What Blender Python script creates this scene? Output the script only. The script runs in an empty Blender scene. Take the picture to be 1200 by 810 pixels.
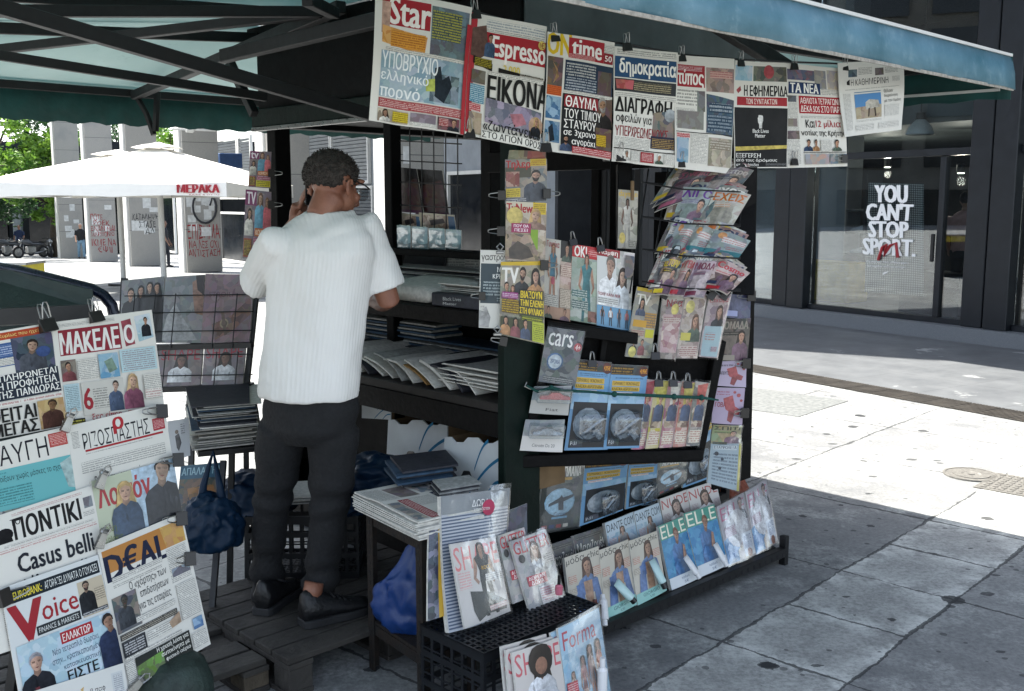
import bpy, bmesh, math, random
from mathutils import Vector as V, Matrix, noise as mnoise
sc = bpy.context.scene
COL = sc.collection
# ------------------------------------------------------------------ camera, light, exposure
FOC, PIT, CAMH = 1193.0, math.radians(8.03), 1.7
cam = bpy.data.objects.new('camera', bpy.data.cameras.new('camera')); COL.objects.link(cam)
cam.location = (0, 0, CAMH); cam.rotation_euler = (math.radians(90) - PIT, 0, 0)
cam.data.sensor_width = 36; cam.data.lens = FOC / 1200 * 36; cam.data.clip_start = .05; cam.data.clip_end = 600
sc.camera = cam
SUN_EL = math.radians(57); SUN_H = V((-.88, .474, 0)).normalized()
w = bpy.data.worlds.new('World'); sc.world = w; w.use_nodes = True
sky = w.node_tree.nodes.new('ShaderNodeTexSky'); sky.sky_type = 'NISHITA'; sky.sun_disc = False
sky.sun_elevation = SUN_EL; sky.sun_rotation = math.atan2(SUN_H.x, SUN_H.y); sky.dust_density = 1.5
bg = w.node_tree.nodes['Background']; bg.inputs['Strength'].default_value = .14
hs_ = w.node_tree.nodes.new('ShaderNodeHueSaturation'); hs_.inputs['Saturation'].default_value = .6
w.node_tree.links.new(sky.outputs[0], hs_.inputs['Color']); w.node_tree.links.new(hs_.outputs[0], bg.inputs[0])
sun = bpy.data.objects.new('sun', bpy.data.lights.new('sun', 'SUN')); COL.objects.link(sun)
sun.data.energy = 4.8; sun.data.angle = math.radians(.55); sun.data.color = (1, .95, .87)
sun.rotation_euler = V((-SUN_H.x*math.cos(SUN_EL), -SUN_H.y*math.cos(SUN_EL), -math.sin(SUN_EL))).to_track_quat('-Z', 'Y').to_euler()
sc.view_settings.view_transform = 'Standard'; sc.view_settings.look = 'None'; sc.view_settings.gamma = 1
sc.view_settings.exposure = 1.9; sc.view_settings.use_curve_mapping = False
try:
    sc.cycles.use_denoising = True; sc.cycles.max_bounces = 8; sc.cycles.transparent_max_bounces = 12
    sc.cycles.caustics_reflective = False; sc.cycles.caustics_refractive = False
except Exception: pass
rnd = random.Random(7)
# ------------------------------------------------------------------ measuring helpers
def ray(x, y):
    u = (x - 600) / FOC; v = (405 - y) / FOC
    return V((u, math.cos(PIT) + v*math.sin(PIT), -math.sin(PIT) + v*math.cos(PIT)))
CP = V((0, 0, CAMH))
def at(x, y, Y): r = ray(x, y); return CP + r * (Y / r.y)
def onz(x, y, z=0): r = ray(x, y); return CP + r * ((z - CAMH) / r.z)
def hit(x, y, P, N): r = ray(x, y); return CP + r * ((P - CP).dot(N) / r.dot(N))
def px_of(p):
    d = V(p) - CP; f = d.y*math.cos(PIT) - d.z*math.sin(PIT); u = d.y*math.sin(PIT) + d.z*math.cos(PIT); return (600 + FOC*d.x/f, 405 - FOC*u/f)
C0 = V((.02, 4.0, 0)); EL = V((-.695, .719, 0)).normalized(); ER = V((.719, .695, 0)).normalized(); UP = V((0, 0, 1))
def K(a, b, z): return C0 + EL*a + ER*b + UP*z          # kiosk frame: a along the front, b into the depth
# ------------------------------------------------------------------ materials
def lin(h):
    if not isinstance(h, str): return tuple(h)
    h = h.lstrip('#'); h = ''.join(x*2 for x in h) if len(h) == 3 else h; c = [int(h[i:i+2], 16)/255 for i in (0, 2, 4)]
    return tuple(x/12.92 if x <= .04045 else ((x+.055)/1.055)**2.4 for x in c)
class NT:
    def __init__(s, name):
        s.m = bpy.data.materials.new(name); s.m.use_nodes = True; s.t = s.m.node_tree; s.n = s.t.nodes; s.l = s.t.links
        s.b = s.n['Principled BSDF']; s.out = s.n['Material Output']
    def new(s, typ, **kw):
        n = s.n.new(typ)
        for k, v in kw.items(): setattr(n, k, v)
        return n
    def con(s, a, b): s.l.new(a, b)
    def val(s, sock, v):
        if hasattr(v, 'links') or hasattr(v, 'is_linked'): s.l.new(v, sock)
        else: sock.default_value = v
    def math(s, op, a, b=0.0, c=None, clamp=False):
        n = s.new('ShaderNodeMath', operation=op); n.use_clamp = clamp
        s.val(n.inputs[0], a); s.val(n.inputs[1], b)
        if c is not None: s.val(n.inputs[2], c)
        return n.outputs[0]
    def mix(s, f, a, b, blend='MIX'):
        n = s.new('ShaderNodeMix', data_type='RGBA', blend_type=blend)
        s.val(n.inputs[0], f)
        for k, v in ((6, a), (7, b)):
            if isinstance(v, (tuple, list)): v = tuple(v)[:3] + (1,)
            s.val(n.inputs[k], v)
        return n.outputs[2]
    def noise(s, scale, detail=3, vec=None, rough=.55, dim=None):
        n = s.new('ShaderNodeTexNoise'); n.inputs['Scale'].default_value = scale; n.inputs['Detail'].default_value = detail
        n.inputs['Roughness'].default_value = rough
        if vec is not None: s.con(vec, n.inputs['Vector'])
        return n.outputs[0]
    def ramp(s, f, stops):
        n = s.new('ShaderNodeValToRGB'); s.con(f, n.inputs[0]); e = n.color_ramp.elements
        while len(e) < len(stops): e.new(.5)
        for q, (p, c) in zip(e, stops): q.position = p; q.color = (c, c, c, 1) if not isinstance(c, (tuple, list)) else tuple(c)[:3]+(1,)
        return n.outputs[0]
    def obj(s): return s.new('ShaderNodeTexCoord').outputs['Object']
    def bump(s, h, strength=.3, dist=.01):
        n = s.new('ShaderNodeBump'); n.inputs['Strength'].default_value = strength; n.inputs['Distance'].default_value = dist
        s.con(h, n.inputs['Height']); s.con(n.outputs[0], s.b.inputs['Normal'])
def surf(name, col, rough=.6, metal=0, var=.25, scale=8, spec=.5, bump=0, col2=None, bscale=None, trans=0, detail=4):
    t = NT(name); c = lin(col); o = t.obj(); nz = t.noise(scale, detail, o)
    d = lin(col2) if col2 else tuple(x*(1-var) for x in c)
    f = t.ramp(nz, [(.35, 0), (.65, 1)])
    t.con(t.mix(f, d, c), t.b.inputs['Base Color'])
    t.b.inputs['Roughness'].default_value = rough; t.b.inputs['Metallic'].default_value = metal
    t.b.inputs['Specular IOR Level'].default_value = spec
    r2 = t.noise(scale*3, 2, o); t.con(t.math('MULTIPLY_ADD', r2, .25, rough-.12, True), t.b.inputs['Roughness'])
    if bump: t.bump(t.noise(bscale or scale*4, 4, o), bump, .02)
    if trans: t.b.inputs['Transmission Weight'].default_value = trans
    return t.m
M = {}
M['black_metal'] = surf('black_metal', '#1b1c1e', .45, .2, .4, 30)
M['steel'] = surf('steel', '#9a9a98', .3, .9, .2, 20)
M['wire'] = surf('wire', '#17181b', .4, .3, .3, 30)
M['clip'] = surf('clip_enamel', '#24211f', .35, .1, .2, 40)
M['kiosk_dark'] = surf('kiosk_dark_paint', '#060708', .65, 0, .35, 7, bump=.1, spec=.12)
M['kiosk_green'] = surf('kiosk_green_paint', '#061712', .55, 0, .4, 9, bump=.12, spec=.16)
M['panel_black'] = surf('black_board', '#0a0909', .6, 0, .35, 14, bump=.15, spec=.14)
M['beam'] = surf('awning_beam', '#101214', .55, .1, .35, 12)
M['crate'] = surf('crate_plastic', '#15181d', .4, 0, .3, 20)
M['blue_bag'] = surf('blue_plastic_bag', '#0f336c', .45, 0, .15, 4, bump=.25, bscale=14)
M['dark_blue_bag'] = surf('dark_blue_bag', '#09233a', .5, 0, .15, 4, bump=.2, bscale=14, spec=.25)
M['pallet'] = surf('pallet_wood', '#3a3733', .85, 0, .5, 6, bump=.35, bscale=40, col2='#211f1d')
M['pallet_raw'] = surf('pallet_block_wood', '#5a5042', .85, 0, .4, 10, bump=.35, bscale=40)
M['rust'] = surf('rusty_angle_iron', '#1d1c1b', .7, .3, .5, 25, bump=.2, col2='#2a211b')
M['brown_shelf'] = surf('brown_shelf_edge', '#15100d', .65, 0, .4, 8)
M['paper_edge'] = surf('paper_edges', '#cfcdc6', .9, 0, .25, 60)
M['carton'] = surf('white_carton', '#c9ced0', .8, 0, .15, 6)
M['carton_brown'] = surf('brown_carton', '#7d664a', .9, 0, .3, 10)
M['shop_frame'] = surf('shop_frame_paint', '#1b2026', .4, .3, .25, 5)
M['granite'] = surf('granite_plinth', '#6a6f73', .6, 0, .35, 160, bump=.05)
M['rubber'] = surf('rubber', '#141416', .75, 0, .3, 30)
M['umbrella'] = surf('umbrella_canvas', '#e2e0da', .85, 0, .06, 3, bump=.1)
M['white_metal'] = surf('white_metal', '#cfcfcb', .45, 0, .1, 6)
M['rope'] = surf('green_rope', '#0f4d45', .8, 0, .4, 120, bump=.5, bscale=300)
M['board_green'] = surf('dark_green_board', '#20302c', .6, 0, .35, 9, bump=.15)
M['blue_tube'] = surf('blue_black_tube', '#12192c', .25, .2, .2, 9)
M['terracotta'] = surf('terracotta', '#8a4a35', .8, 0, .3, 14)
M['tube_mint'] = surf('mint_tube', '#bcd8d6', .3, 0, .05, 8)
M['tube_white'] = surf('white_tube', '#dcdcdc', .3, 0, .05, 8)
M['cap_black'] = surf('black_cap', '#18181a', .3, 0, .1, 8)
M['cap_brown'] = surf('brown_bottle', '#6d4238', .25, 0, .2, 8)
M['pink_bottle'] = surf('pink_bottle', '#c56f80', .25, 0, .2, 8)
M['toy'] = surf('toy_metal', '#7a838c', .25, .6, .4, 40)
M['toy_dark'] = surf('toy_dark', '#2a2e33', .35, .2, .4, 40)
M['toy_red'] = surf('toy_red', '#a23a40', .25, .2, .3, 40)
def mk_print(name, rough, spec, kind):
    t = NT(name); a = t.new('ShaderNodeAttribute', attribute_name='ink').outputs['Color']
    uv = t.new('ShaderNodeUVMap').outputs[0]
    if kind == 'flat':
        nz = t.noise(7, 3, uv); c = t.mix(t.math('MULTIPLY', nz, .10), a, (.35, .34, .31))
    elif kind == 'micro':       # lines of body copy
        s = t.new('ShaderNodeSeparateXYZ'); t.con(uv, s.inputs[0])
        row = t.math('FLOOR', s.outputs[1]); fr = t.math('FRACT', s.outputs[1])
        line = t.math('LESS_THAN', fr, .58)
        cx = t.new('ShaderNodeCombineXYZ'); t.con(t.math('MULTIPLY', s.outputs[0], 2.2), cx.inputs[0]); t.con(t.math('MULTIPLY', row, 7.3), cx.inputs[1])
        wd = t.noise(1.0, 1, cx.outputs[0]); word = t.math('GREATER_THAN', wd, .40)
        cx2 = t.new('ShaderNodeCombineXYZ'); t.con(t.math('MULTIPLY', s.outputs[0], 9), cx2.inputs[0]); t.con(t.math('MULTIPLY', s.outputs[1], 3.1), cx2.inputs[1])
        ch = t.ramp(t.noise(1.0, 0, cx2.outputs[0]), [(.4, .35), (.55, 1)])
        f = t.math('MULTIPLY', t.math('MULTIPLY', line, word), ch)
        pa = t.new('ShaderNodeAttribute', attribute_name='paper').outputs['Color']
        c = t.mix(t.math('MULTIPLY', f, .68), pa, a)
    else:                       # an indistinct printed picture
        pa = t.new('ShaderNodeAttribute', attribute_name='paper').outputs['Color']
        n1 = t.new('ShaderNodeTexNoise'); n1.inputs['Scale'].default_value = 30; n1.inputs['Detail'].default_value = 3; t.con(uv, n1.inputs['Vector'])
        vm = t.new('ShaderNodeVectorMath', operation='MULTIPLY_ADD'); t.con(n1.outputs['Color'], vm.inputs[0]); vm.inputs[1].default_value = (.035, .035, .035); t.con(uv, vm.inputs[2])
        v = t.new('ShaderNodeTexVoronoi'); v.inputs['Scale'].default_value = 38; t.con(vm.outputs[0], v.inputs['Vector'])
        sp = t.new('ShaderNodeSeparateColor'); t.con(v.outputs['Color'], sp.inputs[0])
        f = t.math('MULTIPLY_ADD', t.noise(110, 4, uv, .7), .7, t.math('MULTIPLY_ADD', sp.outputs[0], .9, -.42), True)
        hs = t.new('ShaderNodeHueSaturation'); hs.inputs['Saturation'].default_value = .35; t.con(v.outputs['Color'], hs.inputs['Color'])
        c = t.mix(f, a, pa); c = t.mix(.10, c, hs.outputs[0])
    h2 = t.new('ShaderNodeHueSaturation'); h2.inputs['Saturation'].default_value = 1.0; gm = t.new('ShaderNodeGamma'); gm.inputs[1].default_value = 1.10 if spec < .4 else 1.32; t.con(c, gm.inputs[0]); t.con(gm.outputs[0], h2.inputs['Color'])
    t.con(h2.outputs[0], t.b.inputs['Base Color']); t.b.inputs['Roughness'].default_value = rough; t.b.inputs['Specular IOR Level'].default_value = spec
    return t.m
def soft_print(name, rough, spec):
    t = NT(name); a = t.new('ShaderNodeAttribute', attribute_name='ink').outputs['Color']; uv = t.new('ShaderNodeUVMap').outputs[0]
    h = t.new('ShaderNodeHueSaturation'); h.inputs['Saturation'].default_value = .85; t.con(a, h.inputs['Color'])
    t.con(t.math('MULTIPLY_ADD', t.math('ADD', t.noise(70, 4, uv), t.noise(18, 2, uv)), 1.1, -.28), h.inputs['Value'])
    t.con(h.outputs[0], t.b.inputs['Base Color']); t.b.inputs['Roughness'].default_value = rough; t.b.inputs['Specular IOR Level'].default_value = spec; return t.m
PRN = [mk_print('newsprint', .9, .2, 'flat'), mk_print('newsprint_copy', .9, .2, 'micro'), mk_print('newsprint_picture', .9, .2, 'photo'), M['paper_edge'], soft_print('newsprint_photo', .9, .2)]
PRG = [mk_print('gloss_print', .33, .5, 'flat'), mk_print('gloss_copy', .33, .5, 'micro'), mk_print('gloss_picture', .33, .5, 'photo'), M['paper_edge'], soft_print('gloss_photo', .33, .5)]
def film(name, rough, amt, tint=(.9, .93, .95), bscale=26, bst=.6):
    t = NT(name); g = t.new('ShaderNodeBsdfGlossy'); g.inputs['Roughness'].default_value = rough; g.inputs['Color'].default_value = (1, 1, 1, 1)
    tr = t.new('ShaderNodeBsdfTransparent'); tr.inputs['Color'].default_value = tint + (1,)
    b = t.new('ShaderNodeBump'); b.inputs['Strength'].default_value = bst; b.inputs['Distance'].default_value = .01
    t.con(t.noise(bscale, 4, t.obj()), b.inputs['Height']); t.con(b.outputs[0], g.inputs['Normal'])
    fr = t.new('ShaderNodeFresnel'); fr.inputs['IOR'].default_value = 1.45; t.con(b.outputs[0], fr.inputs['Normal'])
    mx = t.new('ShaderNodeMixShader'); t.con(t.math('MULTIPLY_ADD', fr.outputs[0], .24 if name != 'shop_glass' else .9, amt, True), mx.inputs[0])
    t.con(tr.outputs[0], mx.inputs[1]); t.con(g.outputs[0], mx.inputs[2]); t.con(mx.outputs[0], t.out.inputs['Surface'])
    return t.m
M['film'] = film('clear_wrap', .22, .0, (.95, .96, .97), 16, .35)
M['blister'] = film('clear_blister', .06, .08, (.86, .9, .93), 9, .25)
M['glass'] = film('shop_glass', .0, .065, (.80, .86, .88), 1.2, .02)
# ------------------------------------------------------------------ mesh helpers
def tag(o, label=None, cat=None, group=None, kind=None):
    if label: o['label'] = label
    if cat: o['category'] = cat
    if group: o['group'] = group
    if kind: o['kind'] = kind
    return o
def empty(name, loc, label, cat, group=None):
    o = bpy.data.objects.new(name, None); COL.objects.link(o); o.location = loc; o.empty_display_size = .05
    return tag(o, label, cat, group)
class MB:
    """collects shapes (world coordinates) and links them as ONE mesh"""
    def __init__(s): s.bm = bmesh.new()
    def hexa(s, p):          # 8 points: bottom 4 then top 4
        v = [s.bm.verts.new(q) for q in p]
        for f in ((3,2,1,0),(4,5,6,7),(0,1,5,4),(1,2,6,5),(2,3,7,6),(3,0,4,7)): s.bm.faces.new([v[i] for i in f])
        return s
    def box(s, o, ax, ay, az):
        """corner o and three edge vectors"""
        o, ax, ay, az = V(o), V(ax), V(ay), V(az)
        if ax.cross(ay).dot(az) < 0: ax, ay = ay, ax
        return s.hexa([o, o+ax, o+ax+ay, o+ay, o+az, o+ax+az, o+ax+ay+az, o+ay+az])
    def kb(s, a0, a1, b0, b1, z0, z1): return s.box(K(a0, b0, z0), EL*(a1-a0), ER*(b1-b0), UP*(z1-z0))
    def cb(s, c, x, y, z, ux=(1,0,0), uy=(0,1,0), uz=(0,0,1)):
        ux, uy, uz = V(ux), V(uy), V(uz); return s.box(V(c)-ux*x/2-uy*y/2-uz*z/2, ux*x, uy*y, uz*z)
    def bar(s, a, b, wd, ht=None, up=(0,0,1)):
        a, b = V(a), V(b); d = (b-a); d0 = d.normalized(); up = V(up)
        if abs(d0.dot(up)) > .98: up = V((0,1,0))
        sx = d0.cross(up).normalized(); sy = sx.cross(d0).normalized(); ht = ht or wd
        return s.box(a-sx*wd/2-sy*ht/2, sx*wd, d, sy*ht)
    def tube(s, pts, r, n=8, caps=True, flat=1):
        pts = [V(p) for p in pts]; rs = r if isinstance(r, (list, tuple)) else [r]*len(pts); rings = []
        t0 = (pts[1]-pts[0]).normalized(); x = t0.orthogonal().normalized()
        for i, p in enumerate(pts):
            t = (pts[min(i+1, len(pts)-1)] - pts[max(i-1, 0)]).normalized()
            x = (x - t*x.dot(t)).normalized(); y = t.cross(x)
            rings.append([s.bm.verts.new(p + (x*math.cos(2*math.pi*k/n) + y*math.sin(2*math.pi*k/n)*flat)*rs[i]) for k in range(n)])
        for a, b in zip(rings, rings[1:]):
            for k in range(n): s.bm.faces.new([a[k], a[(k+1)%n], b[(k+1)%n], b[k]])
        if caps: s.bm.faces.new(rings[0][::-1]); s.bm.faces.new(rings[-1])
        return s
    def rings(s, R, close=True, caps=True):
        vs = [[s.bm.verts.new(p) for p in r] for r in R]; n = len(vs[0])
        for a, b in zip(vs, vs[1:]):
            for k in range(n if close else n-1): s.bm.faces.new([a[k], a[(k+1)%n], b[(k+1)%n], b[k]])
        if caps: s.bm.faces.new(vs[0][::-1]); s.bm.faces.new(vs[-1])
        return s
    def lathe(s, o, prof, n=16, ux=(1,0,0), uy=(0,1,0), uz=(0,0,1)):
        o, ux, uy, uz = V(o), V(ux), V(uy), V(uz)
        return s.rings([[o + (ux*math.cos(2*math.pi*k/n)+uy*math.sin(2*math.pi*k/n))*max(r, 1e-4) + uz*z for k in range(n)] for r, z in prof])
    def prism(s, poly, d):
        d = V(d); a = [s.bm.verts.new(V(p)) for p in poly]; b = [s.bm.verts.new(V(p)+d) for p in poly]; n = len(a)
        s.bm.faces.new(a[::-1]); s.bm.faces.new(b)
        for i in range(n): s.bm.faces.new([a[i], a[(i+1)%n], b[(i+1)%n], b[i]])
        return s
    def poly(s, pts): s.bm.faces.new([s.bm.verts.new(V(p)) for p in pts]); return s
    def ball(s, c, rx, ry=None, rz=None, sub=2, rot=None):
        mt = Matrix.Translation(V(c)) @ (rot or Matrix.Identity(4)) @ Matrix.Diagonal((rx, ry or rx, rz or rx, 1))
        bmesh.ops.create_icosphere(s.bm, subdivisions=sub, radius=1, matrix=mt); return s
    def build(s, name, mat, parent=None, bevel=0, smooth=False, loc=None, jit=0):
        bm = s.bm
        bmesh.ops.recalc_face_normals(bm, faces=bm.faces)
        if bevel: bmesh.ops.bevel(bm, geom=list(bm.edges), offset=bevel, segments=1, affect='EDGES', clamp_overlap=True)
        if jit:
            for v in bm.verts: v.co += mnoise.noise_vector(v.co*9)*jit
        root = V((0,0,0))
        q = parent
        while q is not None: root += q.location; q = q.parent
        if parent is None:
            if loc is None:
                xs = [v.co for v in bm.verts]
                loc = V(((min(c.x for c in xs)+max(c.x for c in xs))/2, (min(c.y for c in xs)+max(c.y for c in xs))/2, min(c.z for c in xs)))
            root = V(loc)
        for v in bm.verts: v.co -= root
        me = bpy.data.meshes.new(name); bm.to_mesh(me); bm.free()
        for m in (mat if isinstance(mat, (list, tuple)) else [mat]): me.materials.append(m)
        if smooth:
            for f in me.polygons: f.use_smooth = True
        o = bpy.data.objects.new(name, me); COL.objects.link(o); o.parent = parent
        if parent is None: o.location = root
        return o
def kids(o): return [c for c in bpy.data.objects if c.parent == o]
def copy_tree(o, parent=None):
    c = o.copy(); COL.objects.link(c); c.parent = parent
    for ch in list(o.children): copy_tree(ch, c)
    return c
def remesh(o, voxel, smooth=6, fac=.5):
    """one continuous surface from overlapping solids"""
    a = o.modifiers.new('r', 'REMESH'); a.mode = 'VOXEL'; a.voxel_size = voxel
    b = o.modifiers.new('s', 'SMOOTH'); b.iterations = smooth; b.factor = fac
    bpy.context.view_layer.update()
    me = bpy.data.meshes.new_from_object(o.evaluated_get(bpy.context.evaluated_depsgraph_get()))
    mats = list(o.data.materials); o.modifiers.clear(); o.data = me; me.materials.clear()
    for m in mats: me.materials.append(m)
    for f in me.polygons: f.use_smooth = True; f.material_index = 0
    return o
# ------------------------------------------------------------------ printed covers
_gc = {}
def _mesh(s):
    c = bpy.data.curves.new('t', 'FONT'); c.body = s; c.resolution_u = 2; c.fill_mode = 'FRONT'
    o = bpy.data.objects.new('t', c); COL.objects.link(o); bpy.context.view_layer.update()
    e = o.evaluated_get(bpy.context.evaluated_depsgraph_get()); me = e.to_mesh()
    r = [(v.co.x, v.co.y) for v in me.vertices], [tuple(p.vertices) for p in me.polygons]
    e.to_mesh_clear(); bpy.data.objects.remove(o); bpy.data.curves.remove(c); return r
_cc = {}
def _char(ch):
    """outline of one letter and its advance width"""
    if ch not in _cc:
        src = {'Κ': 'K', 'κ': 'K', 'Φ': 'Ο', 'φ': 'ο', 'π': 'ο', 'ψ': 'υ'}.get(ch, ch)
        if src != ch:          # letters whose outlines do not fill cleanly are put together from simpler ones
            (v, f), adv = _char(src); v = list(v); f = list(f); xs = [p for p, q in v]; ys = [q for p, q in v]; x0, x1, y0, y1 = min(xs), max(xs), min(ys), max(ys); w_ = (x1-x0)
            if ch == 'κ': v = [(p*.8, q*.76) for p, q in v]; adv *= .8
            rects = {'Φ': [(x0+w_*.42, x0+w_*.58, y0, y1)], 'φ': [(x0+w_*.41, x0+w_*.59, y0-.22, y1+.06)], 'ψ': [(x0+w_*.41, x0+w_*.59, y0-.22, y1+.06)], 'π': [(x0-.03, x1+.03, y1-.10, y1), (x0+w_*.1, x0+w_*.27, y0, y1-.10), (x0+w_*.73, x0+w_*.9, y0, y1-.10)]}.get(ch, [])
            if ch == 'Φ': v = [(p, y0+(y1-y0)*.5+(q-(y0+y1)/2)*.74) for p, q in v]
            if ch == 'π': v, f = [], []
            for a0, a1, c0, c1 in rects: n = len(v); v += [(a0, c0), (a1, c0), (a1, c1), (a0, c1)]; f.append((n, n+1, n+2, n+3))
            _cc[ch] = ((v, f), adv); return _cc[ch]
        adv = max(x for x, y in _mesh(ch + '|')[0]) - (max(x for x, y in _mesh('|')[0]))
        _cc[ch] = (_mesh(ch) if ch.strip() else ([], []), adv)
    return _cc[ch]
def glyphs(s, bold=0):
    if s in _gc: return _gc[s]
    vs, fs, x = [], [], 0
    for ch in s:
        (v, f), adv = _char(ch); n = len(vs); vs += [(p+x, q) for p, q in v]; fs += [tuple(i+n for i in g) for g in f]; x += adv
    if not vs: return [], []
    x0 = min(v[0] for v in vs); x1 = max(v[0] for v in vs); y0 = min(v[1] for v in vs); y1 = max(v[1] for v in vs)
    _gc[s] = ([((p-x0)/max(x1-x0, 1e-6), 1-(q-y0)/max(y1-y0, 1e-6)) for p, q in vs], fs); return _gc[s]
def boldset(txt, b):
    n = max(1, len(txt)); w_ = .055/n*{3: 1.6, 4: 2.8}.get(b, 1)          # stroke weight as small shifts of the same glyphs
    if b <= 1: return [(0, 0)]
    if b == 2: return [(-w_*.5, 0), (w_*.5, 0)]
    return [(-w_*.7, -.012), (w_*.7, -.012), (-w_*.7, .014), (w_*.7, .014), (0, 0)]
class Art:
    """a printed page laid out in percent of its width (x) and height (y, downwards)"""
    def __init__(s, base='#dad7cf', asp=.72): s.it = []; s.base = base; s.asp = asp
    def r(s, x0, y0, x1, y1, c): s.it.append((0, [(x0,y0),(x1,y0),(x1,y1),(x0,y1)], c, None, 0)); return s
    def m(s, x0, y0, x1, y1, c='#2a2a2a', pitch=4.5, paper=None): s.it.append((1, [(x0,y0),(x1,y0),(x1,y1),(x0,y1)], c, paper or s.base, pitch)); return s
    def p(s, x0, y0, x1, y1, c, c2='#2a2c30'): s.it.append((2, [(x0,y0),(x1,y0),(x1,y1),(x0,y1)], c, c2, 0)); return s
    def g(s, pts, c): return s.sh(pts, c, 1.12, .82, .6) if len(pts) > 4 else s.sh(pts, c, 1.05, .92, .9)
    def gp(s, pts, c, c2): s.it.append((2, list(pts), c, c2, 0)); return s
    def e(s, cx, cy, rx, c, ry=None, n=14):
        ry = ry or rx*s.asp
        return s.g([(cx+rx*math.cos(6.2832*k/n), cy+ry*math.sin(6.2832*k/n)) for k in range(n)], c)
    def t(s, txt, x0, y0, x1, y1, c='#161616', b=1, sl=0): s.it.append(('t', txt, (x0,y0,x1,y1), c, b, sl)); return s
    def bust(s, x0, y0, x1, y1, hair='#2a1c14', skin='#c08a68', top='#23262c', long=0, beard=0, bg=0):
        w, h = x1-x0, y1-y0; cx = (x0+x1)/2 + .03*w; rx = .19*w; ry = min(.25*h, rx*s.asp*1.4); rx = min(rx, ry/s.asp/1.2); cy = y0+ry*1.3; q = random.Random(int(x0*7+y0*13+x1*3)+len(s.it)); ta = q.uniform(-.22, .22); ct, st = math.cos(ta), math.sin(ta); fx = 0
        if top == '#23262c': top = q.choice(['#23262c','#3a4a66','#7d3a40','#8c8a86','#4a5a4c','#c9c5bc','#2b3f5c','#6a4a5c','#a8743c'])
        if hair == '#2a1c14': hair = q.choice(['#2a1c14','#4a3220','#171310','#6b4a2c','#3a2a20'])
        sk = q.uniform(.82, 1.12); skin = tuple(min(1, u*sk) for u in lin(skin))
        L = lambda *p: [(cx+rx*(a*ct-(b-1)*st), cy+ry*((b-1)*ct+a*st+1)) for a, b in p]
        s.sh([(x0,y0),(x1,y0),(x1,y1),(x0,y1)], q.choice(['#6f7478','#8a8276','#5a6470','#94908a','#7d6c60']), q.uniform(.6,1.2), q.uniform(.5,1.1), q.uniform(0,1.5)) if bg else None
        if long: s.sh(L((-1.3,-.2),(-1.05,-.85),(-.4,-1.25),(.4,-1.25),(1.1,-.8),(1.3,-.1),(1.45,.8),(1.75,1.9),(1.2,2.5),(-1.1,2.5),(-1.7,1.9),(-1.4,.8)), hair, 1.9, .7)
        s.sh(L((-.5,.3),(.55,.3),(.6,1.5),(.1,1.9),(-.6,1.5)), skin, .75, .45)
        sy = cy+ry*1.75; s.sh([(x0, y1),(x0+.02*w, sy+.1*h),(x0+.12*w, sy),(cx-rx*.7, cy+ry*1.25),(cx-rx*.1, cy+ry*1.75),(cx+rx*.7, cy+ry*1.25),(x1-.12*w, sy),(x1-.02*w, sy+.1*h),(x1, y1)], top, 1.6, .6)
        for k in range(5):
            u = q.uniform(.12, .88); px = x0+w*u; py = q.uniform(sy+ry*.2, y1); s.sh([(px, py-ry*q.uniform(.3,1)),(px+w*.05, py),(px+w*q.uniform(-.03,.08), min(y1, py+ry*q.uniform(.3,1.2))),(px-w*.03, py)], top, q.uniform(.5,2.0), q.uniform(.4,1.2))
        s.sh(L((-1.06,.1),(-1.12,-.3),(-.9,-.85),(-.35,-1.2),(.3,-1.22),(.85,-.9),(1.1,-.35),(1.04,.15)), hair, 1.8, .8)
        s.sh(L((-.88,-.3),(-.6,-.72),(0,-.82),(.6,-.72),(.88,-.3),(.86,.25),(.66,.72),(.3,1.02),(0,1.08),(-.3,1.02),(-.66,.72),(-.86,.25)), skin, 1.3, .62, .15)
        s.sh(L((-.95,-.1),(-.98,-.5),(-.5,-.95),(.4,-1.0),(.95,-.55),(.95,-.1),(.78,-.5),(.1,-.72),(-.55,-.55),(-.8,-.35)), hair, 1.5, .9)
        if beard: s.sh(L((-.86,.2),(-.55,.35),(-.3,.45),(.3,.45),(.55,.35),(.86,.2),(.66,.8),(.28,1.12),(-.28,1.12),(-.66,.8)), hair, 1.6, .8)
        s.sh(L((-.7,-.22),(-.2,-.2),(-.22,.02),(-.62,.02)), skin, .6, .4); s.sh(L((.7,-.22),(.2,-.2),(.22,.02),(.62,.02)), skin, .5, .32)
        s.sh(L((.02,-.1),(.2,.34),(-.06,.4)), skin, .75, .5); s.sh(L((-.3,.6),(0,.54),(.32,.6),(.02,.72)), '#7d3d38', 1.1, .8); return s
    def sh(s, pts, c, k0=1.25, k1=.6, ang=.5):
        """a patch of a printed photograph: tone runs from light to dark across it"""
        xs = [p[0]*math.cos(ang)+p[1]*math.sin(ang) for p in pts]; a, b = min(xs), max(xs); l = lin(c)
        s.it.append(('s', list(pts), [tuple(min(1, q*(k0+(k1-k0)*(x-a)/max(b-a, 1e-6))) for q in l)+(1,) for x in xs])); return s
    def se(s, cx, cy, rx, c, ry=None, n=14, k0=1.25, k1=.6, ang=.5):
        ry = ry or rx*s.asp; return s.sh([(cx+rx*math.cos(6.2832*k/n), cy+ry*math.sin(6.2832*k/n)) for k in range(n)], c, k0, k1, ang)
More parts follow.
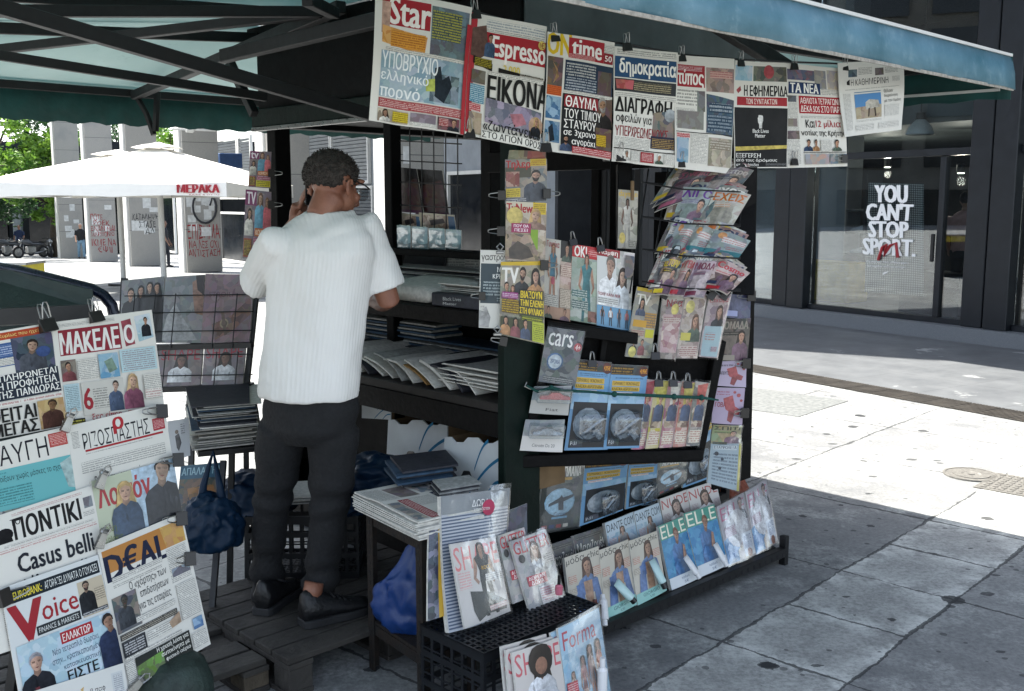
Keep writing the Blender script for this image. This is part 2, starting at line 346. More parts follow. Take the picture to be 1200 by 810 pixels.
    def full(s, x0, y0, x1, y1, hair='#2a1c14', skin='#c08a68', top='#23262c', legs='#2b3040', sit=0):
        w, h = x1-x0, y1-y0; cx = (x0+x1)/2; ry = .062*h; rx = min(ry/s.asp*.8, .3*w); k = lambda u, v: (cx+u*w/2, y0+v*h); H_ = lambda *p: [(cx+rx*a, y0+ry*b) for a, b in p]
        s.sh(H_((-1.3,.6),(-.7,.05),(.7,.05),(1.3,.6),(1.6,3),(-1.5,3)), hair, 1.8, .7)
        s.sh([k(-.42,.48),k(-.02,.5),k(-.12,.72),k(-.22,.99),k(-.5,.99),k(-.44,.72)], legs, 1.4, .6); s.sh([k(.02,.5),k(.42,.48),k(.5,.72),k(.6,.99),k(.3,.99),k(.16,.72)], legs, 1.2, .5)
        s.sh([k(-.66,.2),k(-.46,.22),k(-.52,.36),k(-.7,.46),k(-.5,.52),k(-.62,.56),k(-.92,.47),k(-.8,.34)], skin, 1.2, .6); s.sh([k(.66,.2),k(.46,.22),k(.5,.36),k(.72,.48),k(.56,.56),k(.66,.58),k(.94,.48),k(.8,.34)], skin, 1.0, .5)
        s.sh([k(-.62,.2),k(-.2,.15),k(.2,.15),k(.62,.2),k(.46,.3),k(.36,.38),k(.46,.53),k(-.46,.53),k(-.36,.38),k(-.46,.3)], top, 1.6, .55)
        s.sh([k(-.17,.1),k(.17,.1),k(.12,.2),k(0,.24),k(-.12,.2)], skin, 1.0, .6)
        s.sh(H_((-.9,.9),(-.5,.35),(.5,.35),(.9,.9),(.75,1.6),(.3,2.1),(-.3,2.1),(-.75,1.6)), skin, 1.25, .6, .2); s.sh(H_((-1,1.1),(-.8,.4),(0,.05),(.9,.4),(1,1.1),(.5,.6),(-.3,.55)), hair, 1.5, .9)
        s.sh(H_((-.6,1.0),(.6,1.0),(.55,1.2),(-.55,1.2)), skin, .6, .4); return s
    def fill(s, x0, y0, x1, y1, nx, ny, seed=1, dark=.3):
        q = random.Random(seed); gx = (x1-x0)/nx; gy = (y1-y0)/ny
        pal = ['#7a8791', '#8d6f57', '#5a6b52', '#a39078', '#6b7687', '#87604f']
        for i in range(nx):
            for j in range(ny):
                a0, b0, a1, b1 = x0+i*gx+.8, y0+j*gy+.7, x0+(i+1)*gx-.8, y0+(j+1)*gy-.7; z = q.random()
                if z < dark: s.p(a0, b0, a1, b0+(b1-b0)*.62, q.choice(pal)); s.m(a0, b0+(b1-b0)*.66, a1, b1)
                elif z < .45: s.r(a0, b0, a1, b1, q.choice(['#a5303a', '#27425f', '#d8c04a', '#b7cdd2'])); s.m(a0+.8, b0+.6, a1-.8, b1-.6, '#e9e4da' if z < .38 else '#1d1d1d', 6, s.it[-1][2])
                else: s.m(a0, b0, a1, b0+(b1-b0)*.3, '#151515', 8); s.m(a0, b0+(b1-b0)*.36, a1, b1)
        return s
WRAPS = []
def cover(name, mats, plane, px, art, label, cat, group=None, T=.004, curl=.004, news=0, off=0.0, grid=(6, 5), wrap=None, seed=None, stack=0):
    P, N = plane; P = P + N*off; q = random.Random(seed if seed is not None else int(px[0][0]*131+px[0][1]*17+px[2][0]*7))
    c = [hit(x, y, P, N) for x, y in px]; W = (c[1]-c[0]).length; Hh = (c[3]-c[0]).length
    org = (c[2]+c[3])/2; ph = q.random()*6; ph2 = q.random()*6
    cu = curl*(.6+.8*q.random())
    def bumpf(u, v):
        if news: return news*(.55*math.sin(7.5*u+ph)*(.35+.65*v) + .3*math.sin(5*v+3*u+ph2) + .25*math.sin(17*u+ph2)*v*v)
        return cu*math.sin(math.pi*u) - cu*.5*math.sin(math.pi*v) + cu*.35*math.sin(6*u+4*v+ph)
    def S(u, v, d=0.0):
        a = c[0].lerp(c[1], u); b = c[3].lerp(c[2], u); return a.lerp(b, v) + N*(bumpf(u, v)+d) - org
    bm = bmesh.new(); ink = bm.loops.layers.float_color.new('ink'); pap = bm.loops.layers.float_color.new('paper'); uvl = bm.loops.layers.uv.new('UVMap')
    def face(pts, mi, layer, c1, c2, pitch, uo):
        vs = [bm.verts.new((x/100, y/100, layer)) for x, y in pts]
        try: f = bm.faces.new(vs)
        except ValueError: return
        paint(f, mi, c1, c2, pitch, uo)
    def paint(f, mi, c1, c2, pitch, uo):
        f.material_index = mi
        for l in f.loops:
            l[ink] = c1; l[pap] = c2; x, y = l.vert.co.x*W, l.vert.co.y*Hh
            l[uvl].uv = (x*1000/pitch, y*1000/pitch) if mi == 1 else (x+uo[0], y+uo[1])
    L4 = lambda h: lin(h) + (1.0,)
    b4 = L4(art.base); face([(0,0),(100,0),(100,100),(0,100)], 0, 0, b4, b4, 1, (q.random()*9, q.random()*9))
    for i, it in enumerate(art.it):
        uo = (q.random()*50, q.random()*50)
        if it[0] == 't':
            _, txt, (x0, y0, x1, y1), col, b, sl = it; vs, fs = glyphs(txt, 0); c4 = L4(col)
            for kk, (du, dv) in enumerate(boldset(txt, b)):
                bv = [bm.verts.new((min(1, max(0, (x0+(x1-x0)*(u+du))/100)), min(1, max(0, (y0+(y1-y0)*(v+dv))/100)), i+1+kk*.15)) for u, v in vs]
                for f in fs:
                    try: paint(bm.faces.new([bv[k] for k in f]), 0, c4, c4, 1, uo)
                    except ValueError: pass
        elif it[0] == 's':
            vs = [bm.verts.new((min(max(x, 0), 100)/100, min(max(y, 0), 100)/100, i+1)) for x, y in it[1]]
            try: f = bm.faces.new(vs)
            except ValueError: continue
            paint(f, 4, b4, b4, 1, uo)
            for l, cc in zip(f.loops, it[2]): l[ink] = cc
        else:
            mi, pts, c1, c2, pitch = it
            face([(min(max(x, 0), 100), min(max(y, 0), 100)) for x, y in pts], mi, i+1, L4(c1), L4(c2 or c1), pitch or 1, uo)
    gx, gy = grid
    for k in range(1, gx): bmesh.ops.bisect_plane(bm, geom=bm.verts[:]+bm.edges[:]+bm.faces[:], plane_co=(k/gx, 0, 0), plane_no=(1, 0, 0))
    for k in range(1, gy): bmesh.ops.bisect_plane(bm, geom=bm.verts[:]+bm.edges[:]+bm.faces[:], plane_co=(0, k/gy, 0), plane_no=(0, 1, 0))
    for k in range(1, gx+gy): bmesh.ops.bisect_plane(bm, geom=bm.verts[:]+bm.edges[:]+bm.faces[:], plane_co=(k/gx, 0, 0), plane_no=(gx, gy, 0))
    SG = [[S(i/gx, j/gy) for i in range(gx+1)] for j in range(gy+1)]
    def facet(u, v):           # the sheet is a grid of flat triangles; everything printed lies in them
        i = min(gx-1, max(0, int(u*gx))); j = min(gy-1, max(0, int(v*gy))); s, t = u*gx-i, v*gy-j
        a, b_, c_, d_ = SG[j][i], SG[j][i+1], SG[j+1][i], SG[j+1][i+1]
        return a + (b_-a)*s + (c_-a)*t if s+t <= 1 else d_ + (c_-d_)*(1-s) + (b_-d_)*(1-t)
    for v in bm.verts: u, vv, l = v.co; v.co = facet(u, vv) + N*(l*.00012)
    bm.normal_update()
    fl = [f for f in bm.faces if f.normal.dot(N) < 0]
    bmesh.ops.reverse_faces(bm, faces=fl)
    # back and edges
    G = [[(i/gx, j/gy) for i in range(gx+1)] for j in range(gy+1)]
    bk = [[bm.verts.new(S(u, v, -T)) for u, v in r] for r in G]
    def bf(vs):
        f = bm.faces.new(vs); f.material_index = 3
        for l in f.loops: l[ink] = b4; l[pap] = b4
    for j in range(gy):
        for i in range(gx): bf([bk[j][i], bk[j][i+1], bk[j+1][i+1], bk[j+1][i]])
    ring = [(0, i) for i in range(gx+1)] + [(j, gx) for j in range(1, gy+1)] + [(gy, i) for i in range(gx-1, -1, -1)] + [(j, 0) for j in range(gy-1, 0, -1)]
    fr = [bm.verts.new(S(*G[j][i], -.0001)) for j, i in ring]; n = len(ring)
    for k in range(n):
        (j, i), (j2, i2) = ring[k], ring[(k+1) % n]; bf([fr[k], fr[(k+1) % n], bk[j2][i2], bk[j][i]])
    me = bpy.data.meshes.new(name); bm.to_mesh(me); bm.free()
    for m in mats: me.materials.append(m)
    o = bpy.data.objects.new(name, me); COL.objects.link(o); o.location = org
    tag(o, label, cat, group)
    if wrap:
        mb = MB(); nx, ny = 12, 12; vs = []
        for j in range(ny+1):
            row = []
            for i in range(nx+1):
                u = -.03+1.06*i/nx; v = -.04+1.07*j/ny; e = .0055 + .004*mnoise.noise(V((u*7+ph, v*7, ph2)))
                if i in (0, nx) or j in (0, ny): e = .001
                row.append(mb.bm.verts.new(S(u, v, e) + org))
            vs.append(row)
        for j in range(ny):
            for i in range(nx): mb.bm.faces.new([vs[j][i], vs[j][i+1], vs[j+1][i+1], vs[j+1][i]])
        mb.build('plastic_wrap', M[wrap], o, smooth=True)
    o['_n'] = 0; del o['_n']
    o_S[o.name] = (S, N, W, Hh, org)
    return o
o_S = {}
def plane(P, dh, tilt=0):
    """vertical plane through P whose horizontal runs along dh (left to right as seen), leaning back by tilt degrees"""
    d = V((dh[0], dh[1], 0)).normalized(); n = V((d.y, -d.x, 0)); a = math.radians(tilt)
    return (V(P), (n*math.cos(a) + UP*math.sin(a)).normalized())
# ------------------------------------------------------------------ the ground
FD = V((-.547, .837, 0)).normalized(); FN = V((-.837, -.547, 0)).normalized(); F0 = V((3.6, 15.4, 0))   # shop front: run, outward normal, a point
def F(s, o, z): return F0 + FD*s + FN*o + UP*z
def gz(x, y): return -.032*max(0, y-16) - .0
def mk_ground():
    t = NT('paving'); o = t.obj(); sp = t.new('ShaderNodeSeparateXYZ'); t.con(o, sp.inputs[0]); X, Y = sp.outputs[0], sp.outputs[1]
    a = math.radians(43); S = t.math('ADD', t.math('MULTIPLY', X, math.sin(a)), t.math('MULTIPLY', Y, math.cos(a)))
    T = t.math('SUBTRACT', t.math('MULTIPLY', Y, math.sin(a)), t.math('MULTIPLY', X, math.cos(a)))
    wob = t.noise(3.0, 3, o); wf = t.noise(40, 3, o)
    jit = t.math('ADD', t.math('MULTIPLY_ADD', wob, .05, -.025), t.math('MULTIPLY_ADD', t.noise(24, 4, o, .7), .03, -.015))
    S1 = t.math('ADD', S, jit); T1 = t.math('ADD', T, jit)
    band = t.math('MULTIPLY', t.math('GREATER_THAN', T1, 1.46), t.math('LESS_THAN', T1, 1.975))
    def grid(v, off, step): # distance to nearest joint
        q = t.math('DIVIDE', t.math('SUBTRACT', v, off), step); fr = t.math('FRACT', q)
        return t.math('MULTIPLY', t.math('MINIMUM', fr, t.math('SUBTRACT', 1.0, fr)), step), t.math('FLOOR', q)
    d1, i1 = grid(S1, 3.32, .523); d2, i2 = grid(S1, 3.32, 1.046)
    dT1, j1 = grid(T1, 1.975, 1.10); dT2, j2 = grid(T1, 1.46, 1.10)
    left = t.math('GREATER_THAN', T1, 1.975); n = t.mix
    dT = t.math('ADD', t.math('MULTIPLY', left, dT1), t.math('MULTIPLY', t.math('SUBTRACT', 1.0, left), dT2))
    be1 = t.math('MINIMUM', t.math('ABSOLUTE', t.math('SUBTRACT', T1, 1.46)), t.math('ABSOLUTE', t.math('SUBTRACT', T1, 1.975)))
    dS = t.math('ADD', t.math('MULTIPLY', band, d1), t.math('MULTIPLY', t.math('SUBTRACT', 1.0, band), d2))
    dB = t.math('ADD', t.math('MULTIPLY', band, be1), t.math('MULTIPLY', t.math('SUBTRACT', 1.0, band), dT))
    d = t.math('MINIMUM', dS, dB)
    jw = t.math('MULTIPLY_ADD', t.noise(2.6, 3, o), .028, -.007)
    joint = t.math('LESS_THAN', d, jw)
    near = t.ramp(d, [(.0, 1), (.11, 0)])
    cx = t.new('ShaderNodeCombineXYZ'); t.con(t.math('ADD', i1, t.math('MULTIPLY', band, 40)), cx.inputs[0]); t.con(t.math('ADD', j1, j2), cx.inputs[1])
    wn = t.new('ShaderNodeTexWhiteNoise'); t.con(cx.outputs[0], wn.inputs[0])
    big = t.ramp(t.noise(1.1, 5, o, .65), [(.3, 0), (.7, 1)]); fine = t.noise(46, 8, o, .78); med = t.noise(7, 5, o, .65)
    base = t.mix(big, lin('#5c5e61'), lin('#828382'))
    base = t.mix(t.math('MULTIPLY', wn.outputs[0], .35), base, lin('#9d9f9c')); base = t.mix(t.math('MULTIPLY', band, .55), base, lin('#b0b1ac'))
    base = t.mix(t.ramp(fine, [(.35, .6), (.58, 0)]), base, lin('#4a4c4e'))
    pale = t.math('MULTIPLY', t.ramp(med, [(.42, 0), (.56, 1)]), t.math('MULTIPLY_ADD', near, .85, .22))
    pale = t.math('MULTIPLY', pale, t.math('MULTIPLY_ADD', band, .85, .15)); pale = t.math('MULTIPLY', pale, t.ramp(fine, [(.3, .25), (.55, 1)]))
    base = t.mix(pale, base, lin('#c9cbc6'))
    pale2 = t.math('MULTIPLY', t.ramp(t.noise(2.3, 6, o, .75), [(.5, 0), (.66, .7)]), t.ramp(fine, [(.4, .2), (.6, 1)]))
    base = t.mix(pale2, base, lin('#bcbfba'))
    def gum(scale, thr, amt, sx=1.0):
        nonlocal base
        mp = t.new('ShaderNodeMapping'); mp.inputs['Scale'].default_value = (sx, 1, 1); t.con(o, mp.inputs[0])
        v = t.new('ShaderNodeTexVoronoi'); v.inputs['Scale'].default_value = scale; t.con(mp.outputs[0], v.inputs['Vector'])
        dd = t.math('ADD', v.outputs['Distance'], t.math('MULTIPLY_ADD', wf, .12, -.06))
        pick = t.new('ShaderNodeSeparateColor'); t.con(v.outputs['Color'], pick.inputs[0])
        sz = t.math('MULTIPLY', t.math('POWER', pick.outputs[0], 1.8), thr)
        f = t.math('MULTIPLY', t.math('LESS_THAN', dd, sz), t.math('GREATER_THAN', pick.outputs[1], .35))
        base = t.mix(t.math('MULTIPLY', f, amt), base, lin('#26282b'))
    gum(4.2, .20, .85); gum(7.5, .20, .75, .7); gum(2.2, .12, .9, 1.3); gum(14, .22, .6)
    base = t.mix(t.math('MULTIPLY', joint, .8), base, lin('#2b2d2f'))
    t.con(base, t.b.inputs['Base Color']); t.b.inputs['Roughness'].default_value = .75; t.b.inputs['Specular IOR Level'].default_value = .3
    h = t.math('SUBTRACT', t.math('MULTIPLY', fine, .35), joint); t.bump(h, .5, .008)
    return t.m
M['paving'] = mk_ground()
mb = MB(); xs = [-160,-90,-50,-30,-20,-12,-6,0,6,12,30,60,160]; ys = [-40,-10,0,4,8,12,16,17,20,26,34,44,56,70,100,200,400]
g = [[mb.bm.verts.new((x, y, gz(x, y))) for x in xs] for y in ys]
for j in range(len(ys)-1):
    for i in range(len(xs)-1): mb.bm.faces.new([g[j][i], g[j][i+1], g[j+1][i+1], g[j+1][i]])
tag(mb.build('ground', M['paving'], loc=(0,0,0)), kind='structure')
# drain channel along the plaza, manhole covers
mb = MB(); a0 = onz(700, 403); a1 = onz(1330, 519); dd = (a1-a0); nn = V((-dd.y, dd.x, 0)).normalized()
L = dd.length; k = int(L/.26); dn = dd.normalized()
for i in range(k):
    p = a0 + dn*(i*.26) + UP*.004
    for q in range(9): mb.box(p + dn*(q*.028) + UP*.0, dn*.018, nn*.36, UP*.004)
tag(mb.build('drain_grating', surf('drain_iron', '#4c4843', .6, .4, .5, 6)), 'long dark drain grating set in the sunlit paving before the shop', 'drain')
mb = MB(); mb.box(a0+UP*.0015, dd, nn*.36, UP*.002)
tag(mb.build('drain_channel', surf('drain_bed', '#2e2d2c', .9)), kind='structure')
M['iron'] = surf('cast_iron', '#7c7a75', .6, .4, .35, 60, bump=.3)
c = onz(1138, 557); mb = MB(); mb.lathe(c+UP*.002, [(.165,0),(.165,.008),(.15,.008),(.15,.005),(.11,.005),(.11,.009),(.06,.009),(.05,.005),(.02,.005),(.02,.009),(0,.009)], 28)
tag(mb.build('manhole_cover', M['iron']), 'small round iron manhole cover in the sunlit paving', 'manhole cover')
c = onz(1200, 571); mb = MB(); a43 = V((math.sin(.75), math.cos(.75), 0)); b43 = V((-a43.y, a43.x, 0)); mb.box(c-a43*.22-b43*.22+UP*.001, a43*.44, b43*.44, UP*.006)
for i in range(8):
    for j in range(8): mb.box(c+a43*(-.19+.05*i)+b43*(-.19+.05*j)+UP*.0065, a43*.028, b43*.028, UP*.004)
tag(mb.build('access_cover', M['iron']), 'square iron access cover with a studded top beside the round manhole', 'access cover')
c = onz(902, 470); mb = MB(); mb.box(c-a43*.45-b43*.5+UP*.0005, a43*.9, b43*1.0, UP*.0035)
tag(mb.build('paving_patch', surf('patch', '#6d706f', .85, 0, .4, 25)), kind='structure')
mb = MB(); mb.box(F(-16, .124, .0015), FD*26, FN*3.47, UP*.002)
t = NT('shop_paving'); o_ = t.obj(); s_ = t.new('ShaderNodeSeparateXYZ'); mp = t.new('ShaderNodeMapping'); mp.inputs['Rotation'].default_value = (0, 0, math.radians(-33)); t.con(o_, mp.inputs[0]); t.con(mp.outputs[0], s_.inputs[0])
jx = t.math('LESS_THAN', t.math('FRACT', t.math('DIVIDE', s_.outputs[0], .8)), .012); jy = t.math('LESS_THAN', t.math('FRACT', t.math('DIVIDE', s_.outputs[1], .8)), .012)
c_ = t.mix(t.ramp(t.noise(2.2, 6, o_, .7), [(.35, 0), (.68, 1)]), lin('#4d5053'), lin('#626567')); c_ = t.mix(t.ramp(t.noise(1.3, 5, o_, .7), [(.62, 0), (.68, .7)]), c_, lin('#a9abaa'))
c_ = t.mix(t.math('MULTIPLY', t.math('MAXIMUM', jx, jy), .5), c_, lin('#36383a')); t.con(c_, t.b.inputs['Base Color']); t.b.inputs['Roughness'].default_value = .6
tag(mb.build('shop_pavement', t.m), kind='structure')
# ------------------------------------------------------------------ shop with the glass front
def fb(mb, s0, s1, o0, o1, z0, z1): return mb.box(F(s0, o0, z0), FD*(s1-s0), FN*(o1-o0), UP*(z1-z0))
shop = empty('shop_building', F(-4, 0, 0), 'dark steel and glass shop front on a granite plinth, right of the kiosk', 'building')
def sF(x, y=300): p = hit(x, y, F0, FN); return (p-F0).dot(FD)
c1a, c1b = sF(1185), sF(1143); c2a, c2b = sF(943), sF(914)
pitch = c2a - c1a
mb = MB(); fb(mb, -12, 5.5, -.55, .12, 0, .18); mb.build('plinth', M['granite'], shop)
cols = [c1a - pitch, c1a, c2a, c2a + pitch]
for s in cols:
    w_ = .62
    mb = MB(); fb(mb, s, s+.30, -.25, .02, .182, 5.2); fb(mb, s+.34, s+w_, -.25, -.02, .182, 5.2); fb(mb, s+.29, s+.35, -.22, -.06, .182, 5.2); mb.build('column', M['shop_frame'], shop, bevel=.008)
for i, s in enumerate(cols[:-1]):
    e0, e1 = s+.625, cols[i+1]-.005
    fr = MB()
    fb(fr, e0, e1, -.20, -.08, .181, .25); fb(fr, e0, e1, -.20, -.06, 2.27, 2.36); fb(fr, e0, e1, -.20, -.08, 3.0, 3.09); fb(fr, e0, e1, -.20, -.08, 5.0, 5.15)
    if i == 1:
        d = sF(1094); fb(fr, d-.04, d+.04, -.19, -.09, .252, 2.268)
    else: fb(fr, (e0+e1)/2-.04, (e0+e1)/2+.04, -.19, -.09, .252, 2.268)
    f_ = fr.build('glazing_frame', M['shop_frame'], shop, bevel=.004)
    if i == 1: hd_ = MB(); fb(hd_, d+.05, d+.09, -.088, -.05, .95, 1.3); hd_.build('door_handle', M['black_metal'], f_, bevel=.004)
    gl = MB(); fb(gl, e0, e1, -.146, -.134, .252, 2.268); fb(gl, e0, e1, -.146, -.134, 2.362, 4.998)
    gl.build('glass_pane', M['glass'], f_)
M['shop_in'] = surf('shop_interior', '#23262a', .8, 0, .4, 2); M['shop_floor'] = surf('shop_floor', '#3a3b3c', .4, 0, .3, 1)
mb = MB(); fb(mb, -12, 5.5, -7, -6.9, 0, 6.19); fb(mb, 5.4, 5.5, -6.9, -.3, 0, 6.19); fb(mb, -12, -11.9, -6.9, -.3, 0, 6.19); mb.build('inner_wall', M['shop_in'], shop)
mb = MB(); fb(mb, -11.9, 5.4, -6.89, -.56, .1, .17); mb.build('shop_floor', M['shop_floor'], shop)
mb = MB(); fb(mb, -11.9, 5.4, -6.89, -.9, 2.75, 3.02); mb.build('mezzanine', surf('mezzanine', '#4a5050', .6, 0, .2, 2), shop)
# upper storeys overhang the pavement and shade its edge
p1 = onz(985, 405); lift = V((SUN_H.x, SUN_H.y, 0))*(6.2/math.tan(SUN_EL))
q1 = p1 + lift; q0 = q1 - FD*22; q2 = q1 + V((-2.6, .55, 0)); q3 = F(6.2, -8, 0); q4 = F(-22, -8, 0)
mb = MB(); mb.prism([V((q.x, q.y, 6.2)) for q in (q0, q1, q2, q3, q4)], UP*5.5); mb.build('upper_storeys', surf('upper_cladding', '#7b8084', .7, 0, .15, 1), shop)
mb = MB(); fb(mb, -12, 5.5, -7, -.05, 5.2, 6.18); mb.build('fascia', M['shop_frame'], shop)
# things inside the shop
def shelf_unit(s0, s1, o0, label):
    u = empty('display_shelf', F((s0+s1)/2, o0, .17), label, 'shelf')
    mb = MB(); fb(mb, s0, s0+.04, o0-.4, o0, .17, 2.2); fb(mb, s1-.04, s1, o0-.4, o0, .17, 2.2); mb.build('side_panel', M['shop_frame'], u)
    for z in (.5, .85, 1.2, 1.55):
        mb = MB(); fb(mb, s0+.041, s1-.041, o0-.4, o0, z, z+.03); mb.build('shelf', surf('shelf_board', '#4f5354', .6) if 'shelf_board' not in bpy.data.materials else bpy.data.materials['shelf_board'], u)
    return u
_q = lambda x, o: (hit(x, 300, F0 + FN*o, FN) - F0).dot(FD)
SU1, SU0 = _q(925, -2.2), _q(1012, -2.2)
shelf_unit(SU0, SU1, -2.2, 'dark display shelves with trainers behind the shop window')
M['shoe_white'] = surf('trainer_white', '#c4c8cc', .5); M['shoe_dark'] = surf('trainer_dark', '#3a3d44', .5)
def shoe(P, d, mat, label=None, size=.28, parent=None):
    n = UP.cross(d); mb = MB(); R = []
    for u, h, wd in ((0,.07,.03),(.08,.1,.037),(.3,.085,.036),(.55,.062,.042),(.8,.045,.045),(.95,.03,.035),(1.0,.015,.015)):
        c = P + d*(u*size); k = size/.28
        R.append([c - n*wd*k, c + n*wd*k, c + n*wd*.8*k + UP*h*k, c - n*wd*.8*k + UP*h*k])
    mb.rings(R); return mb
pr = None; k = 0
for z in (.532, .882, 1.232):
    for i in range(4):
        P = F(SU0 + .08 + (SU1-SU0-.1)*i/4, -2.32, z)
        if pr is None:
            pr = shoe(P, FD, M['shoe_white']).build('trainer', M['shoe_white'], bevel=.01, loc=P); o = pr
        else: o = pr.copy(); COL.objects.link(o); o.location = P
        tag(o, 'single trainer shoe on the display shelves behind the shop window', 'shoe', 'trainers on the shop shelves')
mb = MB(); fb(mb, _q(1002, -1.4), _q(940, -1.4), -1.75, -1.25, .17, .78)
tag(mb.build('display_plinth', surf('yellow_block', '#a8922a', .6), bevel=.02), 'yellow display block on the shop floor behind the glass', 'display block')
# lettered window poster
t = NT('mesh_panel'); o_ = t.new('ShaderNodeTexCoord').outputs['UV']; v = t.new('ShaderNodeTexVoronoi'); v.inputs['Scale'].default_value = 26; v.inputs['Randomness'].default_value = 0; t.con(o_, v.inputs['Vector'])
t.con(t.mix(t.math('LESS_THAN', v.outputs['Distance'], .36), lin('#34393c'), lin('#9da09b')), t.b.inputs['Base Color']); t.b.inputs['Roughness'].default_value = .5; M['mesh_panel'] = t.m
PO = empty('window_poster', F(sF(1050), -.22, .7), 'big white slogan lettering on a perforated panel behind the shop glass', 'poster')
pp = F(0, -.20, 0)
A = Art('#3b4144', .55)
pan = [hit(x, y, pp - FN*.03, FN) for x, y in ((1018, 214), (1082, 216), (1082, 347), (1013, 342))]
mb = MB(); f = mb.bm.faces.new([mb.bm.verts.new(q) for q in pan]); uvl = mb.bm.loops.layers.uv.new('UVMap')
for l, u in zip(f.loops, ((0,1.9),(1,1.9),(1,0),(0,0))): l[uvl].uv = u
r_ = bmesh.ops.extrude_face_region(mb.bm, geom=[f])
for v_ in [q for q in r_['geom'] if isinstance(q, bmesh.types.BMVert)]: v_.co -= FN*.012
mb.build('panel', M['mesh_panel'], PO)
M['letter'] = surf('white_letters', '#e6e6e4', .6, 0, .04); M['letter_red'] = surf('red_scribble', '#a4222a', .6)
def lettering(rows, P, N, mat, parent, name='lettering', d=.004, bold=1, slant=0):
    mb = MB()
    for txt, px in rows:
        c = [hit(x, y, P, N) for x, y in px]; vs, fs = glyphs(txt, 0)
        for kk, (du, dv) in enumerate(boldset(txt, bold if len(txt) < 12 else 1)):
            bv = [mb.bm.verts.new(c[0].lerp(c[1], u+du).lerp(c[3].lerp(c[2], u+du), v+dv) + N*(d+.0002*kk)) for u, v in vs]
            for f in fs:
                try: mb.bm.faces.new([bv[k] for k in f])
                except ValueError: pass
    return mb.build(name, mat, parent)
lettering([('YOU', [(1026,217),(1063,217),(1063,238),(1026,237)]), ("CAN'T", [(1016,238),(1070,239),(1068,259),(1016,258)]), ('STOP', [(1019,259),(1064,260),(1064,279),(1019,278)]), ('SPORT.', [(1012,279),(1073,281),(1072,301),(1012,298)])], F(0, -.131, 0), FN, M['letter'], PO, bold=4)
lettering([('We may start from different places,', [(1015,305),(1066,307),(1066,310),(1015,308.5)]), ("but together we'll rise stronger.", [(1017,310),(1062,312),(1062,315),(1017,313.5)])], F(0, -.131, 0), FN, M['letter'], PO, 'small_lettering', bold=1)
mb = MB(); sw = [(1034.5,320.5),(1036,319),(1042,318),(1035.5,322),(1034,322)]
mb.poly([hit(x, y, F(0, -.128, 0), FN) for x, y in sw]); mb.build('tick_mark', M['letter'], PO)
mb = MB(); mb.tube([hit(x, y, F(0, -.118, 0), FN) for x, y in ((1029,305),(1034,290),(1039,286),(1036,300),(1043,288),(1050,285),(1052,302))], .02, 6); mb.build('red_mark', M['letter_red'], PO)
mb = MB(); fb(mb, sF(1075)-.02, sF(1075)+.9, -1.4, -.9, .17, .75); tag(mb.build('shop_bench', M['shop_frame'], bevel=.01), 'low dark bench on the shop floor below the lettered poster', 'bench')
# hanging lamp in the shop
def spot(x, y, o, lb):
    p = hit(x, y, F(0, o, 0), FN); s = empty('ceiling_spot', p, lb, 'lamp'); MB().lathe(p, [(.05,0),(.06,.03),(.06,.12),(.03,.14)], 14).build('housing', M['black_metal'], s)
    MB().lathe(p-UP*.004, [(.045,0),(.045,.003)], 14).build('bulb', M['spot_glow'], s); l = bpy.data.objects.new('spot_light', bpy.data.lights.new('spot_light', 'POINT')); l.data.energy = 11; l.data.shadow_soft_size = .06; l.data.color = (1, .9, .75); COL.objects.link(l); l.parent = s; l.location = (0, 0, -.12)
t = NT('spot_glow'); t.b.inputs['Emission Color'].default_value = (1, .9, .75, 1); t.b.inputs['Emission Strength'].default_value = 9; M['spot_glow'] = t.m
spot(1126, 203, -2.2, 'lit ceiling spot inside the shop, right of the door'); spot(975, 200, -2.6, 'lit ceiling spot above the trainer shelves inside the shop'); spot(1040, 196, -3.2, 'lit ceiling spot deep inside the shop behind the slogan')
LP = hit(1078, 158, F(0, -.8, 0), FN)
la = empty('pendant_lamp', LP, 'white bell shaped pendant lamp hanging behind the upper shop glass', 'lamp')
MB().lathe(LP, [(.19,0),(.185,.02),(.15,.1),(.09,.17),(.06,.2),(.05,.201),(.08,.16),(.14,.09),(.175,.015),(.18,0)], 24).build('lamp_shade', M['white_metal'], la, smooth=True)
MB().lathe(LP+UP*.2, [(.06,0),(.06,.09),(.02,.1)], 16).build('lamp_cap', M['black_metal'], la); MB().tube([LP+UP*.3, LP+UP*2.2], .008, 6).build('cord', M['black_metal'], la)
# ------------------------------------------------------------------ arcade of the neighbouring building
CN = V((.547, -.837, 0)).normalized(); CA = V((-.547, .837, 0)).normalized(); CR = V((.837, .547, 0)).normalized()  # face towards us / run / to the right
t = NT('column_panels'); o_ = t.obj(); s_ = t.new('ShaderNodeSeparateXYZ'); t.con(o_, s_.inputs[0])
fr = t.math('FRACT', t.math('DIVIDE', s_.outputs[2], 1.35)); j = t.math('LESS_THAN', fr, .012)
b_ = t.mix(t.ramp(t.noise(90, 2, o_), [(.3, 0), (.7, 1)]), lin('#7d7c78'), lin('#96948e')); b_ = t.mix(t.math('MULTIPLY', t.ramp(t.noise(1.4, 5, o_), [(.5, 0), (.75, .5)]), 1), b_, lin('#6f7173'))
t.con(t.mix(j, b_, lin('#47494b')), t.b.inputs['Base Color']); t.b.inputs['Roughness'].default_value = .7; M['col_panel'] = t.m
M['graf_red'] = surf('red_spray', '#8d2f33', .8); M['graf_black'] = surf('black_spray', '#2b2c30', .8); M['bill'] = surf('pasted_bill', '#c3c5c3', .9, 0, .25, 9)
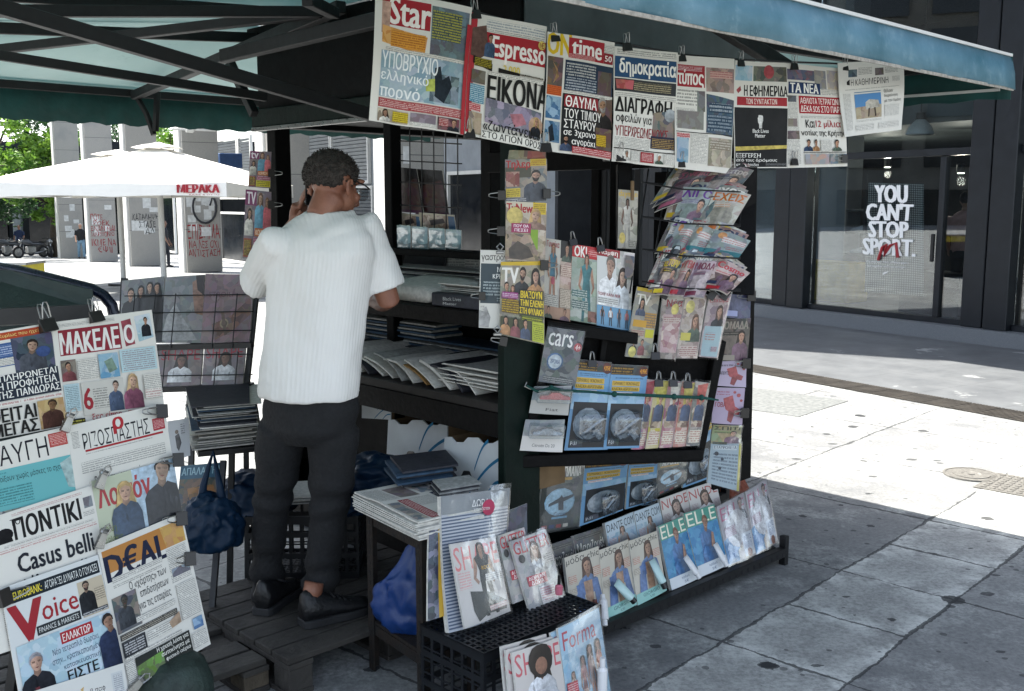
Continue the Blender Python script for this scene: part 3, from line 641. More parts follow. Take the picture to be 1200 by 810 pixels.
def col_at(px, D, i):
    r = ray(px, 300); X = D*r.x/r.y; z = gz(X, D); P = V((X, D, z)); wd, dp = 1.12, .85
    o = empty('arcade_column', P, ['farthest panelled stone column of the arcade, beside the walking man', 'second farthest stone column, with red scrawl on its face', 'stone column with black scrawl between the umbrella poles', 'nearest stone column in the open, with a big black loop and red scrawl', 'stone column seen through the left kiosk window', 'stone column seen through the kiosk display grid', 'stone column hidden in the gloom beside the shop front'][i], 'column', 'arcade columns')
    mb = MB(); mb.box(P, CR*wd, CA*dp, UP*9.4); mb.build('shaft', M['col_panel'], o, bevel=.012)
    mb = MB()
    for z0, z1 in ((.0, 9.35),): mb.box(P - CR*.06 + CA*.16 + UP*z0, CR*.058, CA*.55, UP*z1)
    mb.build('sunlit_strip', M['white_metal'], o)  # pale strip added to put sunlight into the column's left side
    def fp(u, h, d=.004): return P + CR*(u*wd) + UP*h + CN*d
    def scrawl(rows, mat):
        mb = MB()
        for txt, u0, u1, h0, h1 in rows:
            vs, fs = glyphs(txt, 1)
            bv = [mb.bm.verts.new(fp(u0+(u1-u0)*u + .025*mnoise.noise(V((u*9, v*3, h0*7))), h1+(h0-h1)*v + .07*mnoise.noise(V((u*5+i, h0*3, v))), .006)) for u, v in vs]
            for f in fs:
                try: mb.bm.faces.new([bv[k] for k in f])
                except ValueError: pass
        mb.build('graffiti', mat, o)
    mb = MB(); q = random.Random(i+3)
    for k in range([7, 5, 8, 14, 3, 2, 1][i]):
        u, h = q.uniform(.05, .7), q.uniform(1.0, 2.6); w_, h_ = q.uniform(.12, .3), q.uniform(.15, .4)
        mb.box(fp(u, h, 0.0005+.0006*k), CR*(w_*wd), UP*h_, CN*.001)
    mb.build('pasted_bill', M['bill'], o)
    if i == 1: scrawl([('ΠΟΤΕ', .05, .5, 1.85, 2.1), ('ΡΟΕΚ', .15, .75, 1.6, 1.82), ('ΕΝΑΝ ΝΑΙ', .05, .95, 1.35, 1.58), ('ΜΑΡΜΟΝΙΟ', .05, .9, 1.1, 1.32), ('ΙΚΜΕ ΝΑ', .05, .95, .72, 1.0), ('€ΨΙΙ', .25, .8, .4, .68)], M['graf_red'])
    if i == 2: scrawl([('ΚΑΤΑΛΗΨΗ', .1, .95, 1.75, 1.98), ('ΣΤΑΣΕ', .3, .85, 1.45, 1.7), ('ΑΛ', .5, .8, 1.2, 1.42)], M['graf_black'])
    if i == 3:
        scrawl([('ΕΠΙΣΗΜΑ', .05, .95, 1.05, 1.5), ('ΝΑ ΛΕΣ ΟΧΙ', .08, .9, .78, 1.0), ('ΑΝΤΙΣΤΑΣΗ', .05, .95, .5, .74)], M['graf_red'])
        mb = MB(); mb.tube([fp(.55+.33*math.cos(a), 2.05+.5*math.sin(a), .02) for a in [2.4+.33*k for k in range(15)]], .035, 6); mb.tube([fp(.35,2.75,.02), fp(.6,2.6,.02), fp(.45,2.4,.02), fp(.8,2.45,.02), fp(.7,2.1,.02)], .03, 6); mb.build('loop_scrawl', M['graf_black'], o)
    return P
CPX = [(72,51.5),(107,45),(154,38.5),(219,32.1),(317,25.8),(462,19.6)]
CPS = [col_at(px, D, i) for i, (px, D) in enumerate(CPX)]
# the building over and behind the arcade
ar = empty('arcade_building', CPS[3], 'pale building with shutters and shop windows set back behind the stone columns', 'building')
a_ = V((CPS[3].x, CPS[3].y, 0)) - CA*18 ; A0 = V((CPS[3].x, CPS[3].y, 0)) + CA*2.5 + CR*4.6
L = 24
mb = MB(); mb.box(A0 - UP*1.2, -CA*L, CR*.4, UP*12); mb.build('wall', surf('arcade_wall', '#8d9398', .8, 0, .2, 2), ar)
mb = MB(); mb.box(V((CPS[3].x, CPS[3].y, 8.2)) + CA*4 - CR*.2, -CA*22, CR*6, UP*4); mb.build('upper_floor', surf('arcade_upper', '#8d9092', .8, 0, .15, 2), ar)
M['louver'] = surf('louvre_metal', '#8b8f91', .6, .2, .15, 3); M['dark_glass'] = surf('dark_window', '#12171d', .15, 0, .3, 1); 
def wallbox(mb, s0, s1, z0, z1, d0=0.01, d1=.06): return mb.box(A0 - CA*s0 - CR*d1 + UP*z0, -CA*(s1-s0), CR*(d1-d0), UP*(z1-z0))
def sA(px): p = hit(px, 300, A0, CR); return (A0-p).dot(CA)
for x0, x1, z0, z1, kind in ((193,208,-.7,4.2,'w'),(216,236,-.7,2.6,'w'),(254,284,1.9,4.2,'l'),(287,300,1.9,4.2,'l'),(262,300,-.7,1.2,'w'),(344,392,2.35,4.4,'l'),(395,436,2.35,4.4,'l'),(360,440,.1,2.1,'s'),(462,520,-.3,2.4,'s'),(530,600,-.3,2.4,'w')):
    s0, s1 = sorted((sA(x0), sA(x1)))
    fr_ = MB()
    for a, b, c, d in ((s0-.08, s1+.08, z1, z1+.09), (s0-.08, s1+.08, z0-.09, z0), (s0-.08, s0, z0, z1), (s1, s1+.08, z0, z1)): wallbox(fr_, a, b, c, d, .012, .12)
    fo = fr_.build('window_frame', M['white_metal'], ar)
    if kind == 'w': mb = MB(); wallbox(mb, s0, s1, z0, z1, .012, .04); mb.build('window_pane', M['dark_glass'], fo)
    else:
        mb = MB(); n = int((z1-z0)/.11)
        for k in range(n):
            z = z0 + k*(z1-z0)/n
            p = A0 - CA*s0 - CR*.06 + UP*z; mb.hexa([p, p-CA*(s1-s0), p-CA*(s1-s0)+CR*.045, p+CR*.045, p-CR*.03+UP*.085, p-CR*.03-CA*(s1-s0)+UP*.085, p-CA*(s1-s0)+CR*.045+UP*.1, p+CR*.045+UP*.1])
        mb.build('louvre' if kind == 'l' else 'shutter', M['louver'] if kind == 'l' else surf('shutter_dark', '#5b6166', .6), fo)
s0 = sA(258); mb = MB(); q0 = at(258, 197, 35); mb.box(q0, CR*.75 + CA*-.1, CA*.35, UP*.5)
bs = tag(mb.build('blue_sign_box', surf('blue_sign', '#1d3f6b', .4), bevel=.02), 'blue sign box sticking out from the arcade by the white shutters', 'sign')
mb = MB(); mb.box(q0 + CR*.52 + CN*.012 + UP*.08, CR*.16, UP*.34, CN*.006); mb.build('white_panel', M['letter'], bs)
lettering([('ανοικτό', [(262,184),(273,184),(273,191),(262,191)])], q0 + CN*.012, CN, surf('orange_lettering', '#b06a2a', .6), bs)
# arm lamp on the nearest column
P = at(222, 152, 31.6); ln = empty('wall_spotlight', P, 'small white spotlight and bracket fixed to the nearest arcade column', 'lamp')
MB().tube([P - CR*.55, P + CR*.8], .03, 8).build('arm', M['white_metal'], ln); MB().lathe(P, [(.03,-.12),(.09,-.1),(.1,.1),(.06,.14)], 12, ux=UP, uy=CN, uz=CR).build('lamp_head', M['white_metal'], ln)
# ------------------------------------------------------------------ people
def figure(name, P, H, yaw, label, skin, hair, shirt, trousers, shoes, stride=.0, arms=((.1,.0),(.1,.0)), vox=.022):
    P = V(P); k = H/1.75; f = V((math.sin(yaw), math.cos(yaw), 0)); r = V((f.y, -f.x, 0))
    W_ = lambda x, y, z: P + (r*x + f*y + UP*z)*k
    root = empty(name, P, label, 'person')
    b = MB(); b.tube([W_(0,0,.9), W_(0,0,1.1), W_(0,0,1.3), W_(0,0,1.42)], [.08,.08,.08,.06], 12); b.tube([W_(0,0,1.4), W_(0,.01,1.52)], .055*k, 10)
    b.ball(W_(0,.015,1.635), .076*k, .095*k, .115*k); b.ball(W_(0,.11,1.62), .014*k, .02*k, .02*k, 1)
    for s in (-1, 1): b.ball(W_(s*.078,0,1.625), .012*k, .02*k, .03*k, 1)
    AP = []
    for s, (sw, el) in zip((-1, 1), arms):
        a = [W_(s*.19,0,1.40), W_(s*.245, sw-.06, 1.12), W_(s*(.24-el*.2), sw+.06+el, .90+el*.5)]; AP.append(a)
        b.tube(a, [.05*k,.042*k,.03*k], 8); h = a[2] + (a[2]-a[1]).normalized()*.07*k; b.tube([a[2], h], [.03*k,.036*k], 8)
        for q in range(4): b.tube([h, h + (a[2]-a[1]).normalized()*.075*k + f*(q-1.5)*.016*k], .009*k, 5)
        b.tube([a[2], a[2] + (a[2]-a[1]).normalized()*.06*k + f*.05*k], .011*k, 5)
    LP = []
    for s, st in ((-1, stride), (1, -stride)):
        l = [W_(s*.09,0,.92), W_(s*.1, st*.55+.03, .5), W_(s*.1, st-.02*(st != 0), .09)]; LP.append(l); b.tube(l, [.085*k,.055*k,.04*k], 8)
    remesh(b.build('body', M.get(skin) or surf(skin, skin, .55), root), vox*.7, 3)
    m = MB(); m.rings([[W_(math.cos(a)*rx, math.sin(a)*ry, z) for a in [6.2832*q/16 for q in range(16)]] for z, rx, ry in ((.86,.185,.125),(1.0,.17,.118),(1.2,.185,.125),(1.36,.2,.12),(1.44,.15,.09),(1.49,.07,.065))])
    for a in AP: m.tube([a[0]-UP*.0, a[0].lerp(a[1], .5), a[0].lerp(a[1], .85)], [.075*k,.068*k,.066*k], 10)
    remesh(m.build('shirt', surf(name+'_shirt', shirt, .85), root), vox, 3)
    m = MB(); m.rings([[W_(math.cos(a)*rx, math.sin(a)*ry, z) for a in [6.2832*q/16 for q in range(16)]] for z, rx, ry in ((.8,.17,.12),(.9,.178,.125),(.98,.165,.115))])
    for l in LP: m.tube([l[0], l[1], l[2]], [.1*k,.072*k,.062*k], 10)
    remesh(m.build('trousers', surf(name+'_trousers', trousers, .85), root), vox, 3)
    for l in LP:
        c = V((l[2].x, l[2].y, l[2].z)); MB().tube([c - f*.07*k - UP*.045*k, c + f*.03*k - UP*.035*k, c + f*.17*k - UP*.06*k], [.045*k,.048*k,.035*k], 10, flat=.8).build('shoe', surf(name+'_shoe', shoes, .6), root, smooth=True)
    MB().ball(W_(0,-.012,1.668), .083*k, .098*k, .095*k).build('hair', surf(name+'_hair', hair, .8), root, smooth=True)
    return root
z_ = lambda x, y: V((x, y, gz(x, y)))
p = at(96, 303, 51.2); figure('person', z_(p.x, p.y), 1.76, math.radians(150), 'man in black T-shirt and jeans walking past the farthest arcade column', '#b58a70', '#b9b4ac', '#17181b', '#6d8ba0', '#202225', .2)
p = at(191, 303, 37.5); figure('person', z_(p.x+.1, p.y), 1.72, math.radians(80), 'person in dark clothes half hidden behind the middle arcade column', '#7a5a48', '#1c1815', '#1b1e26', '#2a2d36', '#202225', .1)
p = at(24, 296, 57); figure('person', z_(p.x, p.y), 1.74, math.radians(170), 'person in dark blue standing in shade behind the parked motorcycles', '#8a6450', '#231c18', '#1a2a4a', '#20232c', '#202225')
p = hit(1128, 300, F(0, -1.3, 0), FN); figure('person', V((p.x, p.y, .17)), 1.66, math.radians(40), 'shopper in pale pink top standing behind the shop glass', '#9a7460', '#1c1613', '#b98f86', '#23252a', '#c4c4c4', .1)
# ------------------------------------------------------------------ umbrellas
def umbrella(px, D, half, rot, label, letters=False):
    r = ray(px, 236.7); X = D*r.x/r.y; g = gz(X, D); c = V((X, D, 0)); a = math.radians(rot); ux = V((math.cos(a), math.sin(a), 0)); uy = V((-ux.y, ux.x, 0))
    zt, zb, zv = 2.76, 2.06, 1.79
    o = empty('cafe_umbrella', V((X, D, g)), label, 'umbrella', 'white cafe umbrellas')
    MB().lathe(V((X, D, g)), [(.35,0),(.35,.06),(.06,.08),(.06,.1)], 20).build('base', M['black_metal'], o)
    MB().lathe(V((X, D, g)), [(.058,.08),(.058,1.9-g),(.09,1.92-g),(.1,2.0-g),(.05,2.1-g),(.05,2.6-g)], 14).build('pole', M['white_metal'], o, smooth=False)
    n = 8; mb = MB(); C = [c + ux*x + uy*y for x, y in ((-half,-half),(half,-half),(half,half),(-half,half))]
    R = []
    for z, f in ((zt, .08), (zt-.15, .28), (zt-.37, .6), (zb, 1.0)):
        ring = []
        for k in range(4):
            for q in range(n):
                u = q/n; p = C[k].lerp(C[(k+1) % 4], u); sag = -.05*math.sin(math.pi*u)*(f if f < 1 else .4) - .03*math.sin(2*math.pi*u)**2*f
                ring.append(c + (p-c)*f + UP*(z+sag))
        R.append(ring)
    ring = []
    for k in range(4):
        for q in range(n): u = q/n; p = C[k].lerp(C[(k+1) % 4], u); ring.append(p + UP*(zv + .03*abs(math.sin(math.pi*u*2))))
    R.append(ring); mb.rings(R, caps=False); canopy = mb.build('canopy', M['umbrella'], o, smooth=False)
    sol = canopy.modifiers.new('t', 'SOLIDIFY'); sol.thickness = .006
    mb = MB(); mb.rings([[c + (p-c)*.16 + UP*(zt-.02-p.z) + UP*p.z*0 + UP*0 for p in [V((q.x, q.y, 0)) for q in R[0]]]], caps=False) if False else None
    mb = MB(); mb.rings([[c + V((q.x-c.x, q.y-c.y, 0))*s + UP*(zt+dz+.015*math.sin(k*1.9)) for k, q in enumerate(R[0])] for s, dz in ((2.3,.02),(1.4,.07),(.8,.09),(.15,.13))]); mb.build('vent_cap', M['umbrella'], o)
    for k in range(8):
        p = C[k//2] if k % 2 == 0 else C[k//2].lerp(C[(k//2+1) % 4], .5)
        mb = MB(); e = c + (p-c)*.5; mb.bar(c + UP*1.95, e + UP*2.26, .035); mb.build('strut', M['white_metal'], o)
    if letters:
        for txt, x0, x1, z0, z1, mi in (('ΜΕΡΑΚΑ', .58, .94, zv+.075, zv+.225, 0), ('ΚΑΦΕ & ΟΥΖΟ', .68, .94, zv+.03, zv+.055, 0)):
            mb = MB(); vs, fs = glyphs(txt, 2)
            for kk, (du, dv) in enumerate(boldset(txt, 4 if len(txt) < 8 else 1)):
                bv = [mb.bm.verts.new(C[0].lerp(C[1], .5+.5*(x0+(x1-x0)*(u+du))) + UP*(z1+(z0-z1)*v) - uy*(.028+.001*kk)) for u, v in vs]
                for f in fs:
                    try: mb.bm.faces.new([bv[k] for k in f])
                    except ValueError: pass
            mb.build('lettering' if len(txt) < 8 else 'small_lettering', M.setdefault('red_lettering', surf('red_lettering', '#9e2430', .8)), o)
umbrella(188, 21, 2.15, -4, 'nearer white cafe umbrella with red lettering on its valance', True)
umbrella(140, 24, 2.3, -6, 'farther white cafe umbrella overlapped by the nearer one')
umbrella(-100, 26, 2.0, 10, 'white cafe umbrella cut by the left edge of the photo')
# ------------------------------------------------------------------ trees, dark shops and motorcycles far left
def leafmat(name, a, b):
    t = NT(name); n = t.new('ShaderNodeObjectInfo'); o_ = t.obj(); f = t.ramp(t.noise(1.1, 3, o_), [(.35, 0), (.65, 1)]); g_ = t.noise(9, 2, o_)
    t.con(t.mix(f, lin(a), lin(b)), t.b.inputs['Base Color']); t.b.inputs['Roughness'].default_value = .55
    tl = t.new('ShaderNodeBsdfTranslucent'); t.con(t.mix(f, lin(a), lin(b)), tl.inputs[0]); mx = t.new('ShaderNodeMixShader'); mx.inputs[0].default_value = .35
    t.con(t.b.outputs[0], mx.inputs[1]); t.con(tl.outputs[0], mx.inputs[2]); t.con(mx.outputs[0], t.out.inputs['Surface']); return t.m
M['bark'] = surf('bark', '#4b4136', .9, 0, .4, 12, bump=.4)
def tree(P, H, R, label, mat, seed, n=4200, cz=.62):
    q = random.Random(seed); o = empty('broadleaf_tree', P, label, 'tree', 'trees behind the plaza'); P = V(P)
    mb = MB(); mb.tube([P, P+V((.1,0,H*.25)), P+V((.2,.1,H*.5)), P+V((0,.1,H*.8))], [.28,.22,.16,.05], 10)
    tips = []
    for k in range(9):
        a = q.uniform(0, 6.28); e = P+UP*H*q.uniform(.45,.9) + V((math.cos(a), math.sin(a), 0))*R*q.uniform(.5,.85); s = P+UP*H*q.uniform(.3,.5); m_ = s.lerp(e, .5)+UP*.3
        mb.tube([s, m_, e], [.1,.06,.02], 6); tips.append(e)
    mb.build('trunk', M['bark'], o, smooth=True)
    cl = []
    for k in range(46):
        a = q.uniform(0, 6.28); rr = R*math.sqrt(q.random())*.95; zz = q.uniform(-1, 1); cl.append((P + UP*(H*cz + zz*H*.34) + V((math.cos(a), math.sin(a), 0))*rr*math.sqrt(max(.05, 1-zz*zz*.8)), q.uniform(.35, .95)*R*.34))
    mb = MB()
    for k in range(n):
        c, r = q.choice(cl); d = V((q.gauss(0,1), q.gauss(0,1), q.gauss(0,1))).normalized()*r*(q.random()**.45); p = c + d; s = q.uniform(.09, .2)
        u = V((q.gauss(0,1), q.gauss(0,1), q.gauss(0,.5))).normalized(); v = u.orthogonal().normalized(); v = (v*math.cos(k) + u.cross(v)*math.sin(k))
        mb.poly([p-u*s, p+v*s*.5, p+u*s, p-v*s*.5])
    bm = mb.bm; me = bpy.data.meshes.new('crown')
    for v_ in bm.verts: v_.co -= P
    bm.to_mesh(me); bm.free(); me.materials.append(mat); c_ = bpy.data.objects.new('crown', me); COL.objects.link(c_); c_.parent = o
    return o
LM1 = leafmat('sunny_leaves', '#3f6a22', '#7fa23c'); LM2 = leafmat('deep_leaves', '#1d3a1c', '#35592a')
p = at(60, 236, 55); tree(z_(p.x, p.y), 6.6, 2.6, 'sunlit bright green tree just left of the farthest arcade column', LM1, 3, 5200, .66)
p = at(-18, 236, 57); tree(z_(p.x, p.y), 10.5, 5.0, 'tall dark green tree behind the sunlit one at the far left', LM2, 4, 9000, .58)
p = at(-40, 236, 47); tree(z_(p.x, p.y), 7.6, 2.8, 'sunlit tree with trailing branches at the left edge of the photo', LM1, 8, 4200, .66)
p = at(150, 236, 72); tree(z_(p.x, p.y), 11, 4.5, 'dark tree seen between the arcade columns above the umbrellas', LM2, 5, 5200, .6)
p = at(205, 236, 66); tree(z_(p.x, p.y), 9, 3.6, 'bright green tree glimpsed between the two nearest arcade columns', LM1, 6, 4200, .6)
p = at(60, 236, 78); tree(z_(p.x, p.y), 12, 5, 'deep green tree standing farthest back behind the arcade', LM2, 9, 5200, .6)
hs = empty('far_building', V((-34, 66, -1.6)), 'dark shop fronts under the trees at the far left', 'building')
MB().box((-56,66,-2),(42,0,0),(0,6,0),(0,0,7.5)).build('wall', surf('far_wall', '#25292e', .9, 0, .4, 1), hs)
for k in range(8):
    x = -54+4.6*k; f_ = MB().box((x,65.8,-1.5),(3.2,0,0),(0,.19,0),(0,0,3.4)).build('shop_window', M['dark_glass'], hs)
for k in range(7): MB().box((-50.4+4.6*k,65.7,-1.5),(.5,0,0),(0,.29,0),(0,0,3.8)).build('pier', surf('far_pier','#8f989c') if 'far_pier' not in bpy.data.materials else bpy.data.materials['far_pier'], hs)
MB().box((-56,63.2,2.4),(42,0,0),(0,2.5,0),(0,0,.18)).build('canopy', M['shop_frame'], hs)
def motorcycle():
    o = empty('parked_motorcycle', (0,0,0), 'x', 'motorcycle', 'motorcycles parked in the shade'); X, Z = V((1,0,0)), UP
    for x in (-.68, .68):
        mb = MB(); R = []
        for a in range(20):
            c = V((x,0,.31)) + (X*math.cos(a*.31416)+Z*math.sin(a*.31416))*.26; d = (c-V((x,0,.31))).normalized()
            R.append([c + d*.055*math.cos(b) + V((0,1,0))*.05*math.sin(b) for b in [6.2832*k/8 for k in range(8)]])
        R.append(R[0]); mb.rings(R, caps=False); wh = mb.build('wheel', M['rubber'], o)
        MB().lathe((x,0,.31), [(.2,-.02),(.21,0),(.2,.02),(.05,.03),(.05,-.03)], 16, ux=X, uy=Z, uz=(0,1,0)).build('rim', M['steel'], wh)
    MB().rings([[V((x, math.cos(a)*w_, z+math.sin(a)*h)) for a in [6.2832*k/10 for k in range(10)]] for x, z, w_, h in ((-.75,.68,.06,.05),(-.4,.72,.13,.09),(-.05,.74,.12,.08),(.1,.82,.15,.14),(.4,.86,.12,.1),(.5,.84,.05,.05))]).build('body', surf('shaded_bike_paint', '#4a4d52', .35), o, smooth=True)  # body colour darkened to stand in for the shade over the row
    MB().rings([[V((x, math.cos(a)*w_, z+math.sin(a)*h)) for a in [6.2832*k/10 for k in range(10)]] for x, z, w_, h in ((-.8,.8,.05,.03),(-.5,.82,.13,.05),(-.1,.8,.12,.05),(0,.8,.06,.03))]).build('seat', M['rubber'], o, smooth=True)
    MB().cb((0,0,.42), .5,.26,.36).build('engine', M['steel'], o, bevel=.04)
    MB().tube([(.68,0,.31),(.5,0,.8),(.42,0,1.0)], .035, 8).build('fork', M['steel'], o); MB().tube([(.38,-.36,1.02),(.44,-.2,1.05),(.45,0,1.0),(.44,.2,1.05),(.38,.36,1.02)], .018, 6).build('handlebar', M['black_metal'], o)
    MB().lathe((.56,0,.86), [(.02,-.1),(.09,-.04),(.1,.04),(.08,.06)], 14, ux=(0,1,0), uy=Z, uz=X).build('headlight', M['steel'], o, smooth=True)
    MB().tube([(-.1,.16,.25),(-.5,.18,.3),(-.85,.18,.38)], .05, 8).build('exhaust', M['steel'], o); MB().rings([[V((.68+.34*math.cos(a), w_, .31+.34*math.sin(a))) for w_ in (-.07,.07)] for a in (.4,.9,1.4,1.9,2.4)], close=False, caps=False).build('mudguard', M['black_metal'], o)
    return o
mc = motorcycle()
for i, (px, D, a, lb) in enumerate(((8, 54.5, 245, 'parked motorcycle at the left end of the shaded row'), (36, 53, 235, 'parked motorcycle with pale fairing, second in the shaded row'), (58, 54, 300, 'parked motorcycle right of the pale one, close to the column'), (-14, 55, 260, 'parked motorcycle cut by the left edge of the photo'), (22, 57.5, 230, 'parked motorcycle in the second rank behind the others'))):
    o = mc if i == 0 else copy_tree(mc); p = at(px, 290, D); o.location = z_(p.x, p.y); o.rotation_euler.z = math.radians(a); o['label'] = lb
# low yellow edged box behind the foreground board
P = at(8, 322, 12.5); b_ = empty('yellow_crate', V((P.x, P.y, 0)), 'glass topped box with a yellow band far behind the green board', 'box')
MB().box((P.x-.75,P.y,0),(.98,0,0),(0,.5,0),(0,0,.80)).build('box', M['shop_frame'], b_, bevel=.01); MB().box((P.x-.755,P.y-.005,.80),(.99,0,0),(0,.51,0),(0,0,.13)).build('yellow_band', surf('yellow_side','#c9b92e',.6), b_); MB().box((P.x-.77,P.y-.02,.932),(1.02,0,0),(0,.54,0),(0,0,.03)).build('lid', M['steel'], b_)
# ------------------------------------------------------------------ the kiosk
KW, KD = 1.84, 1.57
ks = empty('newspaper_kiosk', K(KW/2, KD/2, 0), 'dark green newspaper kiosk with open counter and wide awning', 'kiosk')
def PF(b): return (K(0, b, 0), -ER)
def PS(a): return (K(-a, 0, 0), -EL)
def hp(x, y, pl): return hit(x, y, pl[0], pl[1])
zpx = lambda x, y, pl: hp(x, y, pl).z
z_head = zpx(370, 143, PF(-.04)); z_sill = zpx(510, 293, PF(0)); z_ctr = zpx(530, 362, PF(-.29)); z_shelf = zpx(505, 457, PF(-.30))
def part(name, mat, *boxes, bevel=.004, parent=None):
    mb = MB()
    for b in boxes: mb.kb(*b)
    return mb.build(name, mat, parent or ks, bevel=bevel)
ZT = z_head + .42
for bx in ((KW-.08, KW, 0, .09), (.80, .855, .0, .06), (0.0, .10, 0, .10), (0, .07, .63, .70), (0, .09, KD-.09, KD), (KW-.09, KW, KD-.09, KD), (.9, .96, KD-.06, KD)):
    part('post', M['kiosk_green'] if bx[1] == .10 else M['kiosk_dark'], (bx[0], bx[1], bx[2], bx[3], 0, z_head))
part('header', M['kiosk_green'], (-.06, KW+.06, -.05, .05, z_head+.002, z_head+.09)); part('header', M['kiosk_green'], (-.055, .05, .052, KD+.05, z_head+.002, z_head+.09))
part('header', M['kiosk_dark'], (KW-.05, KW+.055, .052, KD+.05, z_head+.002, z_head+.09)); part('header', M['kiosk_dark'], (.052, KW-.052, KD-.05, KD+.05, z_head+.002, z_head+.09))
part('header_trim', M['steel'], (-.05, KW+.05, -.06, -.04, z_head-.02, z_head), bevel=.002)
part('frieze_panel', surf('frieze_lit', '#6d7375', .6, 0, .35, 5), (-.04, -.02, .002, KD, z_head+.092, ZT))  # side panel coloured lighter than the other friezes, light put into its grey
part('frieze_panel', M['kiosk_dark'], (-.04, KW+.04, -.02, 0, z_head+.092, ZT), (KW+.02, KW+.04, .002, KD, z_head+.092, ZT), (-.018, KW+.018, KD-.02, KD, z_head+.092, ZT))
part('roof', M['kiosk_dark'], (-.06, KW+.06, -.06, KD+.06, ZT+.002, ZT+.07)); part('ceiling', M['kiosk_dark'], (.06, KW-.06, .06, KD-.06, z_head+.03, z_head+.06))
part('floor', M['kiosk_dark'], (.0, KW, .0, KD, .02, .16)); 
part('side_wall', M['kiosk_green'], (.01, .04, .101, .629, .16, z_ctr+.02), (.01, .04, .701, KD-.091, .16, z_ctr-.05)); part('side_wall', M['kiosk_dark'], (KW-.04, KW-.01, .091, KD-.091, .16, 1.2))
part('back_wall', M['kiosk_dark'], (.091, .899, KD-.05, KD-.02, .16, 1.25), (.961, KW-.091, KD-.05, KD-.02, .16, 1.25), (.091, .52, KD-.05, KD-.02, 1.252, z_head-.22), bevel=0)
part('window_lintel', M['kiosk_dark'], (.091, KW-.091, KD-.12, KD-.08, z_head-.20, z_head-.08)); part('lintel_trim', M['steel'], (.1, .8, KD-.15, KD-.122, z_head-.16, z_head-.135))
part('inner_shelf', M['kiosk_dark'], (.1, KW-.1, .25, KD-.2, z_ctr-.32, z_ctr-.29)); part('inner_partition', M['kiosk_dark'], (.15, KW-.1, .62, .64, .16, z_ctr-.33), bevel=0)
# counter: a sloping ledge under a sill
part('sill', M['kiosk_dark'], (-.2, .80, -.02, .10, z_sill-.03, z_sill)); part('sill', M['kiosk_dark'], (.857, KW-.081, -.02, .10, z_sill-.03, z_sill))
mb = MB(); mb.hexa([K(-.205,-.29,z_ctr-.06), K(1.3,-.29,z_ctr-.06), K(1.3,.24,z_ctr-.06), K(-.205,.24,z_ctr-.06), K(-.205,-.29,z_ctr), K(1.3,-.29,z_ctr), K(1.3,.24,z_ctr+.05), K(-.205,.24,z_ctr+.05)])
mb.build('counter', M['panel_black'], ks, bevel=.004); part('counter_back', M['kiosk_dark'], (.1, KW-.085, .245, .265, z_ctr-.05, z_sill-.032))
part('shelf', M['brown_shelf'], (-.205, 1.25, -.30, .2, z_shelf-.035, z_shelf)); part('shelf_back', M['kiosk_dark'], (.105, KW-.085, .205, .225, .16, z_ctr-.062))
part('shelf_rail', M['panel_black'], (-.205, 1.25, -.298, -.285, z_shelf-.13, z_shelf-.036))
part('bracket', M['kiosk_dark'], (1.2, 1.24, -.28, -.002, .5, z_shelf-.037)); part('end_panel', M['kiosk_green'], (-.25, -.21, -.305, -.12, .02, z_ctr+.002)); part('post', M['kiosk_dark'], (-.25, -.215, -.2, -.15, z_ctr+.003, z_head+.05))
# dark slats standing in the back window
for k in range(5): part('window_slat', M['shop_frame'], (.62+.06*k, .66+.06*k, KD-.045, KD-.02, 1.252, z_head-.202), bevel=0)
# ------------------------------------------------------------------ awning
def EP(e, l, z): return ER*e + EL*l + UP*z
Rr = at(1182, 97, 4.75); E1 = Rr.dot(ER); L0 = Rr.dot(EL); ZE = Rr.z + .03; E0 = -.2; L1 = at(150, 128, 6.1).dot(EL); ke0, ke1, kl0, kl1 = C0.dot(ER)-.03, C0.dot(ER)+KD+.03, C0.dot(EL)-.03, C0.dot(EL)+KW+.03
t = NT('awning_canvas'); o_ = t.obj(); c_ = t.mix(t.ramp(t.noise(2.2, 5, o_), [(.35, 0), (.7, 1)]), lin('#b3c2be'), lin('#cad4d0'))
c_ = t.mix(t.ramp(t.noise(11, 5, o_, .7), [(.6, 0), (.8, .5)]), c_, lin('#5f6d6c')); t.con(c_, t.b.inputs['Base Color']); t.b.inputs['Roughness'].default_value = .8
tl = t.new('ShaderNodeBsdfTranslucent'); tl.inputs[0].default_value = lin('#8fb4b8') + (1,); mx = t.new('ShaderNodeMixShader'); mx.inputs[0].default_value = .26
t.con(t.b.outputs[0], mx.inputs[1]); t.con(tl.outputs[0], mx.inputs[2]); t.con(mx.outputs[0], t.out.inputs['Surface']); M['canvas'] = t.m
t = NT('awning_fascia'); o_ = t.obj(); mp = t.new('ShaderNodeMapping'); mp.inputs['Scale'].default_value = (3, 3, 30); t.con(o_, mp.inputs[0])
c_ = t.mix(t.ramp(t.noise(3.5, 5, o_), [(.3, 0), (.7, 1)]), lin('#3a6472'), lin('#64899a')); c_ = t.mix(t.ramp(t.noise(14, 6, o_, .7), [(.55, 0), (.8, .35)]), c_, lin('#9db0b4')); t.con(c_, t.b.inputs['Base Color']); t.b.inputs['Roughness'].default_value = .5
t.bump(t.noise(9, 4, o_), .3, .02); M['fascia'] = t.m
M['valance'] = surf('teal_valance', '#164a47', .75, 0, .35, 6, bump=.2)
M['hem'] = surf('frayed_hem', '#a9a49a', .9, 0, .4, 60)
zk = ZT + .09
e_ = [EP(E0, L0, ZE+.09), EP(E1, L0, ZE+.09), EP(E1, L1, ZE+.09), EP(E0, L1, ZE+.09)]; i_ = [EP(ke0, kl0, zk), EP(ke1, kl0, zk), EP(ke1, kl1, zk), EP(ke0, kl1, zk)]
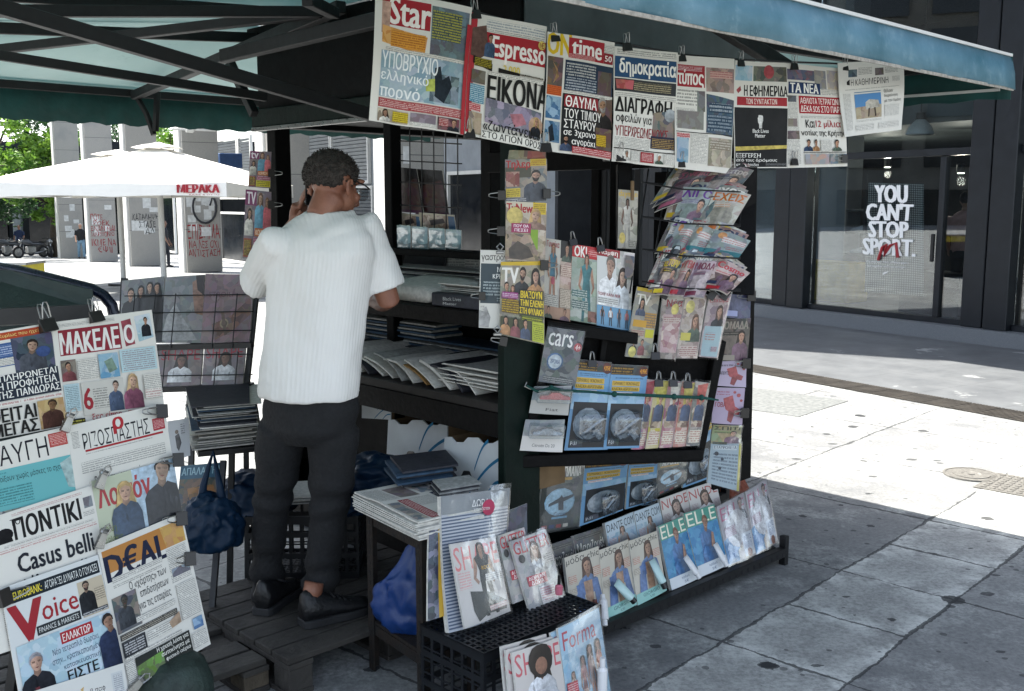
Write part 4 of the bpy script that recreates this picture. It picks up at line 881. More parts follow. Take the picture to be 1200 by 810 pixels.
mb = MB(); nn_ = 10
for k in range(4):
    a, b, c, d = e_[k], e_[(k+1) % 4], i_[(k+1) % 4], i_[k]
    G = [[a.lerp(b, u/nn_).lerp(d.lerp(c, u/nn_), v/nn_) - UP*(.045*math.sin(math.pi*u/nn_)*math.sin(math.pi*v/nn_)) for u in range(nn_+1)] for v in range(nn_+1)]
    vs = [[mb.bm.verts.new(p) for p in r] for r in G]
    for j in range(nn_):
        for i in range(nn_): mb.bm.faces.new([vs[j][i], vs[j][i+1], vs[j+1][i+1], vs[j+1][i]])
aw = mb.build('awning', M['canvas'], ks, smooth=True); sm = aw.modifiers.new('t', 'SOLIDIFY'); sm.thickness = .004
def skirt(p, q, drop, out, mat, name, amp=.0, n=60, h2=0, thick=.004):
    mb = MB(); rows = []
    for z, o in ((0, 0), (-drop*.5, out*.8), (-drop, out)):
        rows.append([p.lerp(q, k/n) + UP*(z + h2 + amp*.5*math.sin(k*1.7+z*9)*(z != 0)) + (q-p).normalized().cross(UP)*(o + amp*math.sin(k*1.1 + 3*math.sin(k*.37))*(-z/drop)) for k in range(n+1)])
    mb.rings(rows, close=False, caps=False); o = mb.build(name, mat, aw, smooth=True); s = o.modifiers.new('t', 'SOLIDIFY'); s.thickness = thick; return o
fz = .20
skirt(EP(E0, L0, ZE+.085), EP(E1+.01, L0, ZE+.085), .145, .02, M['fascia'], 'fascia', .006, 40)
mb = MB(); mb.bar(EP(E0, L0-.022, ZE-.062), EP(E1, L0-.022, ZE-.062), .006, .012); mb.build('hem', M['hem'], aw)
mb = MB(); mb.bar(EP(E0, L0-.005, ZE+.09), EP(E1, L0-.005, ZE+.09), .012); mb.build('edge_piping', M['white_metal'], aw)
skirt(EP(E1, L0-.01, ZE+.10), EP(E1, L1, ZE+.10), .20, .01, M['valance'], 'valance', .01, 60)
skirt(EP(E1, L1, ZE+.10), EP(E0, L1, ZE+.10), .22, .02, M['valance'], 'valance', .014, 110)
mb = MB(); mb.bar(EP(E1-.02, L0+.03, ZE-.06), EP(E1-.02, L0+1.2, ZE-.055), .012); mb.build('hem', M['white_metal'], aw)
def beam(p, q, w_=.05, h_=.06, mat=None): MB().bar(p, q, w_*.8, h_*.8).build('beam', mat or M['beam'], aw, bevel=.003)
zr = ZE + .055
beam(EP(E0, L0+.06, zr), EP(E1, L0+.06, zr), .04, .05); beam(EP(E1-.06, L0+.085, zr), EP(E1-.06, L1-.085, zr), .04, .05); beam(EP(E1-.03, L1-.06, zr), EP(E0, L1-.06, zr), .04, .05)
for l in (2.2, 2.9, 3.9, 4.9):    # rafters towards the near side
    beam(EP(ke0+.0, max(kl0+.06, min(l, kl1-.06)), zk-.07), EP(E0, l, zr), .04, .06)
beam(EP(ke1, kl0+.03, zk-.08), EP(E1-.08, L0+.1, zr-.02), .05, .07); beam(EP(ke1, kl1-.03, zk-.08), EP(E1-.08, L1-.1, zr-.02), .05, .07)
beam(at(785, -6, 3.75), at(932, 86, 4.35), .055, .07); beam(at(1062, 77, 4.95), at(885, 50, 4.75), .05, .06)
beam(at(445, 138, 4.25), at(-30, 0, 3.2), .055, .06); beam(at(312, 114, 5.0), at(-20, 62, 4.3), .045, .05)
beam(at(158, 112, 6.0), at(400, 8, 4.25), .06, .06); beam(at(375, 14, 4.2), at(-20, 13, 3.5), .05, .05); beam(at(-10, 59, 4.9), at(375, 15, 4.3), .05, .05)
beam(at(268, 70, 5.3), at(298, 134, 5.1), .05, .05); beam(at(262, 66, 4.7), at(450, 22, 4.05), .06, .07); beam(at(360, 0, 3.6), at(392, 16, 4.0), .05, .05)
p = at(160, 113, 6.0); mb = MB(); mb.tube([p, p+V((.06,-.02,-.1)), p+V((.1,-.03,-.22))], .018, 6); mb.tube([p+V((.12,0,.02)), p+V((.12,-.03,-.1)), p+V((.11,-.03,-.2))], .02, 6); mb.build('tie_strap', M['beam'], aw)
# ------------------------------------------------------------------ shelving, cartons and clutter in the front of the kiosk
def carton(px, b, dep, label, hole=True):
    pl = PF(b); c = [hp(x, y, pl) for x, y in px]; o = empty('fruit_carton', c[3].lerp(c[2], .5), label, 'carton')
    n = -ER; mb = MB(); t_ = .006; top = [c[0], c[0].lerp(c[1], .12), c[0].lerp(c[1], .2)-UP*.02, c[0].lerp(c[1], .34)-UP*.02, c[0].lerp(c[1], .42), c[0].lerp(c[1], .6), c[0].lerp(c[1], .68)-UP*.02, c[0].lerp(c[1], .84)-UP*.02, c[1]]
    mb.prism(top + [c[2], c[3]], ER*t_); mb.build('front_panel', M['carton'], o)
    mb = MB()
    for p, q in ((c[0], c[3]), (c[1], c[2])): mb.prism([p-UP*.003+ER*.0065, q+ER*.0065, q+ER*dep, p-UP*.003+ER*dep], (c[1]-c[0]).normalized()*(.006 if p is c[0] else -.006))
    mb.prism([c[0]-UP*.002+ER*dep, c[1]-UP*.002+ER*dep, c[2]+ER*dep, c[3]+ER*dep], ER*.006); mb.build('side_panel', M['carton_brown'], o)
    q = lambda u, v, d=.002: c[0].lerp(c[1], u).lerp(c[3].lerp(c[2], u), v) + n*d
    for k, (u0, v0, u1, v1) in enumerate(((.45,.95,1.0,.28),(.72,1.0,1.0,.68),(.55,.5,.78,.02))):
        mb = MB(); pts = [(u0+(u1-u0)*s, v0+(v1-v0)*s-.10*math.sin(math.pi*s)) for s in [i/8 for i in range(9)]]
        for (a0, b0), (a1, b1) in zip(pts, pts[1:]): mb.poly([q(min(a0,.998), b0, .0012), q(min(a1,.998), b1, .0012), q(min(a1,.998), min(b1+.06, .99), .0012), q(min(a0,.998), min(b0+.06, .99), .0012)])
        mb.build('printed_stripe', surf('carton_blue', '#1d6f96', .8) if 'carton_blue' not in bpy.data.materials else bpy.data.materials['carton_blue'], o)
    if hole:
        mb = MB(); mb.poly([q(.42+.1*math.cos(a)*(1+.25*math.sin(3*a)), .66+.13*math.sin(a)*(1+.2*math.cos(2*a)), .0016) for a in [6.2832*k/16 for k in range(16)]]); mb.build('hand_hole', M['toy_dark'], o)
        mb = MB(); mb.prism([q(.36,.68,.003), q(.5,.7,.003), q(.5,.86,.008), q(.38,.84,.01)], n*.002); mb.build('torn_flap', M['carton_brown'], o)
carton([(455,492),(524,493),(524,560),(452,556)], -.12, .34, 'white fruit carton with blue swooshes under the shelf, left of two')
carton([(521,512),(588,514),(588,586),(518,580)], -.26, .34, 'white fruit carton with blue swooshes beside the green post, right of two')
carton([(424,466),(458,470),(458,492),(424,490)], -.02, .3, 'small pale carton high under the shelf behind the man', False)
def bag(P, rx, ry, rz, mat, label, seed=0, name='plastic_bag', knot=True):
    mb = MB(); bmesh.ops.create_icosphere(mb.bm, subdivisions=5, radius=1)
    for v in mb.bm.verts:
        d = v.co.copy(); r = 1.05 + .22*mnoise.noise(d*1.8+V((seed,0,0))) - .22*abs(mnoise.noise(d*3.0+V((0,seed,0)))) - .06*abs(mnoise.noise(d*6+V((seed,seed,0)))) + .02*mnoise.noise(d*16)
        z = d.z*r
        if z < -.6: z = -.6 - (z+.6)*.1*0
        if knot and d.z > .55: k = (d.z-.55)/.45; r *= 1-.72*k; z += .55*k*k
        v.co = V((P[0]+d.x*r*rx, P[1]+d.y*r*ry, P[2]+(z+.6)*rz))
    return tag(mb.build(name, mat, smooth=True), label, 'bag')
def stack(px, z0, n, th, label, name='newspaper_stack', seed=1, jit=.012, curl=.03, mats=None, tops=None, cat='newspaper stack', group=None):
    """n folded papers lying on z0; px = far-left, far-right, near-right, near-left corners of the bottom sheet"""
    q = random.Random(seed); c = [onz(x, y, z0) for x, y in px]; o = empty(name, (c[0]+c[2])/2, label, cat, group)
    mats = mats or [M['paper_edge']]
    for m_i, m in enumerate(mats):
        mb = MB()
        for k in range(n):
            if k % len(mats) != m_i: continue
            j = V((q.uniform(-jit, jit), q.uniform(-jit, jit), 0)); z = z0 + k*th; a = q.uniform(-.02, .02); m_ = (c[0]+c[2])/2
            R = []
            for s in range(7):
                u = s/6; l = c[0].lerp(c[3], u); r = c[1].lerp(c[2], u); rise = curl*(abs(u-.5)*2)**2.5*(k/n)*q.uniform(.7, 1.1)*(1 if u > .5 else .2)
                row = []
                for p in (l, r): p2 = m_ + Matrix.Rotation(a, 3, 'Z') @ (p-m_) + j; row.append(V((p2.x, p2.y, z + rise)))
                t_ = th*.86 if u < .95 else th*.6
                R.append([row[0], row[1], row[1]+UP*t_, row[0]+UP*t_])
            mb.rings(R)
        mb.build('papers', m, o)
    return o, z0 + n*th
M['paper_blue'] = surf('blue_cover_edge', '#2c475f', .7, 0, .4, 30); M['paper_grey'] = surf('grey_paper_edge', '#9fa09c', .85, 0, .35, 50); M['paper_dark'] = surf('dark_cover_edge', '#2d2f38', .6, 0, .4, 30); M['paper_tan'] = surf('tan_cover_edge', '#a4804c', .7, 0, .3, 30)
pl = PF(-.30)
# papers fanned along the middle shelf
q = random.Random(21)
for k in range(17):
    a = 1.12 - .073*k; z = z_shelf + .004; th_ = q.uniform(.008, .016); an = math.radians(q.uniform(17, 27)); dl = EL*math.cos(an)*.21 + UP*math.sin(an)*.21; nn2 = (UP*math.cos(an) - EL*math.sin(an))
    mb = MB(); R = []; b0 = -.29 + q.uniform(0, .03)
    for s in range(5):
        b = b0 + .36*s/4; c = K(a, b, z); cv = .012*(1 + .5*math.sin(k*1.3)); fr_ = .7 if s == 0 else 1
        low = [c + dl*u + nn2*cv*math.sin(math.pi*u)*1.6 for u in (0, .3, .6, .85, 1.0)]; R.append(low + [p + nn2*th_*fr_ for p in reversed(low)])
    mb.rings(R); mt = [M['paper_edge'], M['paper_edge'], M['paper_grey'], M['paper_edge'], M['paper_tan'], M['paper_edge'], M['paper_edge'], M['paper_dark']][k % 8]
    tag(mb.build('folded_newspaper', mt), 'folded newspaper in the fanned row on the middle shelf', 'newspaper', 'newspapers fanned along the middle shelf')
stack([px_of(K(a, b, z_shelf+.03)) for a, b in ((.16,.04),(-.18,.04),(-.18,-.26),(.16,-.26))], z_shelf+.03, 11, .0055, 'loose pile of white edged newspapers at the right of the middle shelf', 'newspaper_stack', 23, .02, .02)
o_, _ = stack([px_of(K(a, b, z_shelf+.001)) for a, b in ((1.2,.19),(-.19,.19),(-.19,.03),(1.2,.03))], z_shelf+.001, 11, .012, 'stack of dark and blue covered magazines at the back of the middle shelf', 'magazine_stack', 5, .03, .0, [M['paper_dark'], M['paper_blue'], M['paper_grey']], cat='magazine stack')
o_, _ = stack([px_of(K(a, b, z_shelf+.135)) for a, b in ((1.2,.18),(.55,.18),(.55,.02),(1.2,.02))], z_shelf+.135, 5, .012, 'short stack of pale blue edged papers on top of the dark magazines', 'magazine_stack', 6, .02, .0, [M['paper_grey'], M['paper_blue']], cat='magazine stack')
mb = MB(); mb.rings([[K(.28 + r*math.cos(t_)*.5, -.2+.12*s, z_shelf+.05 + r*math.sin(t_)*.5) for t_ in [6.2832*k/10 for k in range(10)] for r in (.11+.02*math.sin(5*t_+s),)] for s in range(4)]); tag(mb.build('folded_cloth', M['panel_black'], smooth=True), 'dark crumpled cloth at the right end of the middle shelf by the green post', 'cloth')
# on the counter
def slab(name, label, cat, a0, a1, b0, b1, z, h, mat, tilt=0, group=None, art=None):
    mb = MB(); mb.hexa([K(a0,b0,z), K(a1,b0,z), K(a1,b1,z+tilt), K(a0,b1,z+tilt), K(a0,b0,z+h), K(a1,b0,z+h), K(a1,b1,z+h+tilt), K(a0,b1,z+h+tilt)])
    return tag(mb.build(name, mat, bevel=min(h*.3, .004)), label, cat, group)
sc_ = .05/.53
zc = lambda b: z_ctr + (b+.29)*sc_
slab('newspaper_stack', 'black front paged newspapers piled on the counter ledge under the sill', 'newspaper stack', -.17, .185, -.285, -.25, zc(-.28)+.003, .05, M['paper_dark'], .003)
stack([px_of(K(a, b, zc(-.2)+.012)) for a, b in ((.18,.04),(-.17,.04),(-.17,-.24),(.18,-.24))], zc(-.2)+.012, 8, .0065, 'newspapers lying behind the black front pages on the counter', 'newspaper_stack', 51, .012, .02, [M['paper_grey'], M['paper_edge']])
mb = MB(); R = []
for s in range(6):
    b = -.26 + .28*s/5; R.append([K(.24, b, zc(b)+.004), K(.60, b, zc(b)+.004), K(.62, b, zc(b)+.03), K(.60, b, zc(b)+.056), K(.54, b, zc(b)+.064), K(.28, b, zc(b)+.060), K(.21, b, zc(b)+.047), K(.205, b, zc(b)+.022)])
mb.rings(R)
tag(mb.build('folded_newspaper_bundle', M['paper_edge'], smooth=True), 'thick folded bundle of white newspapers beside the man\'s elbow on the counter', 'newspaper')
stack([px_of(K(a, b, zc(.1)+.012)) for a, b in ((.86,.2),(.18,.2),(.18,.02),(.86,.02))], zc(.1)+.012, 10, .007, 'newspapers piled behind the folded bundle on the counter', 'newspaper_stack', 52, .03, .0, [M['paper_grey'], M['paper_dark'], M['paper_edge']])
stack([px_of(K(a, b, zc(-.2)+.006)) for a, b in ((1.25,.1),(.66,.1),(.66,-.26),(1.25,-.26))], zc(-.2)+.006, 9, .007, 'newspapers piled on the counter in front of the man', 'newspaper_stack', 53, .03, .02, [M['paper_grey'], M['paper_edge']])
P = K(.62, .16, zc(.16)+.06)
mb = MB(); mb.box(P, EL*.30, ER*.05+UP*.19, -ER*.012+UP*.003); tag(mb.build('laptop_screen', M['toy_dark'], bevel=.004), 'black screen leaning at the back of the counter under the sill', 'screen')
lettering([('Black Lives', [(520,348),(541,349),(541,353),(520,352)]), ('Matter', [(520,354),(536,355),(536,358),(520,357)])], *PF(-.287), M['bill'], [o for o in bpy.data.objects if o.get('label', '').startswith('black front paged')][0], 'lettering', .004)
for i, (x0, y0, x1, y1, b) in enumerate(((514,296,546,335,.18),(541,298,562,333,.14))):
    A = Art('#b9bab6', .7).m(6,14,94,90,'#4a4d55',13)
    cover('price_list', PRN, PF(b), [(x0+4,y0),(x1,y0+1),(x1-2,y1),(x0,y1)], A, ['handwritten paper sheet clipped at the back of the counter, left of two', 'handwritten paper sheet behind the food magazine, right of two'][i], 'paper sheet', T=.001, curl=.01)
# wire grid in the front window with comics and blue books
gr = empty('wire_grid', hp(505, 290, PF(.03)), 'black wire display grid hanging in the left window of the kiosk', 'display grid')
mb = MB(); pl = PF(.05)
for x in (466, 480, 494, 508, 522, 536): mb.tube([hp(x, 146, pl), hp(x+1, 291, pl)], .003, 5)
for y in (165, 188, 213, 240, 268): mb.tube([hp(462, y, pl), hp(541, y+4, pl)], .003, 5)
mb.build('wires', M['wire'], gr)
for i, (x0, x1, y0, y1) in enumerate(((467,496,196,250),(488,526,198,253))):
    A = Art('#1c1618', .7).gp([(5,40),(95,20),(95,95),(5,95)], '#5a2320', '#151214').r(0,94,100,100,'#5a2c55').g([(0,0),(100,0),(100,25)], '#2b2a2e')
    cover('comic_book', PRG, PF(.09+.02*i), [(x0,y0),(x1-8,y0+2),(x1,y1),(x0-1,y1-2)], A, ['dark red and black comic on the wire grid, left of two', 'dark red and black comic on the wire grid, right of two'][i], 'comic')
for i, (x0, x1) in enumerate(((467,491),(491,532))):
    A = Art('#c6bfae', .9).gp([(8,10),(92,10),(92,90),(8,90)], '#8a6a5a', '#d8d2c4').g([(30,40),(70,25),(75,50),(35,70)], '#3a3034').r(84,10,100,100,'#3b6d92')
    cover('magazine', PRG, PF(.08), [(x0,249),(x1,252),(x1+2,272),(x0,270)], A, ['pale illustrated magazine behind the blue booklets, left of two', 'pale illustrated magazine behind the blue booklets, right of two'][i], 'magazine')
for i, (x0, x1) in enumerate(((465,481),(482.5,501),(502.5,521),(522,540))):
    A = Art('#9db9c0', .75).gp([(0,0),(100,0),(100,30),(0,30)], '#c6d3d4', '#8fb0b8').g([(0,80),(20,70),(34,74),(40,62),(46,74),(70,78),(100,70),(100,100),(0,100)], '#5f818a').m(25,8,75,16,'#e2e8e8',5,'#a9c3c9')
    cover('booklet', PRG, PF(.02), [(x0,264+i*1.6),(x1,265+i*1.6),(x1,293),(x0,291)], A, ['light blue booklet with a skyline, %s of four in front of the wire grid' % n for n in ('leftmost', 'second', 'third', 'rightmost')][i], 'booklet', 'light blue booklets in the kiosk window', wrap='film')
# ------------------------------------------------------------------ binder clips
def make_clip():
    o = MB().hexa([(-.5,-.30,0),(.5,-.30,0),(.5,.30,0),(-.5,.30,0),(-.5,-.05,1),(.5,-.05,1),(.5,.05,1),(-.5,.05,1)]).build('binder_clip', M['clip'], loc=(0,0,0), bevel=.03)
    for s in (-1, 1):
        mb = MB(); mb.tube([(-.28,s*.05,.98),(-.26,s*.12,1.05),(-.18,s*.28,1.9),(-.1,s*.34,2.15),(.1,s*.34,2.15),(.18,s*.28,1.9),(.26,s*.12,1.05),(.28,s*.05,.98)], .045, 6)
        mb.build('wire_handle', M['steel'], o)
    return o
CLIP0 = [None]
def clip(x, y, pl, off, ang, size, label, group, ht=.8):
    """black body centred on pixel x, y; ang turns it in the sheet's plane (0: mouth down-edge below, handles up)"""
    P, N = pl; p = hit(x, y, P + N*off, N); up = (UP - N*UP.dot(N)).normalized(); rt = up.cross(N)
    a = math.radians(ang); z = up*math.cos(a) - rt*math.sin(a); xx = z.cross(N) * -1
    xx = N.cross(z); yy = z.cross(xx)
    if CLIP0[0] is None: CLIP0[0] = make_clip(); o = CLIP0[0]
    else: o = copy_tree(CLIP0[0])
    m = Matrix((xx, yy, z)).transposed().to_4x4(); o.matrix_world = Matrix.Translation(p - z*size*ht*.5) @ m @ Matrix.Diagonal((size, size*.9, size*ht, 1))
    tag(o, label, 'clip', group); return o
# ------------------------------------------------------------------ newspapers hung on the line
NP = plane((-.29, 3.3, 0), (1.54, .90)); G = 'newspapers hanging from the line'
Wt = '#dedbd3'
def hung(i, px, art, label, off): return cover('newspaper', PRN, NP, px, art, label, 'newspaper', G, T=.003, news=.015, off=off*1.5, grid=(12, 8), seed=40+i)
A = Art(Wt).r(7,4,56,25,'#a32631').t('Star',15,3,56,24,'#f0e9e2',3).g([(7,8),(16,8),(15,32),(7,32)],'#c79b84').gp([(8,26),(54,30),(52,44),(8,39)],'#c98b3a','#d6a455').m(17,29,52,41,'#7c1e1e',7,'#d39a45').p(57,5,98,42,'#6d8189','#2c3940').m(58,8,90,30,'#d6cf4a',8,'#44545c')
A.m(12,42,96,45,'#222',5).gp([(8,45),(97,45),(97,80),(8,80)],'#7d97a6','#a9bcc4').p(60,56,92,78,'#32414c','#8fa4ad').g([(55,62),(66,60),(66,70),(56,71)],'#b7c23c').g([(64,52),(70,50),(73,60),(80,56),(84,64),(76,78),(66,74)],'#25303a')
A.t('ΥΠΟΒΡΥΧΙΟ',9,45,67,58,'#e9ecec',2).t('ελληνικό',9,59,58,69,'#e9ecec',2).t('πορνό',9,70,50,82,'#e9ecec',2).r(8,81,97,88,'#9b2a31').m(9,81.5,96,87.5,'#efe3dc',5,'#9b2a31')
A.p(8,89,40,99,'#8a7660','#d9d0bc').bust(10,89,22,99,'#3a2a1e',long=1).m(24,90,40,98,'#2a2410',6,'#cbb53e').p(42,89,68,96,'#8b7a80','#5a5560').m(42,96,68,99,'#222',4).p(70,89,94,99,'#3a2c30','#7a3036').bust(80,89,94,99).m(71,90,81,96,'#e9d8d0',5,'#8f2a30').r(95.5,14,100,100,'#b0303a')
hung(0, [(441,-14),(553,9),(543,158),(433,141)], A, 'newspaper with red masthead and underwater photograph, leftmost on the line', .012)
A = Art(Wt).r(0,0,8,98,'#b33640').m(20,3,98,11,'#39607c',8).m(20,10,97,13,'#222',5).r(10,13,100,33,'#a92733').t('Espresso',30,15,100,36,'#f2ece6',3).g([(2,12),(20,8),(26,30),(14,36),(2,34)],'#6b4c42').bust(20,14,34,33,'#1e1a18',top='#35506f').e(94,16,5,'#e4c53c').t('1€',91,13.6,97,18.4,'#8b1a1a',2).g([(6,34),(32,38),(32,44),(6,40)],'#231f1c').m(8,35,31,42,'#dfcf4a',5,'#231f1c').t('2.000',46,37,66,43,'#e2c93c',2).g([(40,40),(100,44),(100,49),(40,45)],'#231f1c').m(66,42,98,48,'#e9e2d4',5,'#231f1c')
A.p(5,45,24,56,'#6d5a4c','#2a2a2c').m(4,57,24,72,'#e6eef0',6,'#3c7d93').m(4,73,20,79,'#efe6df',6,'#ae333d').p(4,80,22,98,'#83705c','#b9a98e').m(28,44,98,48,'#222',5).t('ΕΙΚΟΝΑ',28,47,104,68,'#141414',3).gp([(26,66),(97,70),(97,92),(26,86)],'#5d5668','#a79db0').g([(56,76),(70,74),(76,82),(62,86)],'#b66b78').e(90,82,11,'#b58e70').bust(82,74,98,90,'#9c7d42',long=1)
A.t('«ζωντάνεψε»',24,84,98,95,'#151515',2,0).r(22,93,98,103,Wt).t('ΣΤΟ ΑΓΙΟΝ ΟΡΟΣ',23,93.5,100,99,'#151515',2)
hung(1, [(552,15),(642,31),(633,177),(543,157)], A, 'newspaper with huge black headline over a purple photograph, second from left on the line', .008)
A = Art(Wt).t('ON',0,0,33,18,'#d9b92c',3).r(30,2,84,19,'#a72a35').t('time',35,3,80,17,'#f2ece6',3).m(84,3,100,10,'#222',5).r(84,10,99,19,'#8c2732').t('50',86,12,97,17,'#f2ece6',2).m(30,15,70,19,'#e9d9d2',4,'#a72a35').p(1,20,23,44,'#2c2320','#6f5038').g([(8,24),(16,30),(10,42),(18,36)],'#b68a50').m(1,44,23,52,'#7a2b18',6,'#c8693a')
A.r(26,21,100,46,'#25394e').m(28,23,72,34,'#e8e6df',9,'#25394e').m(28,35,74,46,'#d8dce0',9,'#25394e').gp([(76,26),(98,26),(98,46),(76,46)],'#5d4436','#2a2522').p(1,53,23,72,'#2d5f8a','#8fb0c6').p(1,74,23,92,'#24567c','#9db7c9').g([(6,80),(12,76),(16,90),(8,92)],'#1e2a36').m(26,46,100,49,'#222',5).r(25,49,100,97,'#1a1c1f').gp([(74,52),(100,48),(100,96),(74,96)],'#6a4a36','#2c2320').bust(70,47,100,74,'#8d8880','#b08058','#2a2624',beard=1)
A.r(27,50,77,60,'#8f2530').t('ΘΑΥΜΑ',29,50.5,75,60,'#f1ece6',2).t('ΤΟΥ ΤΙΜΙΟΥ',28,61.5,82,69.5,'#f1ece6',2).t('ΣΤΑΥΡΟΥ',28,70.5,74,78,'#f1ece6',2).t('σε 3χρονο',28,79,73,85.5,'#f1ece6',2).t('αγοράκι',38,86,73,93,'#f1ece6',2).bust(23,84,38,98,'#151313',beard=1).m(74,80,90,90,'#231f1c',6,'#c9a93a').r(38,93,100,99,'#a52c36').m(39,93.5,99,98.6,'#f0e2dc',6,'#a52c36')
hung(2, [(642,37),(721,50),(716,188),(638,176)], A, 'newspaper with yellow and red masthead above white headlines, third from left on the line', .012)
A = Art(Wt).m(4,1,98,6,'#222',7).r(1,8,98,26,'#2b5277').t('δημοκρατία',8,9,97,25,'#f0eee8',3).r(1,27,98,38,'#3a3d40').m(30,29,90,36,'#d9c9a0',7,'#3a3d40').gp([(2,28),(30,28),(28,36),(4,36)],'#9b3a3f','#c05a55').m(2,39,98,43,'#222',6).t('ΔΙΑΓΡΑΦΗ',2,43,92,56,'#141414',3).t('οφειλών για',3,57,62,67,'#1a1a1a',2).gp([(64,54),(99,50),(99,80),(64,80)],'#4b4f58','#8a7a68').e(90,55,8,'#a9b0b4').t('ΥΠΕΡΧΡΕΩΜΕΝΟΥΣ',2,68,88,77,'#8c2c34',2)
A.m(2,78,60,88,'#222',5).r(62,74,99,85,'#2d2f44').m(64,76,97,84,'#d9b66a',6,'#2d2f44').r(1,87.5,99,88.3,'#222').bust(14,89,26,98,'#77736c').m(2,89,13,98,'#222',4).m(27,89,44,98,'#222',4).r(46,89,68,98,'#9c2f37').m(48,90,66,97,'#f0e2dc',5,'#9c2f37').bust(70,89,82,98,'#d9d5cc').m(83,89,98,98,'#222',4)
hung(3, [(721,54),(793,62),(790,197),(717,189)], A, 'newspaper with blue masthead and tall black headline, fourth from the left on the line', .008)
A = Art(Wt).r(2,8,50,27,'#a02c36').m(4,9,46,13,'#eee',5,'#a02c36').t('τύπος',5,12,48,27,'#f0eae4',3).p(52,9,99,30,'#7e6d62','#b99c90').m(58,12,96,18,'#9a2c34',8,'#c9a9a0').m(2,29,40,44,'#1c1c1c',12).p(38,30,50,48,'#7d7d78','#3c3e40').m(2,46,34,62,'#222',5).p(4,48,48,64,'#8d8a84','#5f5c58').gp([(52,32),(99,36),(99,68),(52,66)],'#3c5468','#23323f').m(56,40,96,48,'#d0d6da',13,'#33485a').m(54,50,96,64,'#aeb8c0',12,'#33485a')
A.r(2,66.5,98,67.2,'#222').m(3,68,26,72,'#f0e6e0',6,'#a83a40').p(3,72,24,94,'#5d87a6','#a9b9c2').m(28,68,54,94,'#222',5).p(56,70,98,95,'#8a8070','#c4b9a8').m(58,72,96,80,'#d8d4cc',9,'#8a8070')
hung(4, [(792,64),(861,69),(858,204),(789,197)], A, 'crumpled newspaper with small red masthead and dark blue panel, hung on the line', .012)
A = Art(Wt).p(1,4,36,18,'#8fb3c6','#c4ced2').p(38,4,99,18,'#4a4f42','#7f7a6a').e(66,9,9,'#b2303a').t('Η ΕΦΗΜΕΡΙΔΑ',20,22,99,32,'#151515',3).r(6,33,98,41,'#a5333b').t('ΤΩΝ ΣΥΝΤΑΚΤΩΝ',24,34.5,78,39.5,'#ead9cf',2).g([(4,27),(12,23),(14,27),(8,30)],'#a5333b').r(1,43,99,99,'#222326').g([(48.3,62.3),(48,58.5),(46,56.5),(45.6,52.5),(46.8,51.8),(46.9,50.2),(48.3,49.6),(49.6,50.1),(50.8,49.6),(52,50.2),(53.3,50.1),(54.4,51.5),(54.5,55),(53,57.5),(52.8,62.3)],'#e3e1db').t('Black Lives',36,63,63,66.6,'#e9e7e2',2).t('Matter',41,67.5,58,71,'#e9e7e2',2)
A.g([(1,80),(99,78),(99,81.2),(1,84)],'#c9b13a').t('ΕΞΕΓΕΡΣΗ',3,86,52,90,'#e9e7e2',2).t('από τους δρόμους',3,91,80,94.6,'#e9e7e2',2).t('στα γήπεδα',3,95.4,50,98.8,'#e9e7e2',2).m(60,95.5,98,98,'#a0a0a0',5,'#222326')
hung(5, [(861,71),(922,74),(922,197),(858,197)], A, 'newspaper with a mostly black front page and a raised white fist, on the line', .008)
A = Art(Wt).p(1,5,52,15,'#4d5a74','#8a4a50').p(52,4,74,22,'#a79a8c','#6a7a8a').p(76,3,99,24,'#c3b49e','#8a90a0').r(6,17,62,28,'#1f3a63').t('ΤΑ ΝΕΑ',9,18,58,27,'#f1efe9',3).m(63,22,98,28,'#222',6).m(1,30,20,96,'#222',5).p(2,30,18,36,'#5a5d62').p(2,52,18,60,'#8f8072').p(2,64,20,72,'#7c6a5e').r(22,30,99,47,'#a62d37').t('ΑΘΛΙΟΤΑ ΤΕΤΡΑΓΩΝΙΚ',24,31.5,97,37.5,'#f1e6de',2).t('ΔΕΚΑ SOS ΣΤΟ ΠΑΡΚ',24,39,97,45.5,'#f1e6de',2)
A.m(24,49,98,52,'#222',5).t('Και',30,53,46,61,'#151515',2).t('12 μίλια',48,53,92,61.5,'#a92c36',2).t('νοτίως της Κρήτης',22,63,99,70,'#1a1a1a',2).bust(24,72,38,84,'#1d1a18').bust(38,72,52,84,'#2a2420').m(54,73,74,84,'#222',4).bust(76,72,92,84,'#23201e').r(22,85,98,85.6,'#333').p(24,87,68,97,'#8f9aa0','#b58e76').p(70,87,98,97,'#6b7884','#a9a090')
hung(6, [(920,74),(985,80),(993,195),(923,197)], A, 'newspaper with navy masthead box and red banner, second from the right on the line', .004)
A = Art('#dfddd7', 1.0).p(16,10,30,20,'#3b4c5a','#6d7a80').m(32,8,52,18,'#333',6).p(56,10,68,20,'#6b5d52').m(70,10,90,18,'#333',6).t('Η ΚΑΘΗΜΕΡΙΝΗ',20,23,74,32,'#1b1b1b',1).g([(13,26),(18,23),(18,31),(13,30)],'#333').m(80,23,92,30,'#222',4).m(10,36,92,37.5,'#555',6).m(6,42,18,92,'#555',5).r(24,41,62,42,'#5a7fa0').r(24,44,62,62,'#5d8fbf').gp([(24,62),(62,60),(62,78),(24,78)],'#b9a88c','#77685a').g([(40,56),(46,52),(58,54),(60,64),(40,66)],'#c9c2b4').g([(44,64),(46,64),(45,76),(43,76)],'#4a4038').g([(52,64),(54,64),(55,76),(53,76)],'#4a4038').m(24,80,62,82,'#555',5)
